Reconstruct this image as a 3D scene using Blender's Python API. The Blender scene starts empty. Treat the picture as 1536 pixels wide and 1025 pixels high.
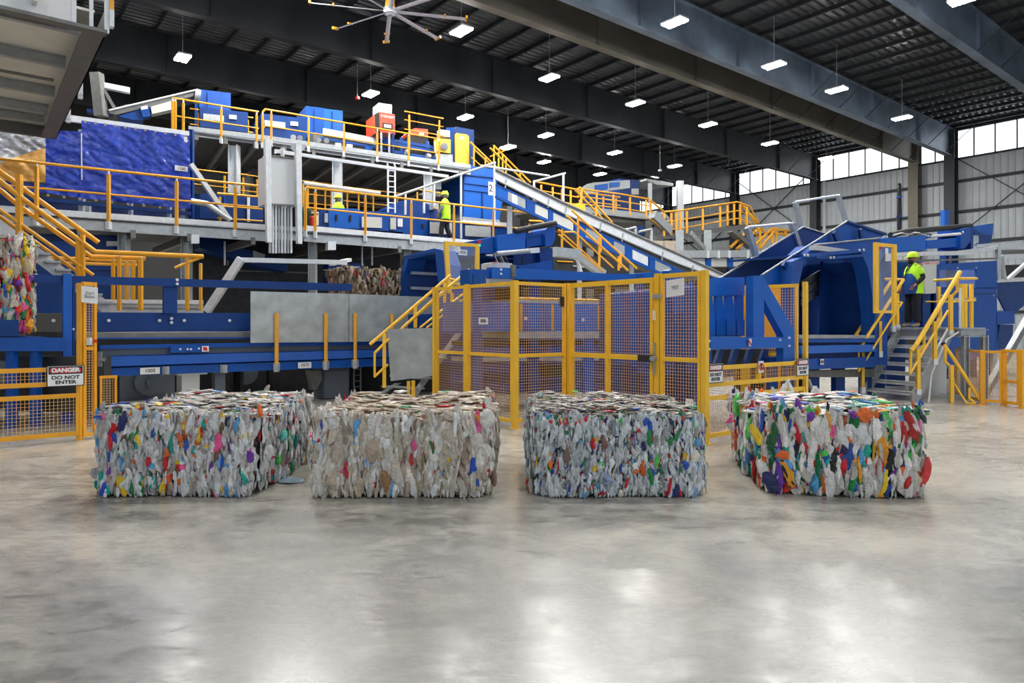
import bpy, math, random
import numpy as np
from mathutils import Vector, noise
random.seed(7)
C = bpy.context.scene.collection
F, CX, CY, H = 1024.0, 768.0, 489.0, 1.6
Z = Vector((0, 0, 1))
EU = Vector((0.7815, 0.6239, 0)); EW = Vector((-0.6239, 0.7815, 0))
def V(*a): return Vector(a)
def ST(s, t, z=0): return EU * s + EW * t + Z * z      # building axes: s across to the window wall, t along it
def P(x, y, D): return V((x - CX) / F * D, D, H + (CY - y) / F * D)
class Ln:
    """a vertical plane through the hall: its distance at one place and the direction it runs in"""
    def __init__(s, x0, D0, vp=2050):
        s.x0, s.D0, s.vp = x0, D0, vp
        d = V((vp - CX) / F, 1, 0).normalized(); s.d = d
        s.n = V(-d.y, d.x, 0) if vp > CX else V(d.y, -d.x, 0)
    def D(s, x): return s.D0 * (s.vp - s.x0) / (s.vp - x)
    def __call__(s, x, y): return P(x, y, s.D(x))
    def at(s, x, h):
        D = s.D(x); return V((x - CX) / F * D, D, h)
    def back(s, off):
        p = s(s.x0, CY) + s.n * off
        r = Ln(CX + F * p.x / p.y, p.y, s.vp); return r
class MB:
    def __init__(s): s.v = []; s.f = []; s.sm = []; s.marks = []
    def mark(s): s.marks.append((len(s.v), len(s.f))); return s
    def add(s, vs, fs, sm=False):
        b = len(s.v); s.v += [Vector(v) for v in vs]
        for f in fs: s.f.append(tuple(b + i for i in f)); s.sm.append(sm)
        return s
    def ext(s, poly, vec):
        n = len(poly); poly = [Vector(p) for p in poly]; vec = Vector(vec)
        fs = [tuple(range(n)), tuple(range(2 * n - 1, n - 1, -1))]
        for i in range(n): j = (i + 1) % n; fs.append((i, i + n, j + n, j))
        return s.add(poly + [p + vec for p in poly], fs)
    def box(s, c, a, b, h):
        """c base centre; a, b horizontal half vectors; h vector up"""
        c = Vector(c); return s.ext([c - a - b, c + a - b, c + a + b, c - a + b], h)
    def cube(s, x0, x1, y0, y1, z0, z1):
        return s.ext([V(x0, y0, z0), V(x1, y0, z0), V(x1, y1, z0), V(x0, y1, z0)], V(0, 0, z1 - z0))
    def beam(s, a, b, w, h, up=Z):
        """bar from a to b centred on the line, w sideways, h upward"""
        a, b = Vector(a), Vector(b); d = (b - a).normalized()
        sd = d.cross(up)
        if sd.length < 1e-4: sd = V(1, 0, 0)
        sd.normalize(); u = sd.cross(d).normalized()
        p = [a + sd * (w / 2 * i) + u * (h / 2 * j) for i, j in ((-1, -1), (1, -1), (1, 1), (-1, 1))]
        return s.ext(p, b - a)
    def ibeam(s, a, b, w, h, t=0.02, up=Z):
        a, b = Vector(a), Vector(b); d = (b - a).normalized(); sd = d.cross(up)
        if sd.length < 1e-4: sd = V(1, 0, 0)
        sd.normalize(); u = sd.cross(d).normalized()
        s.beam(a + u * (h / 2 - t / 2), b + u * (h / 2 - t / 2), w, t, up)
        s.beam(a - u * (h / 2 - t / 2), b - u * (h / 2 - t / 2), w, t, up)
        return s.beam(a, b, t, h - 2 * t, up)
    def chan(s, a, b, w, h, t=0.02, side=1):
        a, b = Vector(a), Vector(b); d = (b - a).normalized(); sd = d.cross(Z).normalized() * side; u = Z
        s.beam(a, b, t, h)
        for k in (1, -1): s.beam(a + u * k * (h / 2 - t / 2) + sd * w / 2, b + u * k * (h / 2 - t / 2) + sd * w / 2, w, t)
        return s
    def tube(s, a, b, r, n=8, r2=None, caps=True):
        a, b = Vector(a), Vector(b); d = (b - a).normalized(); r2 = r if r2 is None else r2
        x = d.cross(Z if abs(d.z) < 0.9 else V(1, 0, 0)).normalized(); y = d.cross(x)
        vs = []
        for p, q in ((a, r), (b, r2)):
            for i in range(n):
                t = 2 * math.pi * i / n; vs.append(p + (x * math.cos(t) + y * math.sin(t)) * q)
        s.add(vs, [(i, (i + 1) % n, n + (i + 1) % n, n + i) for i in range(n)], True)
        if caps: s.add([vs[i] for i in range(n)], [tuple(range(n))]); s.add([vs[n + i] for i in range(n)], [tuple(reversed(range(n)))])
        return s
    def path(s, pts, r, n=8):
        for i in range(len(pts) - 1):
            s.tube(pts[i], pts[i + 1], r, n)
            if 0 < i: s.ball(pts[i], r, 8, 5)
        return s
    def ball(s, c, r, n=12, m=7, sc=(1, 1, 1)):
        c = Vector(c); vs = []; fs = []
        for i in range(m + 1):
            a = math.pi * i / m
            for j in range(n):
                t = 2 * math.pi * j / n
                vs.append(c + V(math.sin(a) * math.cos(t) * sc[0], math.sin(a) * math.sin(t) * sc[1], math.cos(a) * sc[2]) * r)
        for i in range(m):
            for j in range(n): fs.append((i * n + j, (i + 1) * n + j, (i + 1) * n + (j + 1) % n, i * n + (j + 1) % n))
        return s.add(vs, fs, True)
    def bolt(s, p, n, r=0.03): s.mark(); return s.tube(p, Vector(p) + Vector(n) * 0.02, r, 6)
    def build(s, name, mat, parent=None, kind=None):
        if len(s.marks) > 1 and s.marks[0] == (0, 0):          # countable pieces: each its own mesh
            ends = s.marks[1:] + [(len(s.v), len(s.f))]; one = name[:-1] if name.endswith('s') else name
            for (v0, f0), (v1, f1) in zip(s.marks, ends):
                m2 = MB(); m2.v = s.v[v0:v1]; m2.f = [tuple(i - v0 for i in f) for f in s.f[f0:f1]]; m2.sm = s.sm[f0:f1]; o = m2.build(one, mat, parent, kind)
            return o
        if name.endswith('bolts'): name = name[:-1]
        me = bpy.data.meshes.new(name)
        if parent is None:
            vs = np.array([tuple(v) for v in s.v]); lo, hi = vs.min(0), vs.max(0)
            org = V((lo[0] + hi[0]) / 2, (lo[1] + hi[1]) / 2, lo[2])
        else: org = WORLD.get(parent.name, parent.location)
        me.from_pydata([v - org for v in s.v], [], s.f)
        if any(s.sm): me.polygons.foreach_set('use_smooth', s.sm)
        me.validate(); me.update()
        me.materials.append(mat)
        o = bpy.data.objects.new(name, me); C.objects.link(o)
        if parent is None: o.location = org
        else: o.parent = parent
        WORLD[o.name] = Vector(org)
        if kind: o['kind'] = kind
        return o
WORLD = {}
def tag(o, label=None, cat=None, group=None, kind=None):
    if label: o['label'] = label
    if cat: o['category'] = cat
    if group: o['group'] = group
    if kind: o['kind'] = kind
    return o
def thing(name, label, cat, loc, group=None, kind=None):
    o = bpy.data.objects.new(name, None); o.empty_display_size = 0.2; C.objects.link(o); o.location = Vector(loc)
    WORLD[o.name] = Vector(loc)
    return tag(o, label, cat, group, kind)
def copy_tree(o, parent=None):
    c = o.copy(); C.objects.link(c)
    if parent is not None: c.parent = parent
    for ch in [x for x in bpy.data.objects if x.parent == o]: copy_tree(ch, c)
    return c

# ---------------------------------------------------------------- materials
MATS = {}
def mat(name, col, rough=0.5, metal=0.0, var=0.0, scale=4.0, bump=0.0, bscale=40.0, emit=0, spec=0.5, stretch=None, attr=None, alpha=None, trans=0):
    m = bpy.data.materials.new(name); m.use_nodes = True; nt = m.node_tree; N = nt.nodes; b = N['Principled BSDF']
    b.inputs['Base Color'].default_value = (*col, 1); b.inputs['Roughness'].default_value = rough
    b.inputs['Metallic'].default_value = metal; b.inputs['Specular IOR Level'].default_value = spec
    tc = N.new('ShaderNodeTexCoord'); mp = N.new('ShaderNodeMapping'); nt.links.new(tc.outputs['Object'], mp.inputs['Vector'])
    if stretch: mp.inputs['Scale'].default_value = stretch
    if var or attr:
        mx = N.new('ShaderNodeMix'); mx.data_type = 'RGBA'; mx.blend_type = 'MULTIPLY'; mx.inputs[0].default_value = 1
        no = N.new('ShaderNodeTexNoise'); no.inputs['Scale'].default_value = scale; no.inputs['Detail'].default_value = 6
        nt.links.new(mp.outputs[0], no.inputs['Vector'])
        rp = N.new('ShaderNodeMapRange'); rp.inputs['From Min'].default_value = 0.25; rp.inputs['From Max'].default_value = 0.75
        rp.inputs['To Min'].default_value = 1 - var; rp.inputs['To Max'].default_value = 1 + var * 0.4
        nt.links.new(no.outputs['Fac'], rp.inputs['Value']); nt.links.new(rp.outputs[0], mx.inputs[7])
        if attr:
            at = N.new('ShaderNodeAttribute'); at.attribute_name = attr; nt.links.new(at.outputs['Color'], mx.inputs[6])
        else: mx.inputs[6].default_value = (*col, 1)
        nt.links.new(mx.outputs[2], b.inputs['Base Color'])
        rr = N.new('ShaderNodeMapRange'); rr.inputs['To Min'].default_value = max(0.05, rough - 0.12); rr.inputs['To Max'].default_value = min(1, rough + 0.15)
        nt.links.new(no.outputs['Fac'], rr.inputs['Value']); nt.links.new(rr.outputs[0], b.inputs['Roughness'])
    if bump:
        n2 = N.new('ShaderNodeTexNoise'); n2.inputs['Scale'].default_value = bscale; n2.inputs['Detail'].default_value = 4
        nt.links.new(mp.outputs[0], n2.inputs['Vector'])
        bp = N.new('ShaderNodeBump'); bp.inputs['Strength'].default_value = bump; bp.inputs['Distance'].default_value = 0.02
        nt.links.new(n2.outputs['Fac'], bp.inputs['Height']); nt.links.new(bp.outputs[0], b.inputs['Normal'])
    if emit:
        b.inputs['Emission Color'].default_value = (*col, 1); b.inputs['Emission Strength'].default_value = emit
    if alpha is not None: b.inputs['Alpha'].default_value = alpha
    if trans: b.inputs['Transmission Weight'].default_value = trans
    MATS[name] = m; return m
blue = mat('blue_paint', (0.003, 0.075, 0.37), 0.42, 0, 0.2, 2.0, 0.05, 12, spec=0.32)
dblue = mat('navy_paint', (0.0028, 0.042, 0.21), 0.42, 0, 0.25, 2.0, 0.05, 12, spec=0.3)
lblue = mat('bright_blue_paint', (0.005, 0.115, 0.52), 0.38, 0, 0.15, 2.0, spec=0.35)
yel = mat('yellow_paint', (0.86, 0.40, 0.018), 0.38, 0, 0.12, 3.0)
lyel = mat('bright_yellow_paint', (0.95, 0.56, 0.04), 0.38, 0, 0.1, 3.0)
mesh_y = mat('yellow_wire', (0.85, 0.50, 0.16), 0.45)
galv = mat('galvanised_steel', (0.42, 0.45, 0.47), 0.42, 0.35, 0.22, 9, 0.05, 30)
lgalv = mat('bright_galvanised_steel', (0.74, 0.77, 0.80), 0.45, 0.2, 0.15, 7)
dgalv = mat('dull_steel', (0.19, 0.19, 0.185), 0.5, 0.3, 0.3, 6)
sheet = mat('spangled_sheet', (0.43, 0.48, 0.50), 0.42, 0.25, 0.35, 3.5, 0.1, 60)
white = mat('white_paint', (0.72, 0.74, 0.76), 0.5, 0, 0.06, 3)
cream = mat('machine_grey_paint', (0.60, 0.60, 0.57), 0.5, 0, 0.1, 3)
black = mat('black_rubber', (0.012, 0.012, 0.013), 0.6, 0, 0.3, 6)
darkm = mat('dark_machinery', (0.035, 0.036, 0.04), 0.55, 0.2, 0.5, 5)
roofsteel = mat('roof_steel_paint', (0.05, 0.056, 0.065), 0.45, 0.2, 0.55, 0.55, stretch=(1, 1, 0.6))
bluelit_steel = mat('blue_lit_roof_steel', (0.20, 0.26, 0.35), 0.42, 0.2, 0.6, 0.6)  # bluish light on the nearer roof beams, put into the colour
brownsteel = mat('primer_brown_steel', (0.23, 0.21, 0.17), 0.55, 0.15, 0.35, 0.5)
purlinm = mat('purlin_paint', (0.035, 0.04, 0.05), 0.5, 0.2, 0.2, 1)
deckm = mat('roof_deck', (0.16, 0.17, 0.18), 0.35, 0.5, 0.3, 0.4)
orange = mat('orange_red_paint', (0.80, 0.06, 0.012), 0.35, 0, 0.1, 3)
red = mat('red_paint', (0.62, 0.012, 0.015), 0.35)
green_l = mat('green_lamp', (0.02, 0.7, 0.35), 0.3, emit=0.6)
paper = mat('white_paper', (0.80, 0.80, 0.80), 0.7, 0, 0.04, 3)
ink = mat('black_ink', (0.02, 0.02, 0.02), 0.6)
gink = mat('grey_ink', (0.25, 0.25, 0.27), 0.6)
signred = mat('sign_red', (0.65, 0.015, 0.02), 0.4)
signwhite = mat('sign_white', (0.82, 0.84, 0.84), 0.4)
panelgrey = mat('cabinet_grey', (0.55, 0.57, 0.57), 0.5, 0, 0.05, 2)
slategrey = mat('slate_cabinet', (0.11, 0.135, 0.17), 0.5, 0, 0.15, 2)
wood = mat('pale_cardboard', (0.50, 0.42, 0.32), 0.8, 0, 0.2, 5)
hivis = mat('hi_vis_cloth', (0.50, 0.95, 0.03), 0.8, 0, 0.12, 14, 0.3, 18)
navyc = mat('royal_blue_cloth', (0.012, 0.08, 0.33), 0.85, 0, 0.2, 14, 0.3, 18)
trouser = mat('dark_navy_trouser', (0.012, 0.015, 0.028), 0.9, 0, 0.3, 14, 0.4, 14)
bodym = mat('black_sleeve_cloth', (0.012, 0.013, 0.016), 0.85)
greyc = mat('grey_cloth', (0.20, 0.21, 0.22), 0.85)
skin = mat('skin', (0.36, 0.15, 0.09), 0.55)
hair = mat('black_beard', (0.01, 0.008, 0.007), 0.8)
hatm = mat('hi_vis_helmet', (0.62, 0.88, 0.02), 0.35)
bootm = mat('tan_boot', (0.30, 0.24, 0.18), 0.8)
lampm = mat('lamp_lens', (1, 0.98, 0.94), 0.5, emit=150)
tarpb = mat('blue_tarpaulin', (0.008, 0.045, 0.44), 0.25, 0, 0.25, 2.0, 0.5, 3.2, stretch=(1, 1, 1.6))
daylight = mat('translucent_clerestory', (0.90, 0.95, 1.0), 0.5, emit=1.8)
daylight.node_tree.nodes['Principled BSDF'].inputs['Base Color'].default_value = (0.3, 0.3, 0.3, 1)
clearp = bpy.data.materials.new('clear_polycarbonate'); clearp.use_nodes = True
_nt = clearp.node_tree; _b = _nt.nodes['Principled BSDF']; _b.inputs['Roughness'].default_value = 0.06; _b.inputs['Base Color'].default_value = (0.8, 0.85, 0.9, 1)
_tr = _nt.nodes.new('ShaderNodeBsdfTransparent'); _mx = _nt.nodes.new('ShaderNodeMixShader'); _mx.inputs[0].default_value = 0.10
_nt.links.new(_tr.outputs[0], _mx.inputs[1]); _nt.links.new(_b.outputs[0], _mx.inputs[2]); _nt.links.new(_mx.outputs[0], _nt.nodes['Material Output'].inputs[0])

# polished concrete
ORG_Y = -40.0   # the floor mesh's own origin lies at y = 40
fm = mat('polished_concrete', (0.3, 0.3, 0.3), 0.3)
nt = fm.node_tree; N = nt.nodes; b = N['Principled BSDF']; tc = N.new('ShaderNodeTexCoord')
def nz(scale, det, st=(1, 1, 1), rot=0, dist=0):
    mp = N.new('ShaderNodeMapping'); mp.inputs['Scale'].default_value = st; mp.inputs['Rotation'].default_value = (0, 0, rot)
    nt.links.new(tc.outputs['Object'], mp.inputs[0]); n = N.new('ShaderNodeTexNoise'); n.inputs['Scale'].default_value = scale
    n.inputs['Detail'].default_value = det; n.inputs['Roughness'].default_value = 0.65; n.inputs['Distortion'].default_value = dist
    nt.links.new(mp.outputs[0], n.inputs['Vector']); return n
big = nz(0.55, 8, (1, 1, 1), 0.5, 0.8); sm_ = nz(3.2, 10, (1, 1.5, 1), 0.9, 0.6); fine = nz(45, 5)
cr = N.new('ShaderNodeValToRGB'); e = cr.color_ramp.elements
e[0].position = 0.43; e[0].color = (0.15, 0.148, 0.14, 1); e[1].position = 0.565; e[1].color = (0.38, 0.37, 0.35, 1)
k = cr.color_ramp.elements.new(0.495); k.color = (0.27, 0.265, 0.252, 1)
scuff = nz(9, 9, (0.55, 1.6, 1), 0.35, 1.2)
ad = N.new('ShaderNodeMath'); ad.operation = 'MULTIPLY_ADD'; ad.inputs[1].default_value = 0.40; nt.links.new(big.outputs['Fac'], ad.inputs[0])
m2 = N.new('ShaderNodeMath'); m2.operation = 'MULTIPLY_ADD'; m2.inputs[1].default_value = 0.32; nt.links.new(sm_.outputs['Fac'], m2.inputs[0])
m3 = N.new('ShaderNodeMath'); m3.operation = 'MULTIPLY'; m3.inputs[1].default_value = 0.28; nt.links.new(scuff.outputs['Fac'], m3.inputs[0]); nt.links.new(m3.outputs[0], m2.inputs[2]); nt.links.new(m2.outputs[0], ad.inputs[2])
nt.links.new(ad.outputs[0], cr.inputs[0])
# beige concrete plus brighter light around the machines, both put into the colour; ragged edge
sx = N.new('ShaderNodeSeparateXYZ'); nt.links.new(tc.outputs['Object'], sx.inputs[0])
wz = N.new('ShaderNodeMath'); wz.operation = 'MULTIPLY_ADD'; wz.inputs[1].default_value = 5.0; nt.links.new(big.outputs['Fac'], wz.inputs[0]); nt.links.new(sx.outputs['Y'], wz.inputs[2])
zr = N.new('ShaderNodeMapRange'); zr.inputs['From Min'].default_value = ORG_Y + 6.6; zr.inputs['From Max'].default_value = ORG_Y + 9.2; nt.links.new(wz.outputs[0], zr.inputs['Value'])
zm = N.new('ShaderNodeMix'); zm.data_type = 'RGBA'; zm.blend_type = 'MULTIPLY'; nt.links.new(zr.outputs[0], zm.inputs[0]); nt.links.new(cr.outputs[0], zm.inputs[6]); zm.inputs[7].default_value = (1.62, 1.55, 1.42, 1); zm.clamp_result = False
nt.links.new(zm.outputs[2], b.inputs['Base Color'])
mr = N.new('ShaderNodeMapRange'); mr.inputs['From Min'].default_value = 0.4; mr.inputs['From Max'].default_value = 0.6; mr.inputs['To Min'].default_value = 0.33; mr.inputs['To Max'].default_value = 0.17; b.inputs['Specular IOR Level'].default_value = 0.75
nt.links.new(ad.outputs[0], mr.inputs['Value']); nt.links.new(mr.outputs[0], b.inputs['Roughness'])
bp = N.new('ShaderNodeBump'); bp.inputs['Strength'].default_value = 0.0; bp.inputs['Distance'].default_value = 0.01
nt.links.new(fine.outputs['Fac'], bp.inputs['Height']); nt.links.new(bp.outputs[0], b.inputs['Normal'])

# ---------------------------------------------------------------- lettering
def text(s, p, right, up, size, m, parent, name='lettering', bold=0.0, sx=1.0):
    cu = bpy.data.curves.new(name, 'FONT'); cu.body = s; cu.size = size; cu.align_x = 'CENTER'; cu.align_y = 'CENTER'
    cu.extrude = 0.002; cu.offset = bold; cu.space_line = 0.85
    o = bpy.data.objects.new(name, cu); C.objects.link(o); cu.materials.append(m)
    r = Vector(right).normalized(); u = Vector(up).normalized(); n = r.cross(u)
    from mathutils import Matrix
    M = Matrix((r * sx, u, n)).transposed().to_4x4(); M.translation = Vector(p) - (WORLD.get(parent.name) if parent else V(0, 0, 0))
    o.parent = parent; o.matrix_basis = M; WORLD[o.name] = Vector(p); return o
def plate(mb, c, right, up, w, h, t=0.01):
    r = Vector(right).normalized() * w / 2; u = Vector(up).normalized() * h / 2; n = r.cross(u).normalized() * t; c = Vector(c)
    return mb.ext([c - r - u, c + r - u, c + r + u, c - r + u], n)

# ---------------------------------------------------------------- railings and fences
def on_seg(pts, x):
    """the point of a polyline that lies in the direction of picture column x"""
    k = (x - CX) / F
    for a, b2 in zip(pts[:-1], pts[1:]):
        dx, dy = b2.x - a.x, b2.y - a.y; den = dx - k * dy
        if abs(den) < 1e-9: continue
        t = (k * a.y - a.x) / den
        if -0.02 <= t <= 1.02: return a + (b2 - a) * t
    return pts[0] if abs(x - (CX + F * pts[0].x / pts[0].y)) < abs(x - (CX + F * pts[-1].x / pts[-1].y)) else pts[-1]
def railing(label, pts, xs, hp=1.05, r=0.024, m=None, group=None, mids=(0.5,), name='guard_railing', cat='railing', post_w=0.05, sleeve=True, lab_top=None, square=True, slope_mid=True):
    m = m or yel; pts = [Vector(p) for p in pts]
    t = thing(name, label, cat, pts[0] - Z * hp, group)
    MB().path(pts, r).build('handrail', m, t)
    for k in mids:
        MB().path([p - Z * (hp * k) for p in pts], r * 0.75).build('mid_rail', m, t)
    for x in xs:
        p = on_seg(pts, x); q = p - Z * hp
        mb = MB()
        if square: mb.beam(q, p - Z * 0.1, post_w, post_w, V(1, 0, 0))
        else: mb.tube(q, p, r)
        po = mb.build('post', m, t)
        if sleeve:
            MB().tube(p - Z * 0.12, p, r * 0.8).build('steel_collar', lgalv, po); MB().beam(q - Z * 0.12, q + Z * 0.08, post_w * 2.0, post_w * 1.3, V(1, 0, 0)).build('steel_socket', lgalv, po)
    return t
def wires(mb, a, b2, z0, z1, cell=0.045, th=0.0038, dz=0):
    a, b2 = Vector(a), Vector(b2); L = (b2 - a).length; n = max(1, int(L / cell))
    for i in range(1, n):
        p = a + (b2 - a) * (i / n); mb.beam(V(p.x, p.y, z0), V(p.x, p.y, z1), th, th, V(1, 0, 0))
    n = max(1, int((z1 - z0) / cell))
    for i in range(1, n):
        z = z0 + (z1 - z0) * i / n; mb.beam(V(a.x, a.y, z), V(b2.x, b2.y, z), th, th)
def fence_panel(label, a, b2, z0=0.08, z1=2.3, fw=0.055, rails=(1.13,), cell=0.045, th=0.004, group=None, name='mesh_fence_panel', uprights=(), m=None, cat='fence', post=(True, False), floor_z=0):
    m = m or lyel; a, b2 = Vector(a), Vector(b2); a = V(a.x, a.y, 0); b2 = V(b2.x, b2.y, 0); d = (b2 - a).normalized()
    t = thing(name, label, cat, a + Z * floor_z, group)
    mb = MB()
    A, B = a + d * fw * 0.5, b2 - d * fw * 0.5
    for z in (z0 + fw / 2, z1 - fw / 2): mb.beam(a + Z * z, b2 + Z * z, fw * 0.7, fw)
    for p in (A, B): mb.beam(p + Z * z0, p + Z * z1, fw, fw * 0.7, d)
    mb.build('panel_frame', m, t)
    for z in rails: MB().beam(A + Z * z, B + Z * z, fw * 0.7, fw).build('cross_rail', m, t)
    for k in uprights:
        p = a + (b2 - a) * k; MB().beam(p + Z * z0, p + Z * z1, fw, fw * 0.7, d).build('upright', m, t)
    mb = MB(); wires(mb, A, B, z0 + fw, z1 - fw, cell, th); mb.build('wire_mesh', mesh_y, t)
    for on, p, sgn in ((post[0], a, -1), (post[1], b2, 1)):
        if on:
            p = p + d * sgn * 0.045
            mb = MB(); mb.beam(p + Z * (floor_z + 0.01), p + Z * (z1 + 0.01), 0.08, 0.08, d); mb.box(p + Z * floor_z, d * 0.08, d.cross(Z) * 0.08, Z * 0.012); mb.build('post', m, t)
    return t
def sign_danger(p, right, up, w, h, label):
    t = thing('danger_sign', label, 'sign', p)
    n = Vector(right).cross(Vector(up)).normalized()
    plate(MB(), p, right, up, w, h, 0.006).build('sign_plate', ink, t)
    plate(MB(), p + n * 0.006, right, up, w * 0.94, h * 0.93, 0.004).build('white_face', signwhite, t)
    u = Vector(up).normalized()
    plate(MB(), p + n * 0.010 + u * h * 0.27, right, up, w * 0.90, h * 0.36, 0.002).build('black_band', ink, t)
    mb = MB(); r = Vector(right).normalized(); pts = []
    for i in range(24):
        a = 2 * math.pi * i / 24; cx = math.copysign(abs(math.cos(a)) ** 0.5, math.cos(a)); pts.append(p + n * 0.012 + u * h * 0.27 + r * (w * 0.42 * cx) + u * (h * 0.13 * math.copysign(abs(math.sin(a)) ** 0.6, math.sin(a))))
    mb.ext(pts, n * 0.003).build('red_oval', signred, t)
    text('DANGER', p + n * 0.017 + u * h * 0.27, right, up, h * 0.27, signwhite, t, bold=0.004, sx=w / h * 0.68)
    text('DO NOT', p + n * 0.012 - u * h * 0.08, right, up, h * 0.23, ink, t, bold=0.002, sx=w / h * 0.80)
    text('ENTER', p + n * 0.012 - u * h * 0.31, right, up, h * 0.23, ink, t, bold=0.002, sx=w / h * 0.80)
    return t
# ================================================================ the hall
SW, ZE = 58.2, 16.4
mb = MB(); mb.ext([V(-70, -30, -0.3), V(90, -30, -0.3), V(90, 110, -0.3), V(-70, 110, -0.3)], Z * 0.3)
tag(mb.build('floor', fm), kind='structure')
# roof deck with real ribs running across the purlins
T0, T1, S0 = -14.0, 54.0, -42.0
mb = MB(); prof = []; t = T0
while t < T1:
    prof += [(t, 16.62), (t + 0.20, 16.62), (t + 0.25, 16.70), (t + 0.35, 16.70)]; t += 0.40
vs = []; fs = []
for (t, z) in prof: vs += [ST(S0, t, z), ST(SW + 0.3, t, z)]
for i in range(len(prof) - 1): fs.append((2 * i, 2 * i + 1, 2 * i + 3, 2 * i + 2))
mb.add(vs, fs); vs2 = [v + Z * 0.15 for v in vs]
mb.add(vs2, [tuple(reversed(f)) for f in fs])
tag(mb.build('ceiling', deckm), kind='structure')
# purlins
s = -41.2; pur = MB()
while s < SW:
    pur.beam(ST(s, T0, 16.50), ST(s, T1, 16.50), 0.02, 0.24); pur.beam(ST(s + 0.04, T0, 16.61), ST(s + 0.04, T1, 16.61), 0.09, 0.015); pur.beam(ST(s - 0.04, T0, 16.39), ST(s - 0.04, T1, 16.39), 0.09, 0.015)
    s += 1.62
tag(pur.build('trim_1', purlinm), kind='structure')
# rafters: bottom flange, web, top flange, stiffeners, slanting flange braces
RAF = [(3.5, bluelit_steel), (11.5, bluelit_steel), (19.5, bluelit_steel), (22.0, brownsteel), (30.0, roofsteel), (38.0, roofsteel), (46.0, roofsteel)]
nb = 2
for t, m in RAF:
    mb = MB(); zb = 14.35; zt = 16.38
    mb.ext([ST(S0, t, zb), ST(SW - 6, t, zb), ST(SW, t, zb - 0.15), ST(SW, t, zt), ST(S0, t, zt)], EW * 0.02)
    for z, w in ((zb, 0.42), (zt - 0.03, 0.42)): mb.beam(ST(S0, t, z), ST(SW, t, z - (0.0 if z > 15 else 0.02)), w, 0.035)
    s = SW - 6.5
    while s > S0: mb.box(ST(s, t, zb), EU * 0.012, EW * 0.19, Z * (zt - zb)); s -= 7.3
    tag(mb.build('roof_beam', m), kind='structure')
    if t > 10:
        br = MB(); s = SW - 2.0
        while s > (36 if t < 25 else 44):
            for sd in (-1,): br.beam(ST(s, t + sd * 0.2, zb + 0.05), ST(s + 0.9, t + sd * 2.0, 16.4), 0.05, 0.05)
            s -= 3.24
        nb += 1; tag(br.build('trim_%d' % nb, purlinm), kind='structure')
# columns on the window wall
for t, m in ((3.5, roofsteel), (11.5, roofsteel), (19.5, roofsteel), (22.0, brownsteel), (30.0, roofsteel), (38.0, roofsteel), (46.0, roofsteel)):
    mb = MB(); w = 0.36 if t in (19.5, 22.0) else 0.3
    mb.ibeam(ST(SW - 0.45, t, 0), ST(SW - 0.45, t, 16.3), 0.0 + 2 * w, 0.75, 0.03, EU)
    tag(mb.build('column', m), kind='structure')
# window wall: ribbed cladding, girts, eave beam, clerestory
mb = MB(); t = T0 - 20; vs = []; fs = []; prof = []
while t < T1 + 0.1:
    prof += [(t, 0.0), (t + 0.30, 0.0), (t + 0.34, -0.06), (t + 0.40, -0.06)]; t += 0.44
for (t, d) in prof: vs += [ST(SW + 0.1 + d, t, 0), ST(SW + 0.1 + d, t, 14.2)]
for i in range(len(prof) - 1): fs.append((2 * i, 2 * i + 2, 2 * i + 3, 2 * i + 1))
mb.add(vs, fs); mb.ext([ST(SW + 0.25, T0 - 20, 0), ST(SW + 0.25, T1, 0), ST(SW + 0.25, T1, 14.2), ST(SW + 0.25, T0 - 20, 14.2)], EU * 0.1)
wallm = mat('ribbed_wall_cladding', (0.58, 0.62, 0.66), 0.45, 0.1, 0.12, 0.8)
tag(mb.build('wall_right', wallm), kind='structure')
mb = MB()
for z in (14.15, 12.45, 10.15, 7.8, 5.3, 2.6):
    mb.beam(ST(SW - 0.02, T0 - 20, z), ST(SW - 0.02, T1, z), 0.22, 0.2 if z < 14 else 0.12)
mb.ext([ST(SW - 0.1, T0 - 20, 16.25), ST(SW - 0.1, T1, 16.25), ST(SW - 0.1, T1, 17.0), ST(SW - 0.1, T0 - 20, 17.0)], EU * 0.3)
tag(mb.build('trim_20', purlinm), kind='structure')
cols = [-20, -12.5, -4.5, 3.5, 11.5, 19.5, 22, 30, 38, 46, 54]
for i in range(len(cols) - 1):
    a, b2 = cols[i] + 0.02, cols[i + 1] - 0.02
    w = MB().ext([ST(SW + 0.12, a, 14.2), ST(SW + 0.12, b2, 14.2), ST(SW + 0.12, b2, 16.3), ST(SW + 0.12, a, 16.3)], EU * 0.05).build('window_%d' % (i + 1), daylight)
    tag(w, kind='structure')
    n = max(2, round((b2 - a) / 1.33)); mb = MB()
    for k in range(1, n): mb.box(ST(SW + 0.06, a + (b2 - a) * k / n, 14.2), EU * 0.05, EW * 0.04, Z * 2.1)
    mb.build('mullion', purlinm, w)
# cross bracing on the wall
mb = MB()
for t0, t1, z0, z1 in ((30, 38, 9.1, 15.6), (11.5, 19.5, 8.0, 14.4), (38, 46, 6, 12)):
    mb.beam(ST(SW - 0.2, t0, z0), ST(SW - 0.2, t1, z1), 0.07, 0.07); mb.beam(ST(SW - 0.26, t0, z1), ST(SW - 0.26, t1, z0), 0.07, 0.07)
tag(mb.build('trim_21', purlinm), kind='structure')
MBd = MB().box(ST(SW - 0.12, 29.35, 8.0), EU * 0.06, EW * 0.12, Z * 6.1).build('downpipe', white)
tag(MBd, 'white vertical downpipe beside a dark column on the ribbed wall', 'pipe')
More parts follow.
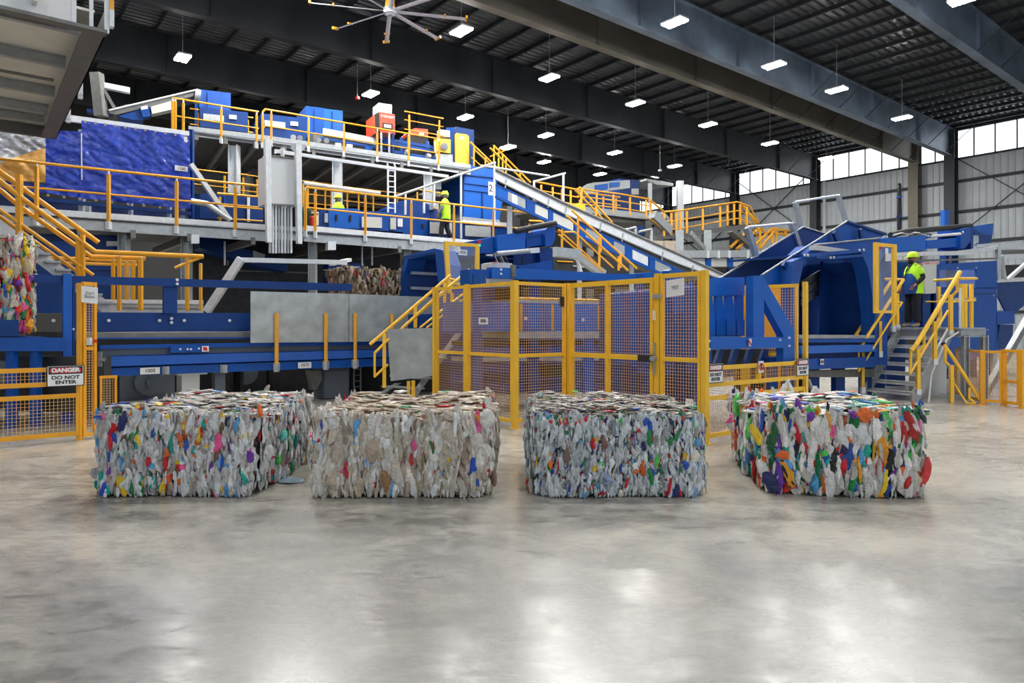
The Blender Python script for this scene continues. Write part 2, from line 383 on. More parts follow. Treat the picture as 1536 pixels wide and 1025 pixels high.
# the far and the other side wall
dw = mat('dark_end_wall', (0.07, 0.07, 0.07), 0.7, 0, 0.3, 0.5)
tag(MB().ext([ST(S0, T1, 0), ST(SW + 0.4, T1, 0), ST(SW + 0.4, T1, 16.9), ST(S0, T1, 16.9)], EW * 0.3).build('wall_back', dw), kind='structure')
tag(MB().ext([ST(S0, T0 + 22, 0), ST(S0, T1, 0), ST(S0, T1, 16.9), ST(S0, T0 + 22, 16.9)], EU * -0.3).build('wall_left', dw), kind='structure')

# ================================================================ high bay lamps
proto = None
def lamp_at(p, label, first):
    global proto
    if proto is None:
        t = thing('high_bay_lamp', label, 'ceiling light', p, 'high bay lamps under the roof')
        d, w = EW, EU
        mb = MB(); mb.box(p + Z * 0.05, d * 0.5, w * 0.29, Z * 0.07); mb.build('housing', lgalv, t)
        for k in (-1, 1):
            MB().box(p + w * 0.155 * k, d * 0.47, w * 0.115, Z * 0.05).build('lens', lampm, t)
        MB().tube(p + Z * 0.12, p + Z * 2.4, 0.012, 5).build('hanger', lgalv, t)
        proto = t; return t
    c = copy_tree(proto); c.location = p; c['label'] = label; return c
LHZ = 14.0
vis = [(1012, 35), (1161, 99), (1255, 136), (1353, 178), (692, 48), (824, 118), (953, 156), (1062, 188), (1155, 216), (1240, 238), (274, 88), (556, 142), (698, 177), (819, 204), (922, 230), (1012, 250), (816, 244), (900, 262), (1446, 1), (988, 275), (376, 259), (762, 222)]
words_ = ['the brightest long lamp against the blue-grey beam', 'lamp hanging beside a beam stiffener', 'lamp on a slanting hanger below the blue-grey beam', 'lamp by the scuffed end of the blue-grey beam', 'lamp just beyond the fan blade tip', 'lamp under the brown beam over the conveyor', 'lamp second along the row under the brown beam', 'lamp third along the row under the brown beam', 'lamp fourth along the row under the brown beam', 'lamp touching the white clerestory panes', 'lone lamp above the blue tarpaulin and sloping conveyor', 'lamp above the orange sorting unit', 'lamp above the yellow machine door', 'lamp over the top of the yellow stair', 'lamp high over the inclined conveyor', 'lamp before the far clerestory windows', 'farthest lamp over the inclined conveyor head', 'small lamp over the distant yellow walkway', 'lamp cut by the top edge near the corner', 'dim lamp beside the far ducting', 'distant twin lamp beneath the upper platform', 'lamp behind the stair beside the yellow machine door']
for (x, y), w in zip(vis, words_):
    D = (LHZ - H) * F / (CY - y)
    if (x, y) == (376, 259): p = P(x, y, 46)
    elif (x, y) == (762, 222): p = P(x, y, 42)
    else: p = P(x, y, D)
    lamp_at(p, 'twin-lens ' + w, False)
# unseen lamps read off the floor streaks, enlarged to strengthen them
for x_ in (20, 440, 870, 1310):
    for Y_w in (20.5, 24.4): lamp_at(V((x_ - CX) / F * Y_w, Y_w, LHZ), 'unseen lamp over the open concrete floor, enlarged to strengthen its streak', False).scale = (1.9, 1.9, 1)
for x_, Y_w in ((-12, 9), (-6, 10), (0, 10), (6, 10), (12, 10), (18, 13), (-6, 0), (5, 0)):  # further unseen lamps added to brighten the floor and bales
    lamp_at(V(x_, Y_w, LHZ), 'unseen lamp over the open concrete floor, enlarged to strengthen its streak', False)

# ================================================================ overhead fan
fc = P(585, 17, 25.5)
fan = thing('ceiling_fan', 'large eight-bladed ceiling fan with grey blades and orange tips', 'fan', fc)
MB().tube(fc - Z * 0.10, fc + Z * 0.08, 0.24, 20).tube(fc - Z * 0.16, fc - Z * 0.1, 0.10, 16, 0.2).build('hub', lgalv, fan)
MB().tube(fc + Z * 0.08, fc + Z * 0.55, 0.2, 16, 0.14).build('motor', yel, fan)
MB().tube(fc + Z * 0.55, fc + Z * 4.0, 0.05, 8).build('drop_rod', lgalv, fan)
for k in range(8):
    a = math.radians(13 + 45 * k); d = V(math.cos(a), math.sin(a), 0); q = d.cross(Z); up = V(0, 0, 1)
    mb = MB(); sec = [(-0.085, -0.028), (-0.02, 0.012), (0.085, 0.02), (0.0, -0.012)]
    mb.ext([fc + d * 0.2 + q * u_ + Z * z_ for u_, z_ in sec], d * 2.68); bl = mb.build('blade', lgalv, fan)
    MB().beam(fc + d * 2.88 - q * 0.15, fc + d * 2.88 + q * 0.13 + Z * 0.05, 0.07, 0.10).build('orange_tip', yel, bl)
    MB().beam(fc + d * 2.05 - q * 0.13, fc + d * 2.05 + q * 0.11 + Z * 0.04, 0.05, 0.06).build('orange_clip', yel, bl)

# small red alarm beacons hanging from the roof
for (x, y, D, w) in ((536, 149, 37, 'small red and white beacon hanging beside the lamp over the orange unit'), (990, 257, 50, 'tiny white sensor hanging beside a far lamp')):
    p = P(x, y, D); t = thing('hanging_beacon', w, 'beacon', p)
    MB().tube(p, p + Z * 0.12, 0.14, 10).build('lens', red if x < 800 else white, t)
    MB().tube(p + Z * 0.12, p + Z * 2.0, 0.015, 5).build('hanger', lgalv, t)
# ================================================================ bales of pressed plastic
bale_m = mat('pressed_plastic', (1, 1, 1), 0.36, 0, 0.28, 18, 0.7, 48, attr='Col', spec=0.45)
def ell(nu, nv):
    vs = [(0, 0, 1)]; 
    for i in range(1, nv):
        a = math.pi * i / nv
        for j in range(nu):
            t = 2 * math.pi * j / nu; vs.append((math.sin(a) * math.cos(t), math.sin(a) * math.sin(t), math.cos(a)))
    vs.append((0, 0, -1)); fs = [(0, 1 + j, 1 + (j + 1) % nu) for j in range(nu)]
    for i in range(nv - 2):
        for j in range(nu): a = 1 + i * nu + j; c = 1 + i * nu + (j + 1) % nu; fs.append((a, a + nu, c + nu, c))
    l = len(vs) - 1; fs += [(l, 1 + (nv - 2) * nu + (j + 1) % nu, 1 + (nv - 2) * nu + j) for j in range(nu)]
    rows = [0] * nu + [1 + i for i in range(nv - 2) for j in range(nu)] + [nv - 1] * nu
    return np.array(vs, float), fs, rows
TMPL, TF, TROW = ell(10, 8)
rng = np.random.default_rng(11)
def flake(c, a, b2, n, w, h, t, crumple=0.3):
    """one squashed bottle or twist of film: long axis b2, width axis a, thin along n"""
    v = TMPL.copy()
    v[:, :2] = np.sign(v[:, :2]) * np.abs(v[:, :2]) ** 0.8
    z = v[:, 2]; bulge = 1 - 0.35 * rng.random() * (z > rng.uniform(-0.2, 0.7)) - 0.3 * rng.random() * (z < rng.uniform(-0.9, -0.2))
    v[:, 0] *= bulge; v[:, 0] += 0.4 * rng.uniform(-1, 1) * z * z + 0.25 * np.sin(z * rng.uniform(1, 4) + rng.uniform(0, 6))
    k = rng.uniform(-3.5, 3.5, (4, 3)); ph = rng.uniform(0, 6.28, 4)
    d = sum((1 - 2 * np.abs(np.sin(v @ k[i] + ph[i]))) for i in range(4)) / 4
    v = v * (1 + crumple * d[:, None]) + rng.normal(0, 0.05 + crumple * 0.12, v.shape)
    A, B, N_ = np.array(a), np.array(b2), np.array(n)
    return np.array(c) + v[:, :1] * (w / 2) * A + v[:, 2:3] * (h / 2) * B + v[:, 1:2] * (t / 2) * N_
class Heap:
    def __init__(s): s.v = []; s.f = []; s.c = []; s.n = 0
    def put(s, vs, col, band=None, faces=None, rows=None):
        faces = faces or TF; rows = rows or TROW
        s.v.append(vs)
        for f, r in zip(faces, rows):
            s.f.append(tuple(i + s.n for i in f)); s.c.append(band[1] if band and r in band[0] else col)
        s.n += len(vs)
    def build(s, name, parent, kind=None, org=None):
        me = bpy.data.meshes.new(name); org = org if org is not None else WORLD[parent.name]
        vs = np.concatenate(s.v) - np.array(org); me.from_pydata(vs.tolist(), [], s.f)
        ca = me.color_attributes.new('Col', 'FLOAT_COLOR', 'CORNER'); cols = []
        for f, c in zip(s.f, s.c): cols += [c[0], c[1], c[2], 1.0] * len(f)
        ca.data.foreach_set('color', cols); me.materials.append(bale_m); me.update()
        o = bpy.data.objects.new(name, me); C.objects.link(o); o.parent = parent; WORLD[o.name] = Vector(org)
        if kind: o['kind'] = kind
        return o
def sr(r, g, b2):
    f = lambda c: ((c / 255 + 0.055) / 1.055) ** 2.4 if c > 10 else c / 255 / 12.92
    return (f(r), f(g), f(b2))
HUE = {'red': sr(205, 30, 40), 'blue': sr(30, 80, 185), 'navy': sr(25, 35, 90), 'sky': sr(90, 165, 220), 'green': sr(20, 130, 70), 'lime': sr(80, 200, 90), 'yellow': sr(240, 200, 40),
       'orange': sr(235, 110, 40), 'purple': sr(110, 50, 160), 'teal': sr(30, 160, 150), 'black': sr(25, 25, 28), 'pink': sr(235, 90, 150), 'brown': sr(120, 90, 65), 'dkgreen': sr(15, 85, 50), 'amber': sr(240, 165, 40)}
def pick(pal):
    r = rng.random() * sum(w for w, _ in pal); 
    for w, c in pal:
        r -= w
        if r <= 0: break
    c = np.array(HUE[c] if isinstance(c, str) else c); return tuple(np.clip(c * rng.uniform(0.78, 1.15) + rng.normal(0, 0.008, 3), 0.005, 0.95))
W = [(sr(226, 226, 224), 0), ]
PAL1 = [(52, sr(212, 212, 212)), (36, sr(192, 191, 190)), (14, sr(232, 233, 235)), (7, sr(176, 166, 156)), (5, sr(160, 150, 150)), (3, 'red'), (2, 'blue'), (2, 'green'), (2, 'sky'), (1.5, 'teal'), (2, 'yellow'), (2, 'orange'), (1, 'pink'), (1, 'purple'), (1, 'navy'), (1.5, 'brown')]
PAL2 = [(30, sr(222, 216, 206)), (26, sr(205, 195, 182)), (14, sr(188, 172, 152)), (16, sr(230, 230, 228)), (6, sr(150, 130, 108)), (0.9, 'red'), (0.7, 'blue'), (0.5, 'green'), (0.5, 'sky'), (0.4, 'yellow'), (0.4, 'pink')]
PAL3 = [(62, sr(212, 217, 221)), (30, sr(188, 194, 198)), (16, sr(215, 222, 226)), (8, sr(150, 148, 142)), (6, sr(130, 140, 148)), (3.5, 'sky'), (3, 'blue'), (2.4, 'green'), (1, 'lime'), (2.4, 'red'), (1, 'orange'), (1, 'navy'), (0.8, 'yellow'), (0.8, 'purple'), (1.5, 'brown')]
PAL4 = [(46, sr(232, 230, 226)), (30, sr(205, 202, 196)), (6, 'orange'), (6, 'amber'), (5, 'yellow'), (6, 'red'), (5, 'blue'), (4, 'sky'), (4, 'green'), (2, 'lime'), (2.5, 'navy'), (2.5, 'purple'), (2.5, 'teal'), (3, 'black'), (1.5, 'pink'), (2, 'dkgreen')]
PAL5 = [(26, sr(178, 160, 136)), (24, sr(148, 128, 104)), (20, sr(122, 98, 76)), (10, sr(200, 190, 175)), (12, sr(92, 72, 55)), (1, 'red'), (0.7, 'green'), (0.7, 'blue')]
def bale(label, base, ax, ay, w, dpt, h, pal, n=(900, 380, 500), size=(0.055, 0.16), toppal=None, special=(), keep=90, core=sr(92, 88, 82), group=None, faces='FLRT', part='crushed_bottle', band=0.25, topsize=1.0):
    """base: front-left-bottom corner; ax along the front, ay into the depth"""
    base = Vector(base); t = thing('plastic_bale', label, 'bale', base + ax * w / 2 + ay * dpt / 2, group)
    MB().ext([*[base + ax * u_ + ay * v_ + Z * 0.012 for u_, v_ in ((0.16, 0.08), (w - 0.16, 0.08), (w - 0.08, 0.16), (w - 0.08, dpt - 0.16), (w - 0.16, dpt - 0.08), (0.16, dpt - 0.08), (0.08, dpt - 0.16), (0.08, 0.16))]], Z * (h - 0.08)).build('core', mat('bale_core', core, 0.9, 0, 0.5, 8), t)
    items = []
    sd_ = rng.uniform(0, 50)
    def warp(c):
        r = c - base; u, v, z = r.dot(ax), r.dot(ay), r.z
        q = V(u + sd_, v, z) * 1.9
        e = 0.14; du = max(0, e - u) - max(0, u - (w - e)); dv = max(0, e - v) - max(0, v - (dpt - e)); dz = max(0, z - (h - 0.10))
        o = ax * (du * max(abs(dv), dz) / e * 0.5) + ay * (dv * max(abs(du), dz) / e * 0.5) - Z * (dz * max(abs(du), abs(dv)) / e * 0.45)
        return c + o + ax * noise.noise(q) * 0.07 + ay * noise.noise(q + V(7, 3, 1)) * 0.05 + Z * (noise.noise(V(u * 2.2 + sd_, v * 2.2, 0)) * 0.10 * min(1, z / h) + 0.0)
    def rnd_on(face):
        u, v = rng.random(), rng.random()
        if face == 'F': return base + ax * (w * (0.01 + 0.98 * u)) + Z * (h * (0.04 + 0.93 * v)), -ay, ax, Z
        if face == 'B': return base + ax * w * u + ay * dpt + Z * h * v, ay, ax, Z
        if face == 'L': return base + ay * (dpt * u) + Z * (h * (0.04 + 0.93 * v)), -ax, ay, Z
        if face == 'R': return base + ax * w + ay * (dpt * u) + Z * (h * (0.04 + 0.93 * v)), ax, ay, Z
        return base + ax * (w * u) + ay * (dpt * v) + Z * h, Z, ax, ay
    for face, cnt in (('F', n[0]), ('L', n[1] if 'L' in faces else n[1] // 4), ('R', n[1] if 'R' in faces else n[1] // 4), ('T', n[2]), ('B', n[1] // 4)):
        for i in range(cnt):
            c, nn, a, u = rnd_on(face); L = rng.uniform(*size) * (1.0 if rng.random() < 0.8 else 1.35)
            if face == 'T':
                ang = rng.normal(0, 0.35); b3 = a * math.cos(ang) + u * math.sin(ang); a3 = nn.cross(b3); wd = L * rng.uniform(0.4, 0.8); hh = L * 1.25 * topsize
                tilt = rng.normal(0, 0.09); b3 = b3 * math.cos(tilt) + nn * math.sin(tilt)
                c = c + nn * (rng.uniform(-0.03, 0.012)); th = L * 0.16; pl = toppal or pal
            else:
                ang = rng.normal(0, 0.19); b3 = u * math.cos(ang) + a * math.sin(ang); a3 = nn.cross(b3); yaw = rng.normal(0, 0.7)
                a3 = a3 * math.cos(yaw) + nn * math.sin(yaw); wd = L * rng.uniform(0.28, 0.62); hh = L * rng.uniform(0.9, 1.55); th = wd * rng.uniform(0.3, 0.6); c = c + nn * rng.uniform(-0.05, 0.02); pl = pal
            n3 = Vector(a3).cross(b3).normalized()
            c = warp(c)
            if c.z - hh * 0.5 < base.z + 0.005 and face != 'T': c = c + Z * (base.z + 0.005 + hh * 0.5 - c.z)
            col = pick(pl); bd = None
            if rng.random() < band:
                r0 = int(rng.integers(1, 5)); bd = ((r0, r0 + 1), pick(pal[-8:]) if rng.random() < 0.4 else tuple(np.clip(np.array(col) * 1.25, 0, 0.9)))
            items.append((wd * hh * (3 if face == 'F' else 1), flake(c, a3, b3, n3, wd, hh, th, rng.uniform(0.08, 0.34)), col, bd))
    items.sort(key=lambda q: -q[0])
    hp = Heap()
    for k, it in enumerate(items):
        if k < keep:
            one = Heap(); one.put(it[1], it[2], it[3]); one.build(part, t)
        else: hp.put(it[1], it[2], it[3])
    hp.build('packed_plastic', t, 'stuff')
    for (x, y, wp, hpx, col, ang, side, nm, crumple) in special:      # recognisable single pieces on the faces
        if side == 'T':
            D = (H - base.z - h) * F / (y - CY); c = P(x, y, D) + Z * 0.02; nn, a, u = Z, ax, ay
        else:
            q = {'F': base, 'L': base, 'R': base + ax * w}[side]; nn = {'F': -ay, 'L': -ax, 'R': ax}[side]
            r = P(x, y, 1.0) - V(0, 0, H); r = V(r.x, 1.0, r.z); k_ = (q + nn * 0.02 - V(0, 0, H)).dot(nn) / r.dot(nn); c = V(0, 0, H) + r * k_; D = c.y; a, u = (ax if side == 'F' else ay), Z
        ang = math.radians(ang); b3 = u * math.cos(ang) + a * math.sin(ang); a3 = nn.cross(b3)
        s_ = D / F; one = Heap(); col = HUE[col] if isinstance(col, str) else col
        one.put(flake(c, a3, b3, nn, wp * s_, hpx * s_ * (1.0 if side != 'T' else 2.2), min(wp, hpx) * s_ * 0.45, crumple), col)
        one.build(nm, t)
    return t
X_, Y_ = V(1, 0, 0), V(0, 1, 0)
g = 'pressed bales standing in a row on the open floor'
bale('long bale of mixed grey and white plastic before the tall mesh post', (-3.93, 6.36, 0), X_, Y_, 1.55, 1.9, 0.80, PAL1, (1500, 650, 1000), (0.055, 0.14), group=g,
     toppal=[(20, sr(186, 181, 173)), (16, sr(208, 206, 203)), (10, sr(165, 155, 143)), (2, 'red'), (1.5, 'blue'), (1, 'green'), (1, 'yellow'), (1, 'sky')],
     special=[(326, 665, 16, 36, 'pink', 20, 'F', 'bag_handle', 0.2), (168, 655, 12, 26, 'blue', -25, 'F', 'crumpled_film', 0.2), (202, 652, 14, 26, 'green', 15, 'F', 'crumpled_film', 0.3), (240, 635, 26, 30, sr(214, 214, 220), 0, 'F', 'crumpled_film', 0.3), (304, 636, 9, 24, 'teal', 0, 'F', 'crumpled_film', 0.2), (375, 685, 12, 18, 'purple', -25, 'F', 'crumpled_film', 0.1),
              (366, 717, 10, 24, 'teal', -15, 'F', 'crumpled_film', 0.1), (277, 636, 11, 26, sr(190, 150, 90), 8, 'F', 'crumpled_film', 0.2), (425, 654, 22, 20, sr(90, 200, 190), 0, 'R', 'crumpled_film', 0.1), (415, 628, 16, 16, 'amber', 30, 'R', 'crumpled_film', 0.1), (390, 617, 14, 20, 'orange', 0, 'R', 'crumpled_film', 0.3), (418, 690, 16, 16, 'lime', 0, 'R', 'crumpled_film', 0.2),
              (236, 610, 20, 7, 'yellow', 80, 'T', 'crumpled_film', 0.2), (279, 592, 12, 6, 'red', 60, 'T', 'crumpled_film', 0.5), (222, 693, 8, 16, 'red', 0, 'F', 'crumpled_film', 0.2), (250, 680, 8, 16, 'orange', 10, 'F', 'crumpled_film', 0.2), (280, 670, 8, 22, 'blue', -12, 'F', 'crumpled_film', 0.2)])
bale('dirty cream bale of milk bottles, brownest of the row', (-1.86, 6.33, 0), X_, Y_, 1.66, 1.8, 0.78, PAL2, (1150, 480, 800), (0.07, 0.19), group=g,
     toppal=[(20, sr(178, 160, 138)), (16, sr(158, 139, 116)), (12, sr(198, 190, 178)), (6, sr(130, 105, 80)), (0.5, 'red'), (0.4, 'green')],
     special=[(565, 642, 22, 38, sr(222, 220, 214), -8, 'F', 'crushed_bottle', 0.15), (565, 644, 6, 12, 'lime', 0, 'F', 'bottle_label', 0.1), (622, 668, 9, 18, 'pink', 0, 'F', 'bottle_label', 0.1), (617, 690, 6, 20, 'red', 5, 'F', 'bottle_label', 0.2), (674, 652, 28, 22, sr(200, 184, 165), 70, 'F', 'crushed_bottle', 0.2), (716, 664, 26, 20, sr(216, 210, 202), 70, 'F', 'crushed_bottle', 0.1),
              (499, 646, 7, 7, 'sky', 0, 'F', 'bottle_cap', 0), (494, 653, 7, 6, 'red', 0, 'F', 'bottle_cap', 0), (478, 661, 6, 6, 'red', 0, 'F', 'bottle_cap', 0), (472, 663, 6, 5, 'sky', 0, 'F', 'bottle_cap', 0), (476, 715, 18, 36, sr(214, 208, 198), 5, 'F', 'crushed_bottle', 0.15), (673, 690, 6, 7, 'yellow', 0, 'F', 'bottle_cap', 0), (513, 708, 6, 6, 'pink', 0, 'F', 'bottle_cap', 0),
              (728, 628, 26, 30, sr(226, 222, 214), 0, 'F', 'crushed_bottle', 0.12), (718, 628, 6, 14, 'amber', -30, 'F', 'bottle_label', 0.1), (602, 590, 26, 10, sr(230, 226, 220), 80, 'T', 'crushed_bottle', 0.3), (668, 606, 8, 5, 'red', 0, 'T', 'bottle_cap', 0.1), (570, 613, 7, 4, 'green', 80, 'T', 'bottle_cap', 0.1), (580, 722, 14, 34, sr(160, 120, 80), 0, 'F', 'crushed_bottle', 0.2)])
bale('clear and pale blue bottle bale in front of the mesh gate', (0.19, 6.35, 0), X_, Y_, 1.63, 1.85, 0.78, PAL3, (2400, 700, 1300), (0.04, 0.11), group=g, band=0.3,
     toppal=[(20, sr(172, 166, 156)), (16, sr(155, 147, 136)), (12, sr(190, 186, 180)), (1, 'green'), (1, 'blue'), (1, 'red'), (0.5, 'sky')],
     special=[(852, 684, 14, 28, sr(120, 98, 88), 0, 'F', 'crushed_bottle', 0.2), (850, 633, 9, 14, 'red', 20, 'F', 'crumpled_film', 0.3), (975, 657, 8, 26, 'green', 0, 'F', 'crushed_bottle', 0.2), (1007, 662, 8, 14, 'green', 0, 'F', 'crushed_bottle', 0.2), (968, 633, 9, 14, 'blue', 10, 'F', 'crumpled_film', 0.2), (966, 670, 7, 16, 'navy', 0, 'F', 'crumpled_film', 0.2), (910, 718, 18, 22, sr(150, 165, 195), 0, 'F', 'crushed_bottle', 0.2),
              (986, 692, 8, 20, 'lime', 0, 'F', 'crushed_bottle', 0.2), (1042, 684, 12, 20, sr(225, 220, 205), 10, 'F', 'crushed_bottle', 0.2), (954, 708, 8, 8, 'orange', 0, 'F', 'crumpled_film', 0.2), (940, 725, 6, 18, 'red', 20, 'F', 'crumpled_film', 0.3), (1029, 698, 9, 14, 'blue', -20, 'F', 'crumpled_film', 0.2), (862, 590, 10, 6, 'lime', 60, 'T', 'crumpled_film', 0.3), (1040, 613, 18, 7, 'green', 60, 'T', 'crumpled_film', 0.3), (928, 600, 14, 8, 'white' if 0 else sr(235, 235, 235), 60, 'T', 'crumpled_film', 0.3), (976, 715, 7, 26, 'green', -15, 'F', 'crushed_bottle', 0.2), (1047, 664, 10, 14, 'sky', 0, 'F', 'crumpled_film', 0.2)])
c6, s6 = math.cos(math.radians(-7)), math.sin(math.radians(-7)); AX4, AY4 = V(c6, s6, 0), V(-s6, c6, 0)
bale('brightly coloured bale of detergent bottles and bags', (2.42, 6.48, 0), AX4, AY4, 1.46, 1.85, 0.80, PAL4, (760, 420, 620), (0.09, 0.22), group=g, band=0.3, faces='LT',
     special=[(1106, 608, 24, 34, 'lime', 0, 'L', 'crumpled_bag', 0.15), (1126, 640, 26, 36, sr(110, 200, 110), 0, 'L', 'crumpled_bag', 0.15), (1122, 676, 20, 42, sr(40, 120, 190), 8, 'L', 'crushed_bottle', 0.1), (1104, 660, 14, 36, sr(205, 90, 45), 5, 'L', 'crushed_bottle', 0.1), (1116, 700, 16, 26, sr(220, 220, 215), 0, 'L', 'crushed_bottle', 0.1), (1160, 656, 13, 46, 'dkgreen', 8, 'F', 'crushed_bottle', 0.08),
              (1219, 628, 16, 22, 'purple', 0, 'F', 'crushed_bottle', 0.08), (1270, 686, 28, 46, sr(25, 70, 150), 5, 'F', 'crumpled_bag', 0.15), (1292, 652, 28, 42, sr(215, 218, 220), -25, 'F', 'crumpled_film', 0.12), (1330, 684, 14, 46, 'yellow', -12, 'F', 'crushed_bottle', 0.08), (1299, 624, 24, 24, 'orange', 10, 'F', 'crumpled_bag', 0.15), (1241, 668, 12, 52, 'amber', 4, 'F', 'crumpled_bag', 0.15), (1347, 707, 11, 50, 'sky', 3, 'F', 'crushed_bottle', 0.08),
              (1182, 712, 16, 46, 'amber', -25, 'F', 'crushed_bottle', 0.12), (1158, 722, 22, 36, 'navy', -30, 'F', 'crumpled_bag', 0.15), (1181, 712, 14, 44, 'black', -25, 'F', 'crumpled_bag', 0.3), (1136, 652, 14, 34, 'yellow', -20, 'F', 'crushed_bottle', 0.1), (1200, 690, 12, 34, 'sky', 0, 'F', 'crushed_bottle', 0.1), (1316, 738, 20, 22, 'amber', -35, 'F', 'crushed_bottle', 0.1), (1349, 645, 12, 40, 'orange', -10, 'F', 'crushed_bottle', 0.1), (1362, 624, 12, 32, 'teal', 0, 'F', 'crumpled_bag', 0.2),
              (1350, 665, 20, 18, 'green', 0, 'F', 'crumpled_bag', 0.2), (1388, 710, 14, 50, sr(220, 60, 60), 8, 'F', 'crushed_bottle', 0.1), (1177, 683, 22, 16, 'orange', 0, 'F', 'crumpled_bag', 0.3), (1247, 720, 20, 60, sr(232, 230, 226), 0, 'F', 'crushed_bottle', 0.1), (1276, 715, 18, 52, sr(225, 225, 222), 0, 'F', 'crushed_bottle', 0.1), (1290, 603, 40, 10, sr(85, 60, 130), 75, 'T', 'crumpled_bag', 0.2), (1340, 612, 26, 10, 'yellow', 70, 'T', 'crumpled_bag', 0.3), (1180, 604, 20, 9, 'amber', 75, 'T', 'crumpled_bag', 0.2), (1250, 616, 34, 8, sr(100, 150, 180), 75, 'T', 'crumpled_film', 0.2), (1251, 592, 30, 9, sr(225, 220, 210), 70, 'T', 'crumpled_film', 0.2)])

for x, y, wv, hv_, c_, lb in ((432, 722, 0.30, 0.12, sr(150, 175, 195), 'pale blue film scrap lying on the floor beside the grey-white bale'), (1122, 714, 0.10, 0.05, sr(150, 110, 160), 'small mauve scrap on the floor beside the bright bale'), (60, 745, 0.0, 0.0, None, None)):
    if c_ is None: continue
    D = H * F / (y - CY); p = P(x, y, D); t = thing('film_scrap', lb, 'litter', V(p.x, p.y, 0)); hp = Heap(); hp.put(flake(V(p.x, p.y, 0.012), X_, Y_, Z, wv, hv_ * 2.5, 0.02, 0.2), c_); hp.build('film', t)
# ================================================================ shared builders for the machinery
def G(x, D, z=0): return V((x - CX) / F * D, D, z)
def poly(L, pts): return [L(x, y) for x, y in pts]
def plateon(L, pts, th, name, m, parent=None, off=0):
    L2 = L.back(off) if off else L
    return MB().ext(poly(L2, pts), L2.n * th).build(name, m, parent)
def label_on(L, x, y, w, h, s, parent, name='number_label', off=-0.02, m=paper, lm=ink, k=0.75):
    L2 = L.back(off); p = L2(x, y); sc_ = p.y / F
    o = plate(MB(), p, L2.d if L2.vp > CX else -L2.d, Z, w * sc_, h * sc_, 0.004).build(name, m, parent)
    if s: text(s, p - L2.n * 0.008, L2.d if L2.vp > CX else -L2.d, Z, h * sc_ * k, lm, o)
    return o
def legs(parent, pts, ztop, w, m, name='leg', z0=0):
    for p in pts: 
        mb = MB(); mb.ibeam(V(p.x, p.y, z0 + 0.015), V(p.x, p.y, ztop), w, w, 0.02, V(1, 0, 0)); mb.box(V(p.x, p.y, z0), X_ * w * 0.8, Y_ * w * 0.8, Z * 0.02); mb.build(name, m, parent)

# ================================================================ lower conveyor on the near side
LC = Ln(150, 11.5, 1900)
t = thing('belt_conveyor', 'long blue bale conveyor numbered 1005, with galvanised bed, behind the first two bales', 'conveyor', LC.at(300, 0))
mb = MB(); mb.ext(poly(LC, [(128, 554), (588, 537), (588, 549), (128, 566)]), LC.n * 0.12); mb.build('side_beam', blue, t)
plateon(LC, [(150, 534), (592, 523), (592, 536), (150, 553)], 0.1, 'belt_guard', dblue, t, 0.08)
mb = MB(); a, b2 = LC.back(0.0)(150, 536), LC.back(0.0)(592, 524.5); mb.ext([a, a - Z * 0.16 - LC.n * 0.05, a - Z * 0.19 + LC.n * 0.1, a + LC.n * 0.15], b2 - a); mb.build('bevelled_guard', blue, t)
plateon(LC, [(150, 518), (600, 511), (600, 517), (150, 524)], 0.08, 'upper_rail', blue, t, 0.10)
plateon(LC, [(150, 524), (600, 516), (600, 524), (150, 535)], 0.03, 'side_skirt', slategrey, t, 0.16)
plateon(LC, [(256, 519), (312, 518), (312, 529), (256, 529.5)], 0.03, 'splice_plate', blue, t, 0.04)
plateon(LC, [(113, 500), (600, 496), (600, 505), (113, 507)], 1.6, 'bed', dgalv, t, 0.25)
plateon(LC, [(113, 507), (600, 505), (600, 508), (113, 509)], 0.05, 'bed_edge', blue, t, 0.22)
mb = MB()
for k in range(24):
    x = 165 + k * 17.5; mb.mark(); mb.tube(LC.at(x, 1.42) + LC.n * 0.3, LC.at(x, 1.42) + LC.n * 1.7, 0.05, 8)
mb.build('rollers', darkm, t)
sp = plateon(LC, [(113, 468.5), (600, 471), (600, 497), (113, 498)], 0.06, 'side_plate', dblue, t, 0.32)
mb = MB()
for x, y in ((80, 481), (163, 481), (239, 481), (257, 478), (257, 484), (276, 481), (344, 481)): p = LC.back(0.3)(x, y); mb.bolt(p, -LC.n, 0.03)
mb.build('bolts', lgalv, sp)
mb = MB()
for x, y in ((270, 524), (281, 524), (286, 524), (298, 523)): mb.bolt(LC.back(0.03)(x, y), -LC.n, 0.02)
mb.build('bolts', lgalv, t)
for x, y in ((249, 556), (336, 553.5), (415, 550), (489, 547), (533, 545)):
    MB().ext(poly(LC.back(-0.03), [(x - 5, y - 6), (x + 5, y - 6), (x + 5, y + 6), (x - 5, y + 6)]), LC.n * 0.03).beam(LC.back(-0.05)(x, y - 6), LC.back(-0.05)(x, y + 5), 0.05, 0.03, V(1, 0, 0)).build('clamp', galv, t)
label_on(LC, 225, 556.5, 27, 10, '1005', t); label_on(LC, 457, 548, 21, 9, '1075', t)
label_on(LC, 308, 523.5, 10, 8.5, '', t, 'pictogram_label', 0.0)
MB().beam(LC.back(-0.01)(305, 521), LC.back(-0.01)(311, 526), 0.01, 0.02).tube(LC.back(-0.012)(308, 523.5), LC.back(-0.02)(308, 523.5), 0.035, 12).build('pictogram_mark', red, t)
for x, wd in ((290, 0.26), (336, 0.16)):
    p = LC.at(x, 0) + LC.n * 0.3
    mb = MB(); mb.box(p, LC.d * wd * 0.6, LC.n * wd * 0.6, Z * 0.70); mb.box(p + Z * 0.70, LC.d * wd, LC.n * wd, Z * 0.16); mb.build('leg', panelgrey if x < 300 else slategrey, t)
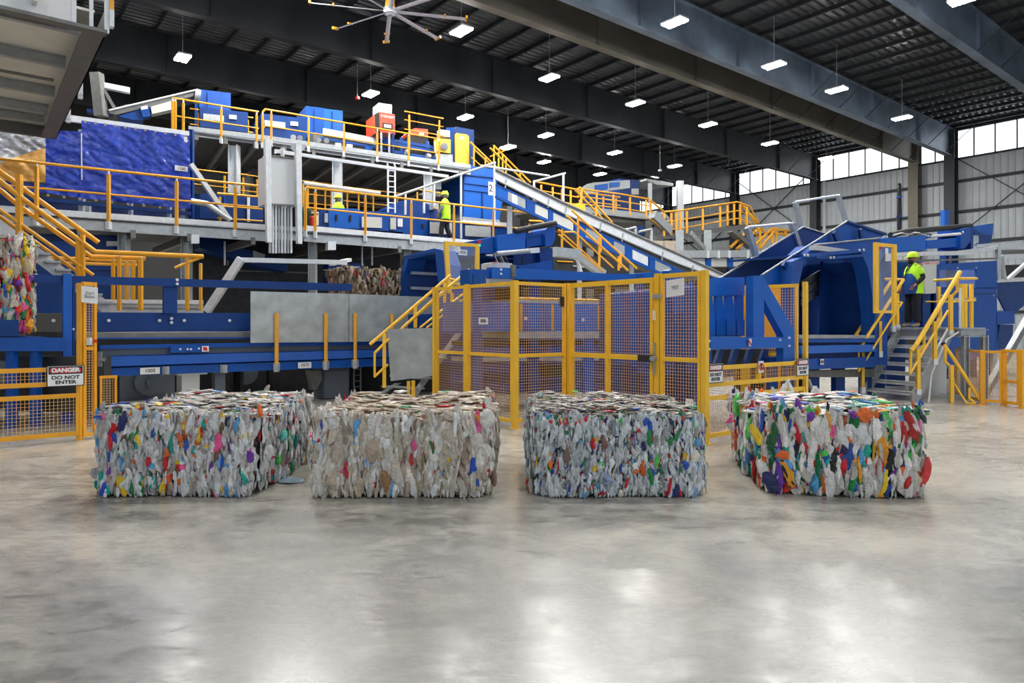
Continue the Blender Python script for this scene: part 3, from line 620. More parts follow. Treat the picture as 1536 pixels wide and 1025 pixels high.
legs(t, [LC.at(x, 0) + LC.n * 1.5 for x in (200, 400, 560)], 1.2, 0.16, darkm)
# galvanised side sheets with yellow stakes
for pts, w in (([(376, 437), (523, 441), (523, 513), (376, 514.5)], 'galvanised sheet guard, paler and wider, bolted on the blue conveyor'), ([(524, 441), (652, 446), (652, 511), (524, 513)], 'galvanised sheet guard next to the yellow stair, below the brown bale')):
    tag(plateon(LC, pts, 0.012, 'sheet_guard', sheet, None, -0.02), w, 'guard panel')
for (x, y0, y1), w in (((415, 470, 546), 'yellow stake nearest the edge of the wide galvanised sheet'), ((489, 470, 543), 'yellow stake before the sheet joint'), ((533, 470, 541), 'yellow stake just past the sheet joint'), ((588, 471, 500), 'short yellow stake behind the stair handrail')):
    w = w.replace('nearest the', 'by the')
    L2 = LC.back(-0.06); t = thing('guard_stake', w, 'post', L2(x, y1), 'yellow stakes holding the galvanised sheets')
    MB().beam(L2(x, y1 + 8 if y1 > 520 else y1), L2(x, y0), 0.06, 0.06, V(1, 0, 0)).build('stake', yel, t)
    if y1 > 520: MB().beam(L2(x, y1 + 12), L2(x, y1), 0.10, 0.08, V(1, 0, 0)).build('socket', galv, t)

# blue portal frame above the conveyor
t = thing('portal_frame', 'blue steel frame with long crossbar above the conveyor', 'frame', LC.at(101, 0))
LB = LC.back(0.1)
plateon(LB, [(50, 412), (528, 426), (528, 436.5), (50, 424)], 0.12, 'crossbar', dblue, t)
plateon(LB, [(95, 411), (108, 411), (108, 549), (95, 549)], 0.14, 'post', lblue, t, -0.06)
plateon(LB, [(109, 424), (113, 424), (113, 549), (109, 549)], 0.05, 'stiffener', dblue, t)
MB().beam(LB.at(101, 0), LB.at(101, 0.95), 0.14, 0.14, V(1, 0, 0)).build('foot_post', blue, t)
plateon(LB, [(246, 428), (266, 428), (266, 470), (246, 470)], 0.1, 'hanger_plate', dblue, t, 0.05)
mb = MB(); mb.bolt(LB(265.5, 420), -LC.n, 0.028); mb.bolt(LB(265.5, 426), -LC.n, 0.028); mb.bolt(LB(110, 494), -LC.n, 0.02); mb.build('bolts', lgalv, t)

# discharge table at the edge with the tall colourful bale on it
t = thing('discharge_table', 'blue steel table under the tall colourful bale', 'machine', LC.at(30, 0))
plateon(LC, [(-60, 506), (98, 507), (98, 527), (-60, 527)], 0.12, 'front_beam', blue, t, -0.1)
plateon(LC, [(-60, 505.5), (70, 505.5), (70, 508), (-60, 508)], 1.6, 'table_top', dblue, t, 0.0)
plateon(LC, [(-60, 480), (28, 480), (28, 505), (-60, 505)], 0.06, 'side_box', dblue, t, -0.12)
for x in (-40, 18, 54): MB().beam(LC.at(x, 0), LC.at(x, 1.22), 0.12, 0.12, V(1, 0, 0)).build('leg', blue, t)
MB().cube(LC.at(-50, 0).x, LC.at(-50, 0).x + 1.6, LC.at(-50, 0).y + 0.8, LC.at(-50, 0).y + 1.0, 0.2, 1.1).build('drive_housing', darkm, t)
q = LC.at(-60, 1.47) + LC.n * 0.02
bale('tall bright bale standing on the blue table at the picture edge', q, LC.d, LC.n, (LC.at(53, 0) - LC.at(-60, 0)).length, 1.0, 1.50, [(20, sr(205, 198, 188)), (14, sr(180, 168, 150)), (6, 'red'), (4, 'amber'), (4, 'yellow'), (5, 'sky'), (3, 'blue'), (4, 'green'), (3, 'orange'), (2, 'purple'), (2, 'pink'), (3, 'black'), (3, sr(230, 228, 220))], (520, 200, 120), (0.09, 0.22), keep=40, faces='RT',
     special=[(40, 400, 14, 26, sr(190, 170, 135), 0, 'F', 'crushed_bottle', 0.2), (14, 410, 12, 18, 'yellow', 0, 'F', 'crushed_bottle', 0.2), (27, 425, 10, 24, 'red', 10, 'F', 'crushed_bottle', 0.2), (10, 417, 10, 20, 'lime', 0, 'F', 'crushed_bottle', 0.2), (36, 460, 10, 16, 'pink', 0, 'F', 'crushed_bottle', 0.2), (45, 486, 12, 14, 'amber', 0, 'F', 'crushed_bottle', 0.2), (46, 418, 8, 14, 'purple', 0, 'F', 'crushed_bottle', 0.2), (36, 472, 6, 14, 'green', 0, 'F', 'crushed_bottle', 0.2)])
# brown bale leaving the press
LBr = LC.back(0.55); q = LBr.at(519, 1.56)
bale('brown earthy bale resting on the conveyor behind the galvanised sheets', q, LC.d, LC.n, (LBr.at(629, 0) - q).xy.length, 1.0, 1.36, PAL5, (760, 200, 200), (0.08, 0.20), keep=50, band=0.1, core=sr(60, 48, 38),
     special=[(575, 425, 5, 9, sr(230, 60, 110), 0, 'F', 'crushed_bottle', 0.2), (574, 419, 4, 5, 'red', 0, 'F', 'crushed_bottle', 0.2)])

# ================================================================ low fence and gate post by the first bale
LF = Ln(130, 9.6, 2050)
a, b2 = LF.at(-60, 0), LF.at(120, 0)
t = fence_panel('lower yellow mesh panel beneath the danger sign, near the first bale', a, b2, 0.07, 0.66, fw=0.06, rails=(), name='mesh_fence_panel', m=yel, post=(False, False))
t = fence_panel('upper yellow mesh panel carrying the danger sign, near the first bale', a, b2, 0.77, 1.03, fw=0.06, rails=(), m=yel, post=(False, False))
for x, w in ((-62, 'short yellow post of the low fence, cut by the picture edge'), (119.5, 'slim yellow post ending the low fence')):
    tag(MB().beam(LF.at(x, 0), LF.at(x, 1.05), 0.06, 0.06, V(1, 0, 0)).build('fence_post', yel), w, 'post')
p = LF.back(-0.06)(98.5, 564); sign_danger(p, LF.d, Z, 0.44, 0.285, 'red and black danger sign on the low fence beside the first bale')
a, b2 = LF.at(123, 0), LF.at(146, 0); b2 = b2 + LF.n * 0.1
t = fence_panel('tall narrow yellow mesh post panel with a handwritten paper', a, b2, 0.04, 2.22, fw=0.05, rails=(1.28,), m=yel, post=(False, False), cell=0.036, name='mesh_post_panel')
MB().beam(LF.at(119, 0) , LF.at(119, 2.2), 0.035, 0.06, V(1, 0, 0)).build('edge_strip', yel, t)
pp = LF.back(-0.06)(134.5, 442.5); n_ = plate(MB(), pp, LF.d - Z * 0.1, Z, 0.2, 0.23, 0.003).build('paper_note', paper, t)
text('Sort\nBales', pp - LF.n * 0.008, LF.d - Z * 0.1, Z, 0.06, gink, n_)
MB().tube(LF.back(-0.05)(143, 512), LF.back(-0.1)(143, 512), 0.025, 10).build('red_button', red, t)
MB().beam(LF.back(-0.07)(134, 507), LF.back(-0.07)(134, 518), 0.05, 0.05, V(1, 0, 0)).build('interlock_switch', white, t)
MB().beam(LF.back(-0.06)(150, 528), LF.back(-0.06)(150, 550), 0.05, 0.04, V(1, 0, 0)).beam(LF.back(-0.08)(148, 538), LF.back(-0.08)(158, 540), 0.05, 0.05).build('latch', dgalv, t)
La = Ln(150, 10.9, 2050)
fence_panel('small dark-backed mesh panel just behind the tall narrow post', La.at(149, 0), La.at(176, 0), 0.03, 0.80, fw=0.045, rails=(), m=yel, post=(False, False), cell=0.04)

# dim plant under and behind the conveyor
LU = Ln(300, 15.5, 2050)
for i, (x0, x1, h0, h1, dep, m, w) in enumerate(((180, 262, 0, 0.75, 0.8, slategrey, 'dim gearbox block under the conveyor by the white leg'), (330, 400, 0, 1.0, 0.7, darkm, 'dark machine housing under the conveyor behind the second leg'), (-120, 120, 0, 1.3, 0.6, darkm, 'dark machine base behind the low fence'))):
    t = thing('drive_unit', w, 'machine', LU.at(x0, h0))
    a, b2 = LU.at(x0, h0), LU.at(x1, h0)
    MB().ext([a, b2, b2 + LU.n * dep, a + LU.n * dep], Z * (h1 - h0)).build('housing', m, t)
    MB().tube(LU.at((x0 + x1) / 2, h1 * 0.5) - LU.n * 0.2, LU.at((x0 + x1) / 2, h1 * 0.5), 0.28, 16).tube(LU.at((x0 + x1) / 2, h1 * 0.5) - LU.n * 0.35, LU.at((x0 + x1) / 2, h1 * 0.5), 0.08, 12).build('pulley', slategrey, t)
LK = Ln(500, 15.0, 2050)
t = thing('control_cabinet', 'slate grey cabinet standing under the conveyor between two bales', 'cabinet', LK.at(500, 0))
MB().ext([LK.at(484, 0.02), LK.at(524, 0.02), LK.at(524, 0.02) + LK.n * 0.5, LK.at(484, 0.02) + LK.n * 0.5], Z * 0.72).build('body', slategrey, t)
plateon(LK, [(487, 558), (522, 556.5), (522, 597), (487, 598)], 0.01, 'door', mat('slate_door', (0.15, 0.18, 0.22), 0.5), t, -0.012)
plateon(LK, [(463, 556), (483, 556), (483, 570), (474, 585), (469, 585)], 0.2, 'bracket', dgalv, t, -0.1)
t = thing('cable_ladder', 'dark lattice cable ladder standing beside the slate cabinet', 'ladder', LK.at(540, 0))
for x in (531, 541): MB().beam(LK.at(x, 0), LK.at(x, 0.85), 0.02, 0.03, V(1, 0, 0)).build('rail', dgalv, t)
for k in range(6): MB().beam(LK.at(531, 0.1 + k * 0.13), LK.at(541, 0.1 + k * 0.13), 0.02, 0.02).build('rung', dgalv, t)

# ================================================================ press chamber with its screen
LP = Ln(640, 15.4, 2050)
t = thing('bale_press', 'blue baling press with arched chamber mouth behind the brown bale', 'machine', LP.at(640, 0))
LM = Ln(655, 14.9, -50)
plateon(LM, [(601, 412), (607, 384), (652, 372.5), (663, 377), (652, 381), (612, 389), (606, 412)], 0.5, 'chamber_roof', blue, t)
plateon(LM, [(652, 373), (663, 375), (671, 398), (675, 445), (676, 500), (661, 500), (659, 440), (654, 395)], 0.35, 'arched_column', blue, t, -0.05)
plateon(LM, [(600, 408), (606, 405), (605, 470), (600, 470)], 0.3, 'chamber_edge', blue, t)
MB().ext([LM(606, 388), LM(606, 470), LM(606, 470) + LM.n * 2.4, LM(606, 388) + LM.n * 2.4], LM.d * 0.04).build('chamber_wall', dblue, t)
MB().ext([LM(606, 388), LM(655, 381), LM(655, 381) + LM.n * 2.4, LM(606, 388) + LM.n * 2.4], Z * 0.04).build('chamber_ceiling', dblue, t)
MB().ext([LM(606, 470) + LM.n * 2.4, LM(655, 475) + LM.n * 2.4, LM(655, 375) + LM.n * 2.4, LM(606, 382) + LM.n * 2.4], LM.n * 0.05).build('chamber_back', black, t)
for y in (409, 432): MB().beam(LM(608, y) + LM.n * 0.15, LM(608, y) + LM.n * 2.3, 0.08, 0.07).build('cross_bar', galv, t)
plateon(LP, [(622, 472), (676, 470), (676, 545), (622, 545)], 0.8, 'lower_body', dblue, t, 0.15)
plateon(LP, [(676, 400), (760, 404), (762, 640), (676, 600)], 2.0, 'press_body', blue, t, 0.5)
plateon(LP, [(719, 372), (728, 378), (738, 440), (738, 470), (722, 470), (720, 420)], 0.3, 'second_arched_column', dblue, t, 0.1)
LS = Ln(690, 14.4, 2050)
t = thing('access_door_screen', 'yellow framed clear door screen standing beside the arched chamber', 'screen', LS.at(690, 1.0))
for nm, pts in (('side_frame', [(667, 362), (672.5, 362), (678, 440), (672, 440)]), ('side_frame', [(714, 368), (719.5, 368), (719.5, 440), (714, 440)]), ('top_frame', [(667, 362), (719.5, 366), (719.5, 371), (667, 368)]), ('bottom_frame', [(673, 423), (717, 426), (717, 430), (673, 427)])): plateon(LS, pts, 0.05, nm, lyel, t, -0.02 if 'side' in nm else 0)
plateon(LS, [(673, 368), (715, 371), (715, 426), (677, 424)], 0.01, 'clear_pane', clearp, t, 0.02)
label_on(LS, 694, 379, 16, 8, '1076', t, 'number_label', -0.03)
t2 = thing('signal_light', 'small red and green signal light on the yellow screen corner', 'signal light', LS(719, 370))
MB().tube(LS(719, 366), LS(719, 361), 0.035, 10).build('red_lens', red, t2); MB().tube(LS(719, 370), LS(719, 366.5), 0.03, 10).build('green_lens', green_l, t2)

# platform stair with yellow rails beside the press
t = thing('access_stair', 'short galvanised stair with yellow rails climbing beside the mesh enclosure', 'stairs', P(600, 560, 13.2) * 1)
Ds = 13.0
mb = MB(); mb.ext([P(548, 603, Ds + 1.1), P(556, 603, Ds + 1.1), P(598, 575, Ds + 1.1), P(592, 575, Ds + 1.1)], V(0.05, 0.03, 0)); mb.build('stringer', galv, t)
mb = MB(); mb.ext([P(605, 607, Ds), P(612, 607, Ds), P(690, 500, Ds + 0.8), P(683, 500, Ds + 0.8)], V(0.05, 0.03, 0)); mb.build('stringer', galv, t)
for k in range(5):
    u = k / 5; a = P(560 + u * 60, 597 - u * 80, Ds + 1.0); b2 = P(610 + u * 55, 600 - u * 76, Ds + 0.1); MB().ext([a, b2, b2 + V(0.2, 0.08, 0), a + V(0.2, 0.08, 0)], Z * 0.03).build('tread', galv, t)
MB().ext([P(581, 494, Ds), P(650, 492, Ds - 0.35), P(650, 564, Ds - 0.35), P(586, 572, Ds)], V(0.004, 0.012, 0)).build('infill_sheet', sheet, t)
def rp(parent, name, pts, r=0.025, m=lyel): return MB().path([P(*q) for q in pts], r).build(name, m, parent)
rp(t, 'handrail', [(555, 517, Ds), (676, 413, Ds + 0.9)], 0.032); rp(t, 'handrail', [(562, 530, Ds - 0.1), (582, 510, Ds), (602, 494, Ds + 0.1), (686, 421, Ds + 0.8), (676, 419, Ds + 1)], 0.026)
rp(t, 'end_loop', [(562, 529, Ds - 0.1), (562, 565, Ds - 0.1), (582, 547, Ds)], 0.024)
rp(t, 'handrail', [(604, 492, Ds - 0.1), (650, 450, Ds), (704, 405, Ds + 0.6)], 0.03); rp(t, 'mid_rail', [(630, 492, Ds), (700, 437, Ds + 0.6)], 0.024); rp(t, 'mid_rail', [(640, 492, Ds + 0.2), (704, 442, Ds + 0.8)], 0.02)
for x, y0, y1, d in ((576.5, 500, 582, 0), (623, 460, 492, 0.4), (613, 572, 603, -0.1), (620, 571, 606, -0.3), (667, 424, 493, 0.8), (678, 440, 493, 0.9)): MB().beam(P(x, y1, Ds + d), P(x, y0, Ds + d), 0.06, 0.06, V(1, 0, 0)).build('post', lyel, t)

# ================================================================ tall mesh enclosure
pA, pA2, pB, pC, pD, pE, pF_ = G(655, 12.5), G(699, 11.75), G(770, 10.7), G(848, 11.35), G(1053, 9.22), G(1208, 10.85), G(1120, 11.65)
gx = None
fence_panel('narrow mesh panel of the enclosure, next to the yellow stair', pA, pA2, group=gx, th=0.0042, post=(True, True))
fence_panel('mesh panel carrying the small white 1076 plate, left of the enclosure corner post'.replace('left of', 'before'), pA2, pB, group=gx, th=0.0042, post=(False, True))
fence_panel('mesh panel between enclosure corner post and the double gate post', pB, pC, group=gx, th=0.0042, post=(False, True))
d_ = (pD - pC).normalized(); gL = (pD - pC).length
fence_panel('wide mesh gate of the enclosure with a central upright', pC + d_ * 0.12, pC + d_ * gL * 0.70, z1=2.3, fw=0.075, uprights=(0.48,), th=0.0042, post=(False, False), name='mesh_gate', cat='gate')
fence_panel('tall mesh panel with the white paper sheet', pC + d_ * gL * 0.74, pD, z1=2.34, fw=0.06, th=0.0042, post=(True, True), rails=(1.13,))
k = MB(); q = pC + d_ * gL * 0.715; n_ = V(-d_.y, d_.x, 0); n_ = n_ if n_.y < 0 else -n_
t = thing('gate_lock', 'dark metal gate lock and latch on the mesh gate', 'lock', q + Z * 1.05)
MB().beam(q + Z * 1.13 - d_ * 0.28 + n_ * 0.06, q + Z * 1.13 - d_ * 0.02 + n_ * 0.06, 0.08, 0.10).build('lock_body', darkm, t)
MB().beam(q + Z * 0.9 + n_ * 0.06, q + Z * 1.36 + n_ * 0.06, 0.035, 0.02, d_).tube(q + Z * 1.13 + n_ * 0.05, q + Z * 1.13 + n_ * 0.12, 0.04, 10).build('latch', galv, t)
MB().beam(q + Z * 1.68 + n_ * 0.05, q + Z * 1.82 + n_ * 0.05, 0.06, 0.02, d_).build('white_tag', paper, t)
MB().beam(q + d_ * -0.03 + Z * 2.02 + n_ * 0.06, q + d_ * 0.12 + Z * 2.02 + n_ * 0.06, 0.02, 0.06).build('hasp', galv, t)
MB().beam(pC + Z * 1.92 + n_ * 0.08, pC + Z * 2.08 + n_ * 0.08, 0.06, 0.06, d_).build('upper_hinge', darkm, t)
q = pC + d_ * gL * 0.855 + n_ * 0.07 + Z * 2.13
t = thing('paper_sign', 'crooked white paper sheet reading PET taped on the tall mesh panel', 'paper sheet', q)
rr_ = (d_ * 1.0 + Z * 0.07).normalized(); plate(MB(), q, rr_, Z, 0.31, 0.235, 0.003).build('sheet', paper, t); text('PET', q + n_ * 0.006, rr_, Z, 0.075, gink, t)
q = (pA2 + (pB - pA2) * 0.42); dn = V(-(pB - pA2).normalized().y, (pB - pA2).normalized().x, 0); dn = dn if dn.y < 0 else -dn
t = thing('number_plate', 'small white 1076 plate hung on the mesh fence', 'plate', q + Z * 1.68)
d2 = (pB - pA2).normalized(); plate(MB(), q + Z * 1.68 + dn * 0.03, d2, Z, 0.26, 0.11, 0.004).build('plate_sheet', paper, t); text('1076', q + Z * 1.68 + dn * 0.04, d2, Z, 0.085, ink, t)
# danger fence
LD = Ln(1053, 9.22, 2050)
d3 = (pE - pD).normalized(); s0_ = pD + d3 * 0.08
fence_panel('lower yellow mesh panel under the two danger signs', s0_, pE - d3 * 0.05, 0.07, 0.64, rails=(), fw=0.06, post=(False, False), th=0.0042)
fence_panel('upper yellow mesh panel between the two danger signs', s0_, pE - d3 * 0.05, 0.76, 1.05, rails=(), fw=0.06, uprights=(0.5,), post=(False, False), th=0.0042)
fence_panel('tall mesh panel glimpsed through the slots of the blue fins', G(1058, 12.3), pF_, 0.3, 2.28, rails=(), post=(False, False), th=0.0042)
fence_panel('tall mesh panel behind the blue pusher frame at the enclosure end', pF_, pE + V(-0.05, 0.15, 0), 0.3, 2.28, rails=(1.13,), post=(True, False), th=0.0042)
tag(MB().beam(pE, pE + Z * 2.3, 0.06, 0.07, d3).build('fence_post', lyel), 'tall yellow end post beside the second danger sign', 'post')
tag(MB().beam(pF_ + V(0.42, -0.06, 0), pF_ + V(0.42, -0.06, 2.28), 0.26, 0.05, V(0, 1, 0)).build('guard_plate', yel), 'solid yellow guard plate behind the slanting blue arm', 'guard plate')
nd = V(d3.y, -d3.x, 0)
sign_danger(pD + d3 * 0.22 + nd * 0.05 + Z * 0.955, d3, Z, 0.35, 0.27, 'danger sign on the low fence beside the tall gate panel')
sign_danger(pE - d3 * 0.18 + nd * 0.05 + Z * 0.955, d3, Z, 0.35, 0.27, 'danger sign on the low fence beside the tall end post')
q = pD + d3 * ((pE - pD).length * 0.5) + nd * 0.05 + Z * 1.0
t = thing('prohibition_sign', 'small square no-entry pictogram sign between the danger signs', 'sign', q)
plate(MB(), q, d3, Z, 0.13, 0.17, 0.004).build('plate_sheet', signwhite, t)
mb = MB()
for i in range(24):
    a0, a1 = 2 * math.pi * i / 24, 2 * math.pi * (i + 1) / 24; c0 = q + nd * 0.012
    mb.beam(c0 + d3 * math.cos(a0) * 0.05 + Z * math.sin(a0) * 0.05, c0 + d3 * math.cos(a1) * 0.05 + Z * math.sin(a1) * 0.05, 0.006, 0.014)
mb.beam(q + nd * 0.012 + d3 * 0.035 - Z * 0.035, q + nd * 0.012 - d3 * 0.035 + Z * 0.035, 0.006, 0.012).build('red_ring', signred, t)
MB().beam(q + nd * 0.008 - Z * 0.03, q + nd * 0.008 + Z * 0.03, 0.01, 0.02, d3).ball(q + nd * 0.01 + Z * 0.035, 0.01).build('figure_mark', ink, t)

# ================================================================ plant inside the enclosure
LE = Ln(770, 13.0, 2050)
t = thing('bale_ejector', 'blue bale ejector bed seen through the yellow mesh', 'machine', LE.at(850, 0))
plateon(LE, [(700, 452), (960, 458), (960, 497), (700, 497)], 0.8, 'upper_body', mat('mid_blue_paint', (0.02, 0.14, 0.52), 0.35, 0, 0.2, 2), t)
plateon(LE, [(770, 498), (960, 498), (960, 508), (770, 508)], 1.2, 'bed', galv, t, -0.15)
for y0, y1, m in ((512, 519, darkm), (522, 533, blue), (536, 543, galv), (546, 560, dblue), (575, 590, dblue)): plateon(LE, [(700, y0), (1000, y0 - 2), (1000, y1 - 3), (700, y1)], 0.5, 'side_rail', m, t, 0.02)
for x in (715, 800, 882, 950): MB().beam(LE.at(x, 0), LE.at(x, 1.45), 0.18, 0.22, V(1, 0, 0)).build('leg', dblue if x != 882 else lblue, t)
plateon(LE, [(815, 548), (843, 548), (843, 566), (815, 566)], 0.05, 'motor_opening', black, t, -0.1)
MB().bolt(LE.back(-0.05)(788, 478), -LE.n, 0.04).bolt(LE.back(-0.05)(874, 480), -LE.n, 0.04).build('bolts', lgalv, t)
LG = Ln(1000, 11.6, 2050)
t = thing('bale_kicker', 'upright blue kicker plates behind the tall mesh gate', 'machine', LG.at(1000, 0))
plateon(LG, [(925, 440), (1050, 430), (1050, 560), (925, 545)], 0.4, 'kicker_plate', blue, t, 0.3)
plateon(LG, [(960, 560), (1050, 565), (1050, 600), (960, 592)], 0.6, 'lower_plate', dblue, t, 0.2)
plateon(LG, [(1003, 406), (1008, 404), (1020, 404), (1024, 412), (1024, 470), (1010, 470)], 0.15, 'curved_head', lblue, t)
for x in (940, 1020): MB().beam(LG.at(x, 0), LG.at(x, 1.0) , 0.15, 0.15, V(1, 0, 0)).build('leg', dblue, t)
t = railing('yellow inner guard rail behind the mesh enclosure', [LE(778, 448), LE(900, 451)], [782, 829, 898], hp=0.62, m=yel, sleeve=False, mids=())
LGa = Ln(740, 12.0, 2050)
t = thing('gantry_beam', 'horizontal blue gantry beam just above the mesh fence', 'beam', LGa(850, 470))
plateon(LGa, [(738, 401), (800, 403.5), (920, 411), (950, 411), (978, 408), (983, 411), (983, 417), (945, 421), (850, 420), (738, 417.5)], 0.16, 'main_beam', lblue, t)
plateon(LGa, [(728, 405), (738, 405), (738, 416), (728, 416)], 0.1, 'link_plate', blue, t, 0.05); plateon(LGa, [(705, 404), (729, 404.5), (729, 431), (705, 431)], 0.3, 'end_block', blue, t)
mb = MB(); mb.bolt(LGa(751, 404.5), -LGa.n, 0.022).bolt(LGa(751, 411), -LGa.n, 0.022).build('bolts', lgalv, t)
for x in (716, 960): MB().beam(LGa.at(x, 0), LGa(x, 412), 0.14, 0.14, V(1, 0, 0)).build('leg', blue, t)
tb = thing('junction_box', 'cream electrical junction box behind the gantry beam', 'control box', LGa(750, 430))
plateon(LGa, [(734, 395), (740, 393.5), (768, 395), (768, 430), (734, 431)], 0.25, 'box', cream, tb, 0.3)
MB().bolt(LGa.back(0.28)(743, 394), Z, 0.03).build('red_button', red, tb)
tag(MB().tube(LGa(769.5, 430), LGa(769.5, 416), 0.02, 8).tube(LGa(769.5, 416), LGa(769.5, 398), 0.055, 10).build('sensor_rod', dgalv), 'dark sensor rod standing on the enclosure corner post', 'sensor')
# press head
LH = Ln(740, 15.5, 2050)
t = thing('hydraulic_press', 'blue hydraulic press head with grey cylinder above the gantry beam', 'machine', LH.at(780, 0))
plateon(LH, [(720, 360), (741, 356), (741, 380), (722, 380)], 0.8, 'ram_block', blue, t, 0.1); plateon(LH, [(740, 357), (747, 355), (747, 379), (740, 379)], 0.7, 'ram_web', dblue, t, 0.25)
plateon(LH, [(746, 354), (783, 347.5), (788, 349), (788, 376), (746, 378)], 0.9, 'main_block', lblue, t)
plateon(LH, [(790, 356), (818, 353), (818, 367), (790, 371)], 0.5, 'cylinder_housing', blue, t, 0.1); plateon(LH, [(789, 350), (800, 349), (800, 352), (820, 350), (820, 354), (789, 358)], 0.5, 'top_flange', blue, t, 0.1)
plateon(LH, [(818, 345), (826, 338), (833, 342), (833, 358), (828, 369), (818, 370)], 0.6, 'end_plate', blue, t); plateon(LH, [(770, 376), (829, 372), (829, 394), (800, 398), (770, 400)], 0.8, 'lower_body', dblue, t, 0.3)
plateon(LH, [(809, 374), (828, 372), (828, 408), (812, 408)], 0.6, 'support_column', dblue, t, 0.15); plateon(LH, [(775, 399), (829, 391), (829, 409), (790, 409)], 0.4, 'base_beam', blue, t)
a, b2 = LH.back(-0.2)(745, 381), LH.back(-0.2)(800, 376); MB().tube(a, b2, 0.055, 12).build('cylinder_tube', galv, t); MB().beam(LH.back(-0.2)(793, 376.5), LH.back(-0.2)(807, 375.5), 0.12, 0.12).build('cylinder_clevis', lgalv, t)
for k in range(6):
    MB().path([LH(741 + k * 3, 380), LH(745 + k * 3.5, 390 + k), LH(750 + k * 5, 400)], 0.012, 5).build('hydraulic_hose', (cream, black, dgalv)[k % 3], t)
MB().path([LH(772, 347), LH(800, 341), LH(833, 335)], 0.07, 8).build('cable_sleeve', black, t)
MB().beam(LH.at(818, 0) + LH.n * 0.4, LH(818, 400) + LH.n * 0.4, 0.3, 0.3, V(1, 0, 0)).build('leg', dblue, t)

LU2 = Ln(300, 18.5, 2050)
t = thing('dark_mass', 'dark block added for the shade under the near conveyor', 'machine', LU2.at(400, 0))
MB().cube(G(40, 16.6).x, G(655, 16.6).x, 16.6, 17.4, 0, 1.45).build('housing', darkm, t)  # dark block added in place of the shade under the conveyor
for x in (120, 220, 380, 440, 560, 600): MB().beam(LU2.at(x, 0) - LU2.n * 0.2, LU2.at(x, 1.6) - LU2.n * 0.2, 0.2, 0.2, X_).build('column', slategrey, t)
# ================================================================ pusher frame before the second press
LQ = Ln(1060, 9.46, 2050)
t = thing('bale_pusher', 'blue bale pusher with slotted fins and slanting arm behind the danger signs', 'machine', LQ.at(1120, 0))
for i in range(4):
    x0 = 1060 + i * 15.2; x1 = x0 + 14.0 if i < 3 else x0 + 9
    MB().ext(poly(LQ.back(0.35), [(x0, 418), (x0 + 15, 418), (x0 + 15, 444), (x0 + 8.5, 444), (x0 + 13, 487), (x0 + 13, 503), (x0, 503)] if i < 3 else [(x0, 418), (x0 + 10, 418), (x0 + 10, 503), (x0, 503)]), LQ.n * 0.06).build('fin', lblue, t)
plateon(LQ, [(1059, 417), (1117, 416), (1117, 443), (1059, 444)], 0.08, 'head_plate', lblue, t, 0.33); plateon(LQ, [(1059, 480), (1117, 480), (1117, 504), (1059, 504)], 0.05, 'foot_plate', blue, t, 0.38)
plateon(LQ, [(1130, 414), (1144, 413.5), (1192, 497), (1192, 545), (1175, 545), (1175, 503), (1146, 449), (1146, 506), (1130, 506)], 0.12, 'slanting_arm', lblue, t, -0.05)
plateon(LQ, [(1066, 505.5), (1180, 506), (1180, 522), (1066, 524)], 0.16, 'cross_beam', lblue, t, -0.12)
plateon(LQ, [(1059, 484), (1068, 506), (1068, 548), (1059, 548)], 0.1, 'side_brace', blue, t, 0.0)
plateon(LQ, [(1068, 525), (1174, 523), (1174, 545), (1068, 548)], 0.05, 'lower_grille', darkm, t, 0.5)
for k in range(4): plateon(LQ, [(1072 + k * 22, 548), (1080 + k * 22, 524), (1088 + k * 22, 524), (1080 + k * 22, 548)], 0.05, 'grille_bar', dblue, t, 0.3)
mb = MB()
for x, y in ((1183, 507), (1183, 519), (1063, 512), (1063, 524), (1169, 510)): mb.bolt(LQ.back(-0.15)(x, y), -LQ.n, 0.02)
mb.build('bolts', lgalv, t)
label_on(LQ, 1125, 514, 7, 11, '', t, 'pictogram_label', -0.14); MB().beam(LQ.back(-0.16)(1123, 510), LQ.back(-0.16)(1127, 518), 0.01, 0.015).build('pictogram_mark', red, t)
for x in (1072, 1180): MB().beam(LQ.at(x, 0) + LQ.n * 0.25, LQ.at(x, 1.1) + LQ.n * 0.25, 0.14, 0.14, V(1, 0, 0)).build('leg', blue, t)

# ================================================================ second press
LR = Ln(1250, 14.0, 2050)
t = thing('bale_press', 'large blue baling press with gabled hopper sides and deep chamber mouth', 'machine', LR.at(1260, 0))
Lfar = Ln(1200, 16.2, 2050)
plateon(Lfar, [(1079, 418), (1205, 340.5), (1240, 351), (1240, 425), (1079, 425)], 0.06, 'hopper_side', dblue, t)
MB().path([Lfar.back(-0.03)(1079, 418), Lfar.back(-0.03)(1205, 340.5), Lfar.back(-0.03)(1240, 351)], 0.02, 6).build('hopper_rim', galv, t)
plateon(LR, [(1143, 413), (1271, 332), (1329, 350.5), (1320, 358), (1222, 367), (1204, 384), (1194, 426), (1150, 426)], 0.05, 'hopper_side', blue, t, 0.3)
MB().path([LR.back(0.28)(1143, 412.5), LR.back(0.28)(1271, 331.5)], 0.018, 6).build('hopper_rim', galv, t)
MB().path([LR.back(0.27)(1271, 333), LR.back(0.27)(1329, 351.5)], 0.035, 6).build('hopper_rim', dblue, t)
for a, b2 in (((1251, 348), (1256, 362)), ((1290, 344), (1292, 357)), ((1175, 395), (1190, 420))): MB().beam(LR.back(0.2)(*a), LR.back(0.2)(*b2), 0.06, 0.12).build('stiffener', dblue, t)
plateon(LR, [(1222, 368), (1320, 357.5), (1328, 378), (1316, 402), (1302, 376), (1222, 382), (1206, 400), (1206, 384)], 0.4, 'header_beam', blue, t, 0.15)
MB().path([LR.back(0.13)(1220, 367.5), LR.back(0.13)(1320, 357)], 0.02, 6).build('header_edge', galv, t)
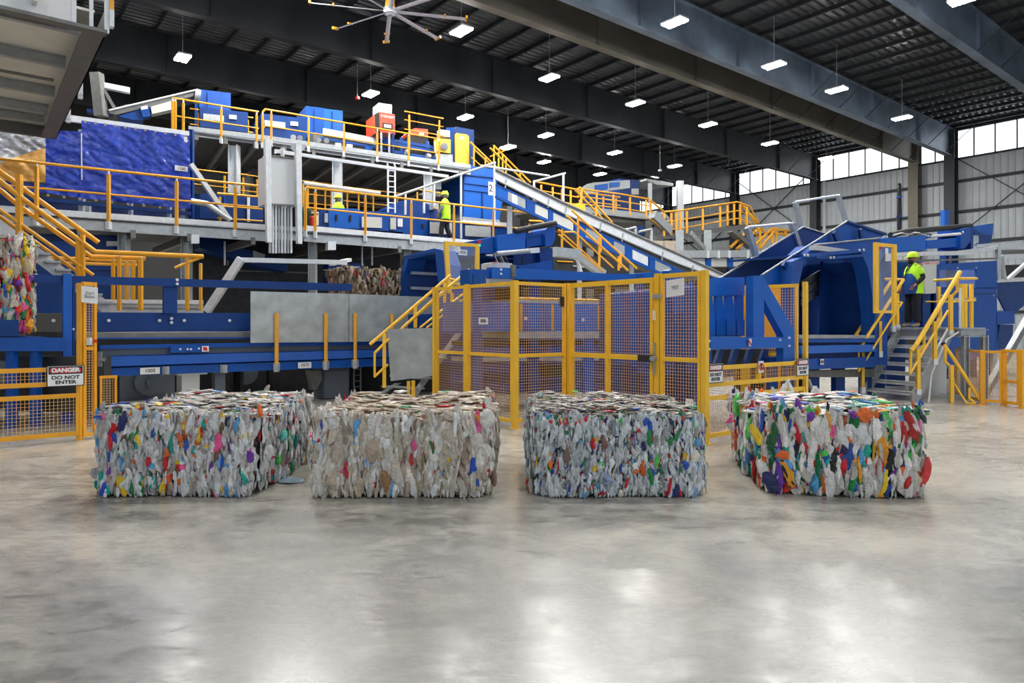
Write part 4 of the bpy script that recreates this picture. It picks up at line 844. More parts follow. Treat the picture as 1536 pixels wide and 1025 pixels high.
plateon(LR, [(1220, 369), (1227, 368), (1283, 376), (1250, 378), (1220, 375)], 0.08, 'latch_beam', cream, t, -0.02)
MB().beam(LR.back(-0.12)(1205, 384), LR.back(-0.12)(1298, 375.5), 0.08, 0.07).beam(LR.back(-0.1)(1222, 386), LR.back(-0.1)(1252, 387), 0.08, 0.05).beam(LR.back(-0.1)(1250, 387), LR.back(-0.1)(1296, 383), 0.08, 0.05).build('linkage_bar', blue, t)
mb = MB()
for x, y in ((1206, 383), (1211, 383), (1245, 386.5), (1250, 386.5), (1288.5, 375.5), (1295, 375)): mb.bolt(LR.back(-0.17)(x, y), -LR.n, 0.028)
mb.build('bolts', lgalv, t)
plateon(LR, [(1291, 377), (1301, 373), (1317, 392), (1324, 425), (1331, 500), (1331, 548), (1312, 548), (1312, 470), (1306, 425), (1302, 402)], 0.3, 'arched_column', blue, t, -0.05)
plateon(LR, [(1190, 392), (1208, 384), (1199, 425), (1198, 502), (1186, 502), (1186, 426)], 0.3, 'side_column', blue, t, 0.05)
plateon(LR, [(1196, 384), (1310, 378), (1314, 504), (1196, 504)], 0.06, 'chamber_back', dblue, t, 1.7)
MB().ext([LR(1198, 505), LR(1312, 505), LR(1312, 505) + LR.n * 1.7, LR(1198, 505) + LR.n * 1.7], Z * -0.04).build('chamber_floor', dblue, t)
MB().ext([LR(1312, 505) + LR.n * 0.3, LR(1312, 505) + LR.n * 1.7, LR(1312, 505) + LR.n * 1.7 + Z * 1.7, LR(1312, 505) + LR.n * 0.3 + Z * 1.7], LR.d * 0.05).build('chamber_wall', dblue, t)
MB().ext([LR(1208, 384) + LR.n * 0.1, LR(1306, 378) + LR.n * 0.1, LR(1306, 378) + LR.n * 1.75, LR(1208, 384) + LR.n * 1.75], Z * 0.04).build('chamber_roof', dblue, t)
plateon(LR, [(1234, 392), (1300, 392), (1302, 503), (1228, 503)], 0.05, 'door_leaf', dblue, t, 1.0)
for x in (1272, 1276, 1283): plateon(LR, [(x - 1, 392), (x + 1.5, 392), (x + 1.5, 503), (x - 1, 503)], 0.08, 'door_rib', dblue, t, 0.93)
for k in range(3): plateon(LR, [(1204, 421 + k * 14), (1233, 404 + k * 13), (1231, 415 + k * 13), (1204, 431 + k * 14)], 0.04, 'angled_slat', dgalv, t, 1.2)
plateon(LR, [(1200, 503), (1312, 503), (1312, 507.5), (1200, 508)], 0.8, 'bed_plate', galv, t, -0.1)
plateon(LR, [(1198, 509), (1312, 508), (1312, 514), (1198, 514)], 0.1, 'upper_rail', blue, t, -0.12)
a, b2 = LR.back(-0.1)(1200, 519), LR.back(-0.1)(1312, 517); MB().ext([a, a - Z * 0.15 - LR.n * 0.05, a - Z * 0.17 + LR.n * 0.1, a + LR.n * 0.15], b2 - a).build('bevelled_guard', lblue, t)
plateon(LR, [(1200, 514), (1312, 513), (1312, 535), (1200, 538)], 0.04, 'side_skirt', dblue, t, 0.05)
plateon(LR, [(1200, 539), (1312, 535.5), (1312, 551), (1200, 555)], 0.14, 'side_beam', blue, t, -0.1)
label_on(LR, 1233, 543, 11, 8.5, '1065', t, 'number_label', -0.13)
plateon(LR, [(1200, 556), (1312, 554), (1312, 566), (1200, 566)], 0.1, 'base_beam', dgalv, t, 0.1)
for x in (1206, 1240, 1278, 1318): MB().beam(LR.at(x, 0) + LR.n * 0.3, LR.at(x, 0.8) + LR.n * 0.3, 0.22, 0.2, V(1, 0, 0)).build('leg', dblue, t)
MB().beam(LR.at(1212, 0.55), LR.at(1226, 0.05), 0.05, 0.06).build('diagonal_brace', galv, t)
MB().ext([LR.at(1200, 0.02) + LR.n * 1.4, LR.at(1312, 0.02) + LR.n * 1.4, LR.at(1312, 0.8) + LR.n * 1.4, LR.at(1200, 0.8) + LR.n * 1.4], LR.n * 0.05).build('rear_skirt', darkm, t)
# upper hydraulics
t = thing('hydraulic_press', 'blue hydraulic head on the large press, topped by a black cable sleeve', 'machine', LR.at(1400, 0))
L2 = Ln(1350, 17.4, 2050)
plateon(L2, [(1329, 357), (1388, 353), (1389, 376), (1329, 380)], 0.9, 'main_block', lblue, t); plateon(L2, [(1391, 361), (1442, 356), (1442, 370), (1391, 373)], 0.5, 'cylinder_housing', lblue, t, 0.1)
plateon(L2, [(1391, 355), (1442, 349), (1442, 352), (1391, 358)], 0.5, 'top_flange', blue, t, 0.1)
plateon(L2, [(1441, 344), (1456, 341), (1456, 362), (1447, 373), (1441, 373)], 0.6, 'end_plate', blue, t); plateon(L2, [(1456, 341), (1460, 341), (1460, 372), (1456, 374)], 0.9, 'web_plate', dblue, t)
MB().tube(L2.back(-0.08)(1398, 354.5), L2.back(-0.08)(1440, 351), 0.04, 10).build('cylinder_rod', lgalv, t)
MB().path([L2.back(0.2)(1336, 353), L2.back(0.2)(1362, 347), L2.back(0.2)(1456, 339)], 0.08, 8).build('cable_sleeve', black, t)
for k in range(5): MB().path([L2(1340 + k * 6, 353), L2(1352 + k * 7, 350 - k % 2), L2(1368 + k * 7, 352)], 0.025, 6).build('hydraulic_hose', (cream, black, dgalv)[k % 3], t)
MB().bolt(L2.back(-0.02)(1444, 348.5), -L2.n, 0.04).bolt(L2.back(-0.02)(1392, 354), -L2.n, 0.03).build('bolts', lgalv, t)
MB().beam(L2.at(1345, 0) + L2.n * 0.5, L2(1345, 379) + L2.n * 0.5, 0.3, 0.3, V(1, 0, 0)).build('leg', dblue, t); MB().beam(L2.at(1450, 0) + L2.n * 0.5, L2(1450, 372) + L2.n * 0.5, 0.3, 0.3, V(1, 0, 0)).build('leg', dblue, t)
t = thing('chute', 'bright blue angular chute at the end of the press head', 'chute', L2.at(1475, 3.4))
plateon(L2, [(1460, 339.5), (1490.5, 335), (1489, 353), (1460, 352)], 0.04, 'upper_plate', lblue, t, 0.4); MB().ext([L2(1460, 343), L2(1478, 353), L2(1478, 353) + L2.n * 0.5, L2(1460, 343) + L2.n * 0.5], Z * 0.02).build('folded_plate', blue, t)
plateon(L2, [(1460, 352), (1488.5, 353), (1487, 365), (1460, 367)], 0.04, 'lower_plate', dblue, t, 0.3); plateon(L2, [(1460, 353), (1468, 352), (1468, 364), (1460, 367)], 0.03, 'bright_flange', lgalv, t, 0.2)
tag(plateon(L2, [(1417, 315), (1424, 315), (1424, 345), (1417, 345)], 0.12, 'blue_post', lblue, None, 1.2), 'short bright blue post standing above the press head', 'post')
t = thing('cable_mast', 'tall black cable bundle with pale blue ties rising above the press', 'cable', L2(1349, 352))
L3 = L2.back(0.6); MB().path([L3(1348, 352), L3(1347.5, 320), L3(1348.5, 281)], 0.035, 8).path([L3(1350.5, 352), L3(1351, 320), L3(1350, 278), L3(1348, 275)], 0.035, 8).build('black_cables', black, t)
for y in (296, 325): MB().tube(L3(1349, y - 1), L3(1349, y + 1), 0.075, 8).build('cable_tie', lblue, t)
# grey guide posts on the hopper
for i, (L, a, b2, c, d) in enumerate(((Lfar, (1121, 341), (1134, 385), (1187, 335), (1201, 378)), (Lfar.back(0.8), (1193, 303), (1201, 345), (1257, 293), (1269, 333)))):
    t = thing('guide_frame', ('grey guide frame with two leaning posts on the hopper flank', 'taller grey guide frame leaning above the hopper peaks')[i], 'frame', L(*b2))
    MB().beam(L(*a), L(*b2), 0.13, 0.1, LR.n).build('post', galv, t); MB().beam(L(*c), L(*d), 0.13, 0.1, LR.n).build('post', galv, t); MB().tube(L(*a), L(*c), 0.03, 8).build('cross_tube', lgalv, t)

# door screen of the second press
LT = Ln(1330, 13.6, 2050)
t = thing('access_door_screen', 'yellow framed clear door screen beside the worker on the landing', 'screen', LT.at(1330, 1.6))
for nm, pts in (('side_frame', [(1313.5, 364), (1318.5, 364), (1318.5, 470), (1313.5, 470)]), ('side_frame', [(1341, 367), (1345.5, 367), (1345.5, 470), (1341, 470)]), ('top_frame', [(1313.5, 363.5), (1345.5, 367), (1345.5, 372), (1313.5, 369)]), ('bottom_frame', [(1314, 466), (1345, 466), (1345, 470), (1314, 470)])): plateon(LT, pts, 0.05, nm, lyel, t, -0.02 if 'side' in nm else 0)
plateon(LT, [(1318, 368), (1342, 371), (1342, 467), (1318, 467)], 0.01, 'clear_pane', clearp, t, 0.02)
label_on(LT, 1330, 377, 10, 9, '', t, 'paper_note', -0.02); MB().bolt(LT.back(-0.03)(1320, 372), -LT.n, 0.03).build('red_button', red, t)

# ================================================================ landing, stair and rails of the second press
BL, BR, RUN = V(7.85, 15.4, 0), V(8.34, 14.3, 0), V(1.15, 0.52, 1.56)
wd = (BR - BL).normalized(); rd = V(RUN.x, RUN.y, 0).normalized(); rl = V(RUN.x, RUN.y, 0).length
t = thing('access_stair', 'galvanised open stair climbing to the landing where the worker stands', 'stairs', BR)
for p in (BL, BR):
    mb = MB(); mb.ext([p, p + rd * 0.22, p + RUN + rd * 0.12 - Z * 0.12, p + RUN + Z * 0.08, p + Z * 0.16], wd * 0.05); mb.build('stringer', galv, t)
for k in range(1, 8):
    c = BL + RUN * (k / 8); MB().ext([c, c + (BR - BL), c + (BR - BL) + rd * 0.24, c + rd * 0.24], Z * -0.035).ext([c, c + (BR - BL), c + (BR - BL) - Z * 0.075, c - Z * 0.075], rd * 0.01).build('tread', lgalv, t)
pl0 = BL + RUN - wd * 1.1; 
t = thing('landing', 'galvanised landing platform on legs beside the large press', 'platform', pl0 * 1)
t.location.z = 0; WORLD[t.name] = Vector(t.location)
A_, B_ = pl0, BR + RUN + wd * 0.25; 
MB().ext([A_, B_, B_ + rd * 0.85, A_ + rd * 2.2], Z * -0.03).build('deck', galv, t)
for a, b2 in ((A_, B_), (B_, B_ + rd * 0.85), (A_ + rd * 2.2, B_ + rd * 0.85)): MB().chan(a - Z * 0.12, b2 - Z * 0.12, 0.07, 0.16, 0.012).build('edge_channel', galv, t)
legs(t, [B_ + rd * 0.15, B_ + rd * 0.8, A_ + rd * 0.3], 1.4, 0.12, galv)
plateon(Ln(1400, 15.6, 2050), [(1385, 520), (1420, 522), (1420, 602), (1385, 600)], 0.3, 'kick_cabinet', panelgrey, t)
MB().path([P(1438, 498, 14.6), P(1420, 510, 14.6), P(1397, 562, 14.3), P(1393, 604, 14.2)], 0.02, 8).build('conduit', lgalv, t)
yr = lyel
t = thing('stair_railing', 'yellow stair rails on the chamber side of the galvanised stair', 'railing', P(1294, 585, 14.9))
rp(t, 'handrail', [(1277, 513, 15.2), (1343, 413, 15.9)], 0.036); rp(t, 'handrail', [(1288, 525, 14.6), (1355, 420, 15.4), (1327, 419, 15.6)], 0.034); rp(t, 'end_loop', [(1288, 525, 14.6), (1288, 557, 14.6), (1353, 454, 15.4), (1331, 453, 15.4)], 0.022)
for x, y0, y1, d in ((1294, 524, 588, 14.9), (1320, 482, 534, 15.2), (1340, 425, 496, 15.8), (1346, 440, 494, 15.9)):
    po = MB().beam(P(x, y1, d), P(x, y0, d), 0.06, 0.06, V(1, 0, 0)).build('post', yr, t); MB().beam(P(x, y1 + 2, d), P(x, y1 - 7, d), 0.09, 0.08, V(1, 0, 0)).build('steel_socket', lgalv, po)
rp(t, 'bracket', [(1286, 500, 15.0), (1286, 516, 15.0), (1294, 527, 14.9)], 0.026); rp(t, 'bracket', [(1313, 462, 15.3), (1313, 478, 15.3), (1320, 486, 15.2)], 0.026)
t = thing('stair_railing', 'thick yellow stair rail rising past the worker on the open side', 'railing', P(1377, 600, 13.8))
rp(t, 'handrail', [(1367, 526, 13.7), (1374, 518, 13.7), (1440, 408, 14.6)], 0.045); rp(t, 'end_loop', [(1367, 526, 13.7), (1365, 561, 13.7), (1422, 466, 14.6)], 0.024)
for x, y0, y1, d in ((1377, 524, 586, 13.9), (1402, 482, 541, 14.3), (1426, 442, 498, 14.7)):
    po = MB().beam(P(x, y1, d), P(x, y0, d), 0.07, 0.07, V(1, 0, 0)).build('post', yr, t); MB().beam(P(x, y1 + 6, d), P(x, y1 - 2, d), 0.10, 0.09, V(1, 0, 0)).build('steel_socket', lgalv, po)
rp(t, 'bracket', [(1386, 500, 13.9), (1386, 518, 13.9), (1379, 526, 13.9)], 0.03); rp(t, 'bracket', [(1410, 460, 14.3), (1411, 476, 14.3), (1404, 486, 14.3)], 0.03); rp(t, 'bracket', [(1436, 420, 14.6), (1436, 436, 14.6), (1428, 445, 14.7)], 0.03)
t = thing('landing_railing', 'short yellow railing around the far side of the landing', 'railing', P(1440, 500, 15.4))
rp(t, 'handrail', [(1402, 421, 16.6), (1440, 418, 15.0), (1465, 418, 15.6)], 0.032); rp(t, 'mid_rail', [(1389, 453, 16.6), (1430, 453, 15.0), (1463, 451, 15.6)], 0.02)
for x, y0, y1, d in ((1408, 430, 494, 16.6), (1443, 426, 500, 15.4), (1448, 426, 492, 16.2), (1457, 426, 502, 15.6)): MB().beam(P(x, y1, d), P(x, y0, d), 0.07, 0.06, V(1, 0, 0)).build('post', yr, t)
MB().tube(P(1440, 502, 15.0), P(1440, 432, 15.0), 0.025, 8).build('steel_post', lgalv, t)
MB().beam(P(1433, 450, 15.7), P(1462, 449, 15.7), 0.1, 0.08).build('timber_block', wood, t)
t = thing('stair_railing', 'yellow rail descending behind the landing toward the low mesh fence', 'railing', P(1427, 604, 14.2))
rp(t, 'handrail', [(1415, 516, 14.4), (1423, 527, 14.3), (1473, 604, 13.9)], 0.036); rp(t, 'mid_rail', [(1423, 563, 14.3), (1450, 605, 13.9), (1462, 606, 13.9)], 0.02)
MB().beam(P(1427, 605, 14.1), P(1427, 548, 14.1), 0.07, 0.07, V(1, 0, 0)).build('post', yr, t); rp(t, 'bracket', [(1418, 520, 14.3), (1418, 543, 14.3), (1426, 551, 14.2)], 0.03); rp(t, 'bracket', [(1454, 582, 14.0), (1454, 598, 14.0), (1463, 606, 13.9)], 0.026)
MB().ball(P(1415, 516, 14.4), 0.045).ball(P(1422, 525, 14.35), 0.045).build('black_end_cap', black, t)

# low mesh fence at the edge
q0, q1, q2, q3 = G(1434, 15.5), G(1472, 13.9), G(1503, 13.7), G(1530, 13.3)
fence_panel('low mesh fence panel next to the landing leg', q0, q1, 0.05, 1.10, rails=(), m=yel, post=(False, True), cell=0.05)
fence_panel('low mesh fence panel in front of the sloping steel channel', q1, q2, 0.05, 1.10, rails=(), m=yel, post=(False, True), cell=0.04)
fence_panel('last low mesh fence panel, cut short by the picture edge', q2, q3, 0.05, 1.13, rails=(0.5,), m=yel, post=(False, True), cell=0.04)

# ================================================================ cabinet and conveyor behind the worker
LV = Ln(1450, 19.6, 2050)
t = thing('machine_cabinet', 'large blue machine cabinet with a long window behind the landing', 'cabinet', LV.at(1450, 0))
mb = MB()
for pts in ([(1404, 397), (1495, 391), (1495, 404), (1404, 405)], [(1404, 404), (1409, 404), (1409, 432), (1404, 432)], [(1465, 404), (1495, 403), (1495, 432), (1465, 432)], [(1404, 431), (1495, 431), (1493, 526), (1404, 560)]): mb.ext(poly(LV, pts), LV.n * 0.05)
mb.build('front_panel', blue, t)
plateon(LV, [(1409, 405), (1465, 404), (1465, 431), (1409, 431)], 0.01, 'window_pane', clearp, t, 0.03)
plateon(LV, [(1404, 398), (1495, 392), (1495, 526), (1404, 550)], 0.05, 'rear_panel', dblue, t, 1.6)
MB().ext([LV(1404, 432), LV(1495, 432), LV(1495, 432) + LV.n * 1.6, LV(1404, 432) + LV.n * 1.6], Z * -0.03).ext([LV(1495, 392), LV(1495, 526), LV(1495, 526) + LV.n * 1.6, LV(1495, 392) + LV.n * 1.6], LV.d * 0.03).build('side_panel', blue, t)
mb = MB(); [mb.bolt(LV(x, 443), -LV.n, 0.025) for x in (1412, 1490)]; [mb.bolt(LV(x, 402), -LV.n, 0.025) for x in (1436, 1464)]; mb.build('bolts', lgalv, t)
MB().beam(LV(1410, 441), LV(1493, 441), 0.03, 0.03).build('seam', dblue, t)
MB().beam(LV.at(1420, 0) + LV.n * 0.5, LV.at(1420, 0.6) + LV.n * 0.5, 0.2, 0.2, X_).build('leg', dblue, t); MB().beam(LV.at(1485, 0) + LV.n * 0.5, LV.at(1485, 1.2) + LV.n * 0.5, 0.2, 0.2, X_).build('leg', dblue, t)
LW = Ln(1395, 17.3, 2050)
t = thing('electrical_box', 'cream electrical box standing right behind the worker', 'control box', LW.at(1395, 1.58))
plateon(LW, [(1384, 397), (1405, 396), (1404, 440), (1388, 441)], 0.3, 'box', cream, t); MB().beam(LW.at(1396, 0.02) + LW.n * 0.15, LW(1396, 440) + LW.n * 0.15, 0.2, 0.2, X_).build('stand', dblue, t)
tag(MB().ext(poly(LW, [(1383, 394), (1407, 393), (1409, 396.5), (1383, 397)]), LW.n * 0.25).build('folded_papers', mat('red_white_print', (0.7, 0.35, 0.38), 0.7, 0, 0.6, 9)), 'crumpled red and white papers lying on the cream box', 'papers')
LX = Ln(1376, 17.6, 2050)
t = thing('belt_conveyor', 'pale galvanised conveyor running above the worker to the picture edge', 'conveyor', LX.at(1450, 3.2))
plateon(LX, [(1345, 379), (1457, 376), (1457, 382.5), (1345, 384.5)], 0.12, 'lower_channel', lgalv, t); plateon(LX, [(1457, 375), (1497, 369), (1497, 374), (1457, 382.5)], 0.12, 'sloping_channel', lgalv, t)
plateon(LX, [(1466, 367), (1560, 363), (1560, 375), (1466, 371)], 0.1, 'upper_channel', lgalv, t, 0.3); plateon(LX, [(1500, 382), (1560, 380), (1560, 388), (1500, 389)], 0.12, 'lower_beam', lgalv, t, 0.2)
plateon(LX, [(1500, 375), (1560, 374), (1560, 382), (1500, 382)], 0.02, 'belt_shadow_gap', dgalv, t, 0.8)
for x, y0, y1, x1 in ((1497, 365, 420, 1497), (1501, 384, 420, 1506)): MB().beam(LX(x1, y1), LX(x, y0), 0.14, 0.1, V(1, 0, 0)).build('post', galv, t)
MB().beam(LX(1512, 419), LX(1550, 385), 0.1, 0.1).build('diagonal_brace', lgalv, t)
MB().beam(LX(1425, 384), LX(1425, 395), 0.05, 0.05, X_).beam(LX(1345, 392), LX(1495, 388), 0.05, 0.05).build('hanger', dgalv, t)
MB().beam(LX.at(1502, 0) + LX.n * 0.2, LX.at(1502, 2.8) + LX.n * 0.2, 0.12, 0.12, X_).build('leg', galv, t)
t = thing('hopper', 'deep navy hopper at the picture edge beyond the blue cabinet', 'hopper', LX.at(1515, 0))
plateon(LX, [(1496, 424), (1560, 421), (1560, 440), (1522, 470), (1510, 470), (1496, 442)], 0.05, 'front_plate', dblue, t, 0.3)
plateon(LX, [(1496, 468), (1522, 466), (1522, 486), (1496, 487)], 0.4, 'lower_box', blue, t, 0.1); plateon(LX, [(1500, 487), (1520, 487), (1518, 524), (1494, 526)], 0.4, 'discharge', dblue, t, 0.2)
MB().beam(LX(1495, 421), LX(1560, 418), 0.06, 0.05).build('rim', lgalv, t); MB().beam(LX.at(1510, 0) + LX.n * 0.5, LX.at(1510, 1.1) + LX.n * 0.5, 0.2, 0.2, X_).build('leg', dblue, t)
plateon(LX, [(1500, 398), (1560, 396), (1560, 415), (1500, 417)], 1.0, 'rear_machine', darkm, t, 1.5)
t = thing('channel_stringer', 'sloping pale steel channel crossing behind the low mesh fence', 'stringer', P(1490, 600, 15.5))
MB().beam(P(1478, 590, 15.6), P(1570, 430, 16.6), 0.06, 0.22).build('web', dgalv, t); MB().beam(P(1476, 587, 15.5), P(1568, 427, 16.5), 0.12, 0.025).build('flange', galv, t)

# long blue back wall of the press line behind everything at floor level
LY = Ln(1000, 19.5, 2050)
t = thing('press_line_base', 'dark blue base of the press line running between the two presses', 'machine', LY.at(1000, 0))
MB().ext([LY.at(770, 0), LY.at(1195, 0), LY.at(1195, 0) + LY.n * 1, LY.at(770, 0) + LY.n * 1], Z * 2.0).build('body', dblue, t)
MB().ext([LY.at(770, 2.1) - LY.n * 0.1, LY.at(1195, 2.1) - LY.n * 0.1, LY.at(1195, 2.1) + LY.n * 1, LY.at(770, 2.1) + LY.n * 1], Z * 0.12).build('top_rail', galv, t)
for k in range(9): plateon(LY, [(800 + k * 40, 474), (806 + k * 40, 474), (806 + k * 40, 560), (800 + k * 40, 560)], 0.1, 'rib', blue, t, -0.1)
MB().ext([LY.at(1195, 0) + LY.n * 1.0, LY.at(1420, 0) + LY.n * 1.0, LY.at(1420, 0) + LY.n * 2, LY.at(1195, 0) + LY.n * 2], Z * 2.0).build('rear_body', darkm, t)

LZ_ = Ln(1370, 18.3, 2050)
t = thing('machine_housing', 'blue press side panels directly behind the worker on the landing', 'machine', LZ_.at(1370, 0))
plateon(LZ_, [(1330, 392), (1384, 390), (1384, 496), (1330, 496)], 0.8, 'housing', blue, t); plateon(LZ_, [(1347, 394), (1356, 392), (1360, 440), (1352, 470)], 0.05, 'curved_rib', lblue, t, -0.08)
plateon(LZ_, [(1384, 440), (1404, 440), (1404, 496), (1384, 496)], 0.6, 'lower_housing', dblue, t); MB().beam(LZ_.at(1360, 0) + LZ_.n * 0.4, LZ_.at(1360, 1.5) + LZ_.n * 0.4, 0.5, 0.5, X_).build('leg', dblue, t)

tag(plateon(LQ, rect(1064, 432, 1118, 474) if 'rect' in globals() else [(1064, 432), (1118, 432), (1118, 474), (1064, 474)], 0.03, 'guard_plate', yel, None, 1.0), 'yellow guard plate seen through the slots of the blue fins', 'guard plate')
# ================================================================ middle platform (walkway)
W1 = Ln(163, 17.0, 2050)
t = thing('walkway', 'long galvanised walkway running past the tarpaulin and the two workers', 'platform', W1.at(300, 4.2))
plateon(W1, [(-60, 304), (400, 337), (400, 346), (-60, 314)], 0.06, 'toe_board', lgalv, t)
plateon(W1, [(-60, 314), (400, 346), (400, 362), (-60, 333)], 0.08, 'edge_channel', galv, t, 0.03)
plateon(W1, [(456, 338), (760, 365), (760, 372), (456, 346)], 0.06, 'toe_board', lgalv, t); plateon(W1, [(456, 346), (760, 372), (760, 386), (456, 362)], 0.08, 'edge_channel', galv, t, 0.03)
plateon(W1, [(395, 337), (460, 342), (460, 362), (395, 358)], 0.05, 'joint_plate', galv, t, 0.1)
MB().ext([W1(-60, 314), W1(860, 374), W1(860, 374) + W1.n * 4.5, W1(-60, 314) + W1.n * 4.5], Z * -0.06).build('deck', darkm, t)
mb = MB()
for x in (20, 120, 200, 285, 380, 500, 600, 700): mb.mark(); mb.beam(W1(x, 330 + x * 0.062) + Z * -0.15, W1(x, 330 + x * 0.062) + W1.n * 4.4 - Z * 0.15, 0.12, 0.2)
mb.build('cross_beams', dgalv, t)
for x, y in ((292, 358), (497, 368)): MB().ext(poly(W1.back(-0.03), [(x - 5, y - 6), (x + 7, y - 6), (x + 7, y + 7), (x - 5, y + 7)]), W1.n * 0.2).build('beam_end', lgalv, t)
for x in (190, 285, 476, 620): 
    p = W1.at(x, 0) + W1.n * 0.35; MB().ibeam(p, V(p.x, p.y, W1(x, 350).z), 0.22, 0.22, 0.02, X_).build('column', galv, t)
railing('long yellow guard rail before the blue tarpaulin', [W1(-50, 233), W1(389, 279.5)], [-40, 55, 163, 265, 353], hp=1.36, mids=(0.44,), r=0.035, post_w=0.07, m=yel)
railing('yellow guard rail in front of the walking worker', [W1(459, 281), W1(848, 326)], [458, 473, 548, 617, 681, 740], hp=1.36, mids=(0.44,), r=0.035, post_w=0.07, m=yel)
tag(MB().tube(W1.back(0.2)(456, 275), W1.back(0.2)(570, 290), 0.06, 8).build('white_pipe', lgalv), 'white pipe running just above the yellow rail by the seated worker', 'pipe')
railing('short yellow rail stub beside the white hoist column', [W1.back(1.2)(326, 290), W1.back(1.2)(394, 296)], [330, 352], hp=0.9, mids=(0.4, 0.8), r=0.03, m=yel, sleeve=False)
railing('yellow rails deep behind the tarpaulin edge', [W1.back(4)(286, 253), W1.back(4)(343, 260)], [337], hp=1.6, mids=(0.3, 0.62, 0.9), r=0.025, m=yel, sleeve=False)
railing('yellow rails deep behind the white hoist', [W1.back(4)(360, 261), W1.back(4)(394, 266)], [365, 386], hp=1.2, mids=(0.25, 0.45, 0.65, 0.85), r=0.022, m=yel, sleeve=False)
railing('yellow rails behind the seated worker', [W1.back(4.2)(452, 271), W1.back(4.2)(502, 277)], [455, 462, 488, 497], hp=1.3, mids=(0.35, 0.6, 0.8), r=0.025, m=yel, sleeve=False)
railing('yellow rails beyond the small ladder', [W1.back(4.2)(515, 280), W1.back(4.2)(605, 291)], [521, 538, 560, 596], hp=1.3, mids=(0.4, 0.75), r=0.025, m=yel, sleeve=False)
railing('short yellow rail behind the walking worker', [W1.back(3)(625, 284), W1.back(3)(661, 290)], [626], hp=0.7, mids=(), r=0.03, m=yel, sleeve=False)

# tarpaulins on their frame
LT2 = W1.back(1.3)
def tarp(L, quad, nu, nv, amp, seed, hole=None):
    mb = MB(); vs = []; fs = []
    (a, b2, c, d) = [L(*q) for q in quad]      # top-left, top-right, bottom-right, bottom-left
    for j in range(nv + 1):
        for i in range(nu + 1):
            u, v = i / nu, j / nv; p = (a * (1 - u) + b2 * u) * (1 - v) + (d * (1 - u) + c * u) * v
            q = p + V(seed, 0, 0); w_ = abs(noise.noise(q * 2.0)) * 0.8 + abs(noise.noise(V(q.x * 3 + q.z * 4, q.y * 3, q.z * 2.4))) * 0.7 + abs(noise.noise(V(q.x * 7 - q.z * 6, q.y * 7, q.z * 9))) * 0.4
            vs.append(p - L.n * (w_ * amp))
    for j in range(nv):
        for i in range(nu): k = j * (nu + 1) + i; fs.append((k, k + 1, k + nu + 2, k + nu + 1))
    n0 = len(vs); mb.add(vs, fs, True)
    mb.add([v + L.n * 0.01 for v in vs], [tuple(reversed(f)) for f in fs], True)
    return mb
t = thing('tarpaulin', 'large crumpled blue tarpaulin with eyelets and a small number plate', 'tarpaulin', LT2.at(200, 5))
tarp(LT2, ((122, 181), (284, 204), (286, 314), (122, 298)), 110, 70, 0.07, 0).build('blue_sheet', tarpb, t)
tarp(LT2, ((68, 195), (122, 198), (122, 298), (68, 290)), 40, 50, 0.09, 9).build('blue_side_sheet', tarpb, t)
tarp(LT2, ((-60, 268), (68, 276), (68, 290), (-60, 280)), 40, 8, 0.06, 5).build('blue_lower_strip', tarpb, t)
MB().beam(LT2.back(-0.12)(122, 200), LT2.back(-0.12)(122.5, 270), 0.025, 0.02, X_).build('pale_seam', lgalv, t)
mb = MB()
for k in range(11): mb.mark(); mb.tube(LT2.back(-0.1)(128 + k * 15, 182.5 + k * 2.18), LT2.back(-0.12)(128 + k * 15, 182.5 + k * 2.18), 0.035, 8)
for k in range(9): mb.mark(); mb.tube(LT2.back(-0.1)(72 + k * 24, 293 + k * 2.6), LT2.back(-0.12)(72 + k * 24, 293 + k * 2.6), 0.035, 8)
mb.build('eyelets', wood, t)
label_on(LT2, 272, 253, 18, 7.5, '1120', t, 'number_label', -0.16)
silver = mat('silver_tarpaulin', (0.45, 0.47, 0.52), 0.28, 0.5, 0.4, 4, 0.6, 4); tan = mat('orange_tarpaulin', (0.80, 0.42, 0.10), 0.45, 0, 0.35, 4, 0.4, 4)
tag(tarp(LT2.back(-0.03), ((-60, 180), (68, 199), (68, 232), (-60, 262)), 60, 30, 0.10, 3).build('silver_tarpaulin', silver), 'crinkled silver tarpaulin partly hidden by the overhead platform', 'tarpaulin')
tag(tarp(LT2.back(-0.06), ((-60, 263), (68, 222), (68, 274), (-60, 268)), 60, 22, 0.10, 4).build('orange_tarpaulin', tan), 'pale orange tarpaulin patch below the silver sheet', 'tarpaulin')
t = thing('tarpaulin_hanger', 'galvanised frame beam along the tarpaulin top', 'frame', LT2.at(200, 5.5))
plateon(LT2, [(-60, 150), (284, 197), (284, 206), (-60, 160)], 0.1, 'top_beam', lgalv, t, 0.12); plateon(LT2, [(270, 204), (284, 206), (284, 217), (276, 212)], 0.02, 'corner_plate', lgalv, t, -0.02)
for x in (123, 287): MB().beam(LT2.back(0.2)(x, 330), LT2.back(0.2)(x, 195), 0.12, 0.12, X_).build('post', dblue if x > 200 else lgalv, t)
plateon(LT2, [(-60, 284), (287, 318), (287, 323), (-60, 290)], 0.08, 'lower_rail', dblue, t, 0.0)
t = thing('belt_conveyor', 'low blue conveyor housing in the gap under the tarpaulin', 'conveyor', LT2.at(150, 4.6))
plateon(LT2, [(-60, 286), (287, 318), (287, 331), (-60, 306)], 0.6, 'housing', mat('dusky_blue_paint', (0.05, 0.09, 0.22), 0.5, 0, 0.3, 3), t, 0.45)
for x in (34, 133, 196, 254, 274): MB().beam(LT2.back(0.3)(x, 330), LT2.back(0.3)(x, 303), 0.09, 0.09, X_).build('post', lgalv, t)
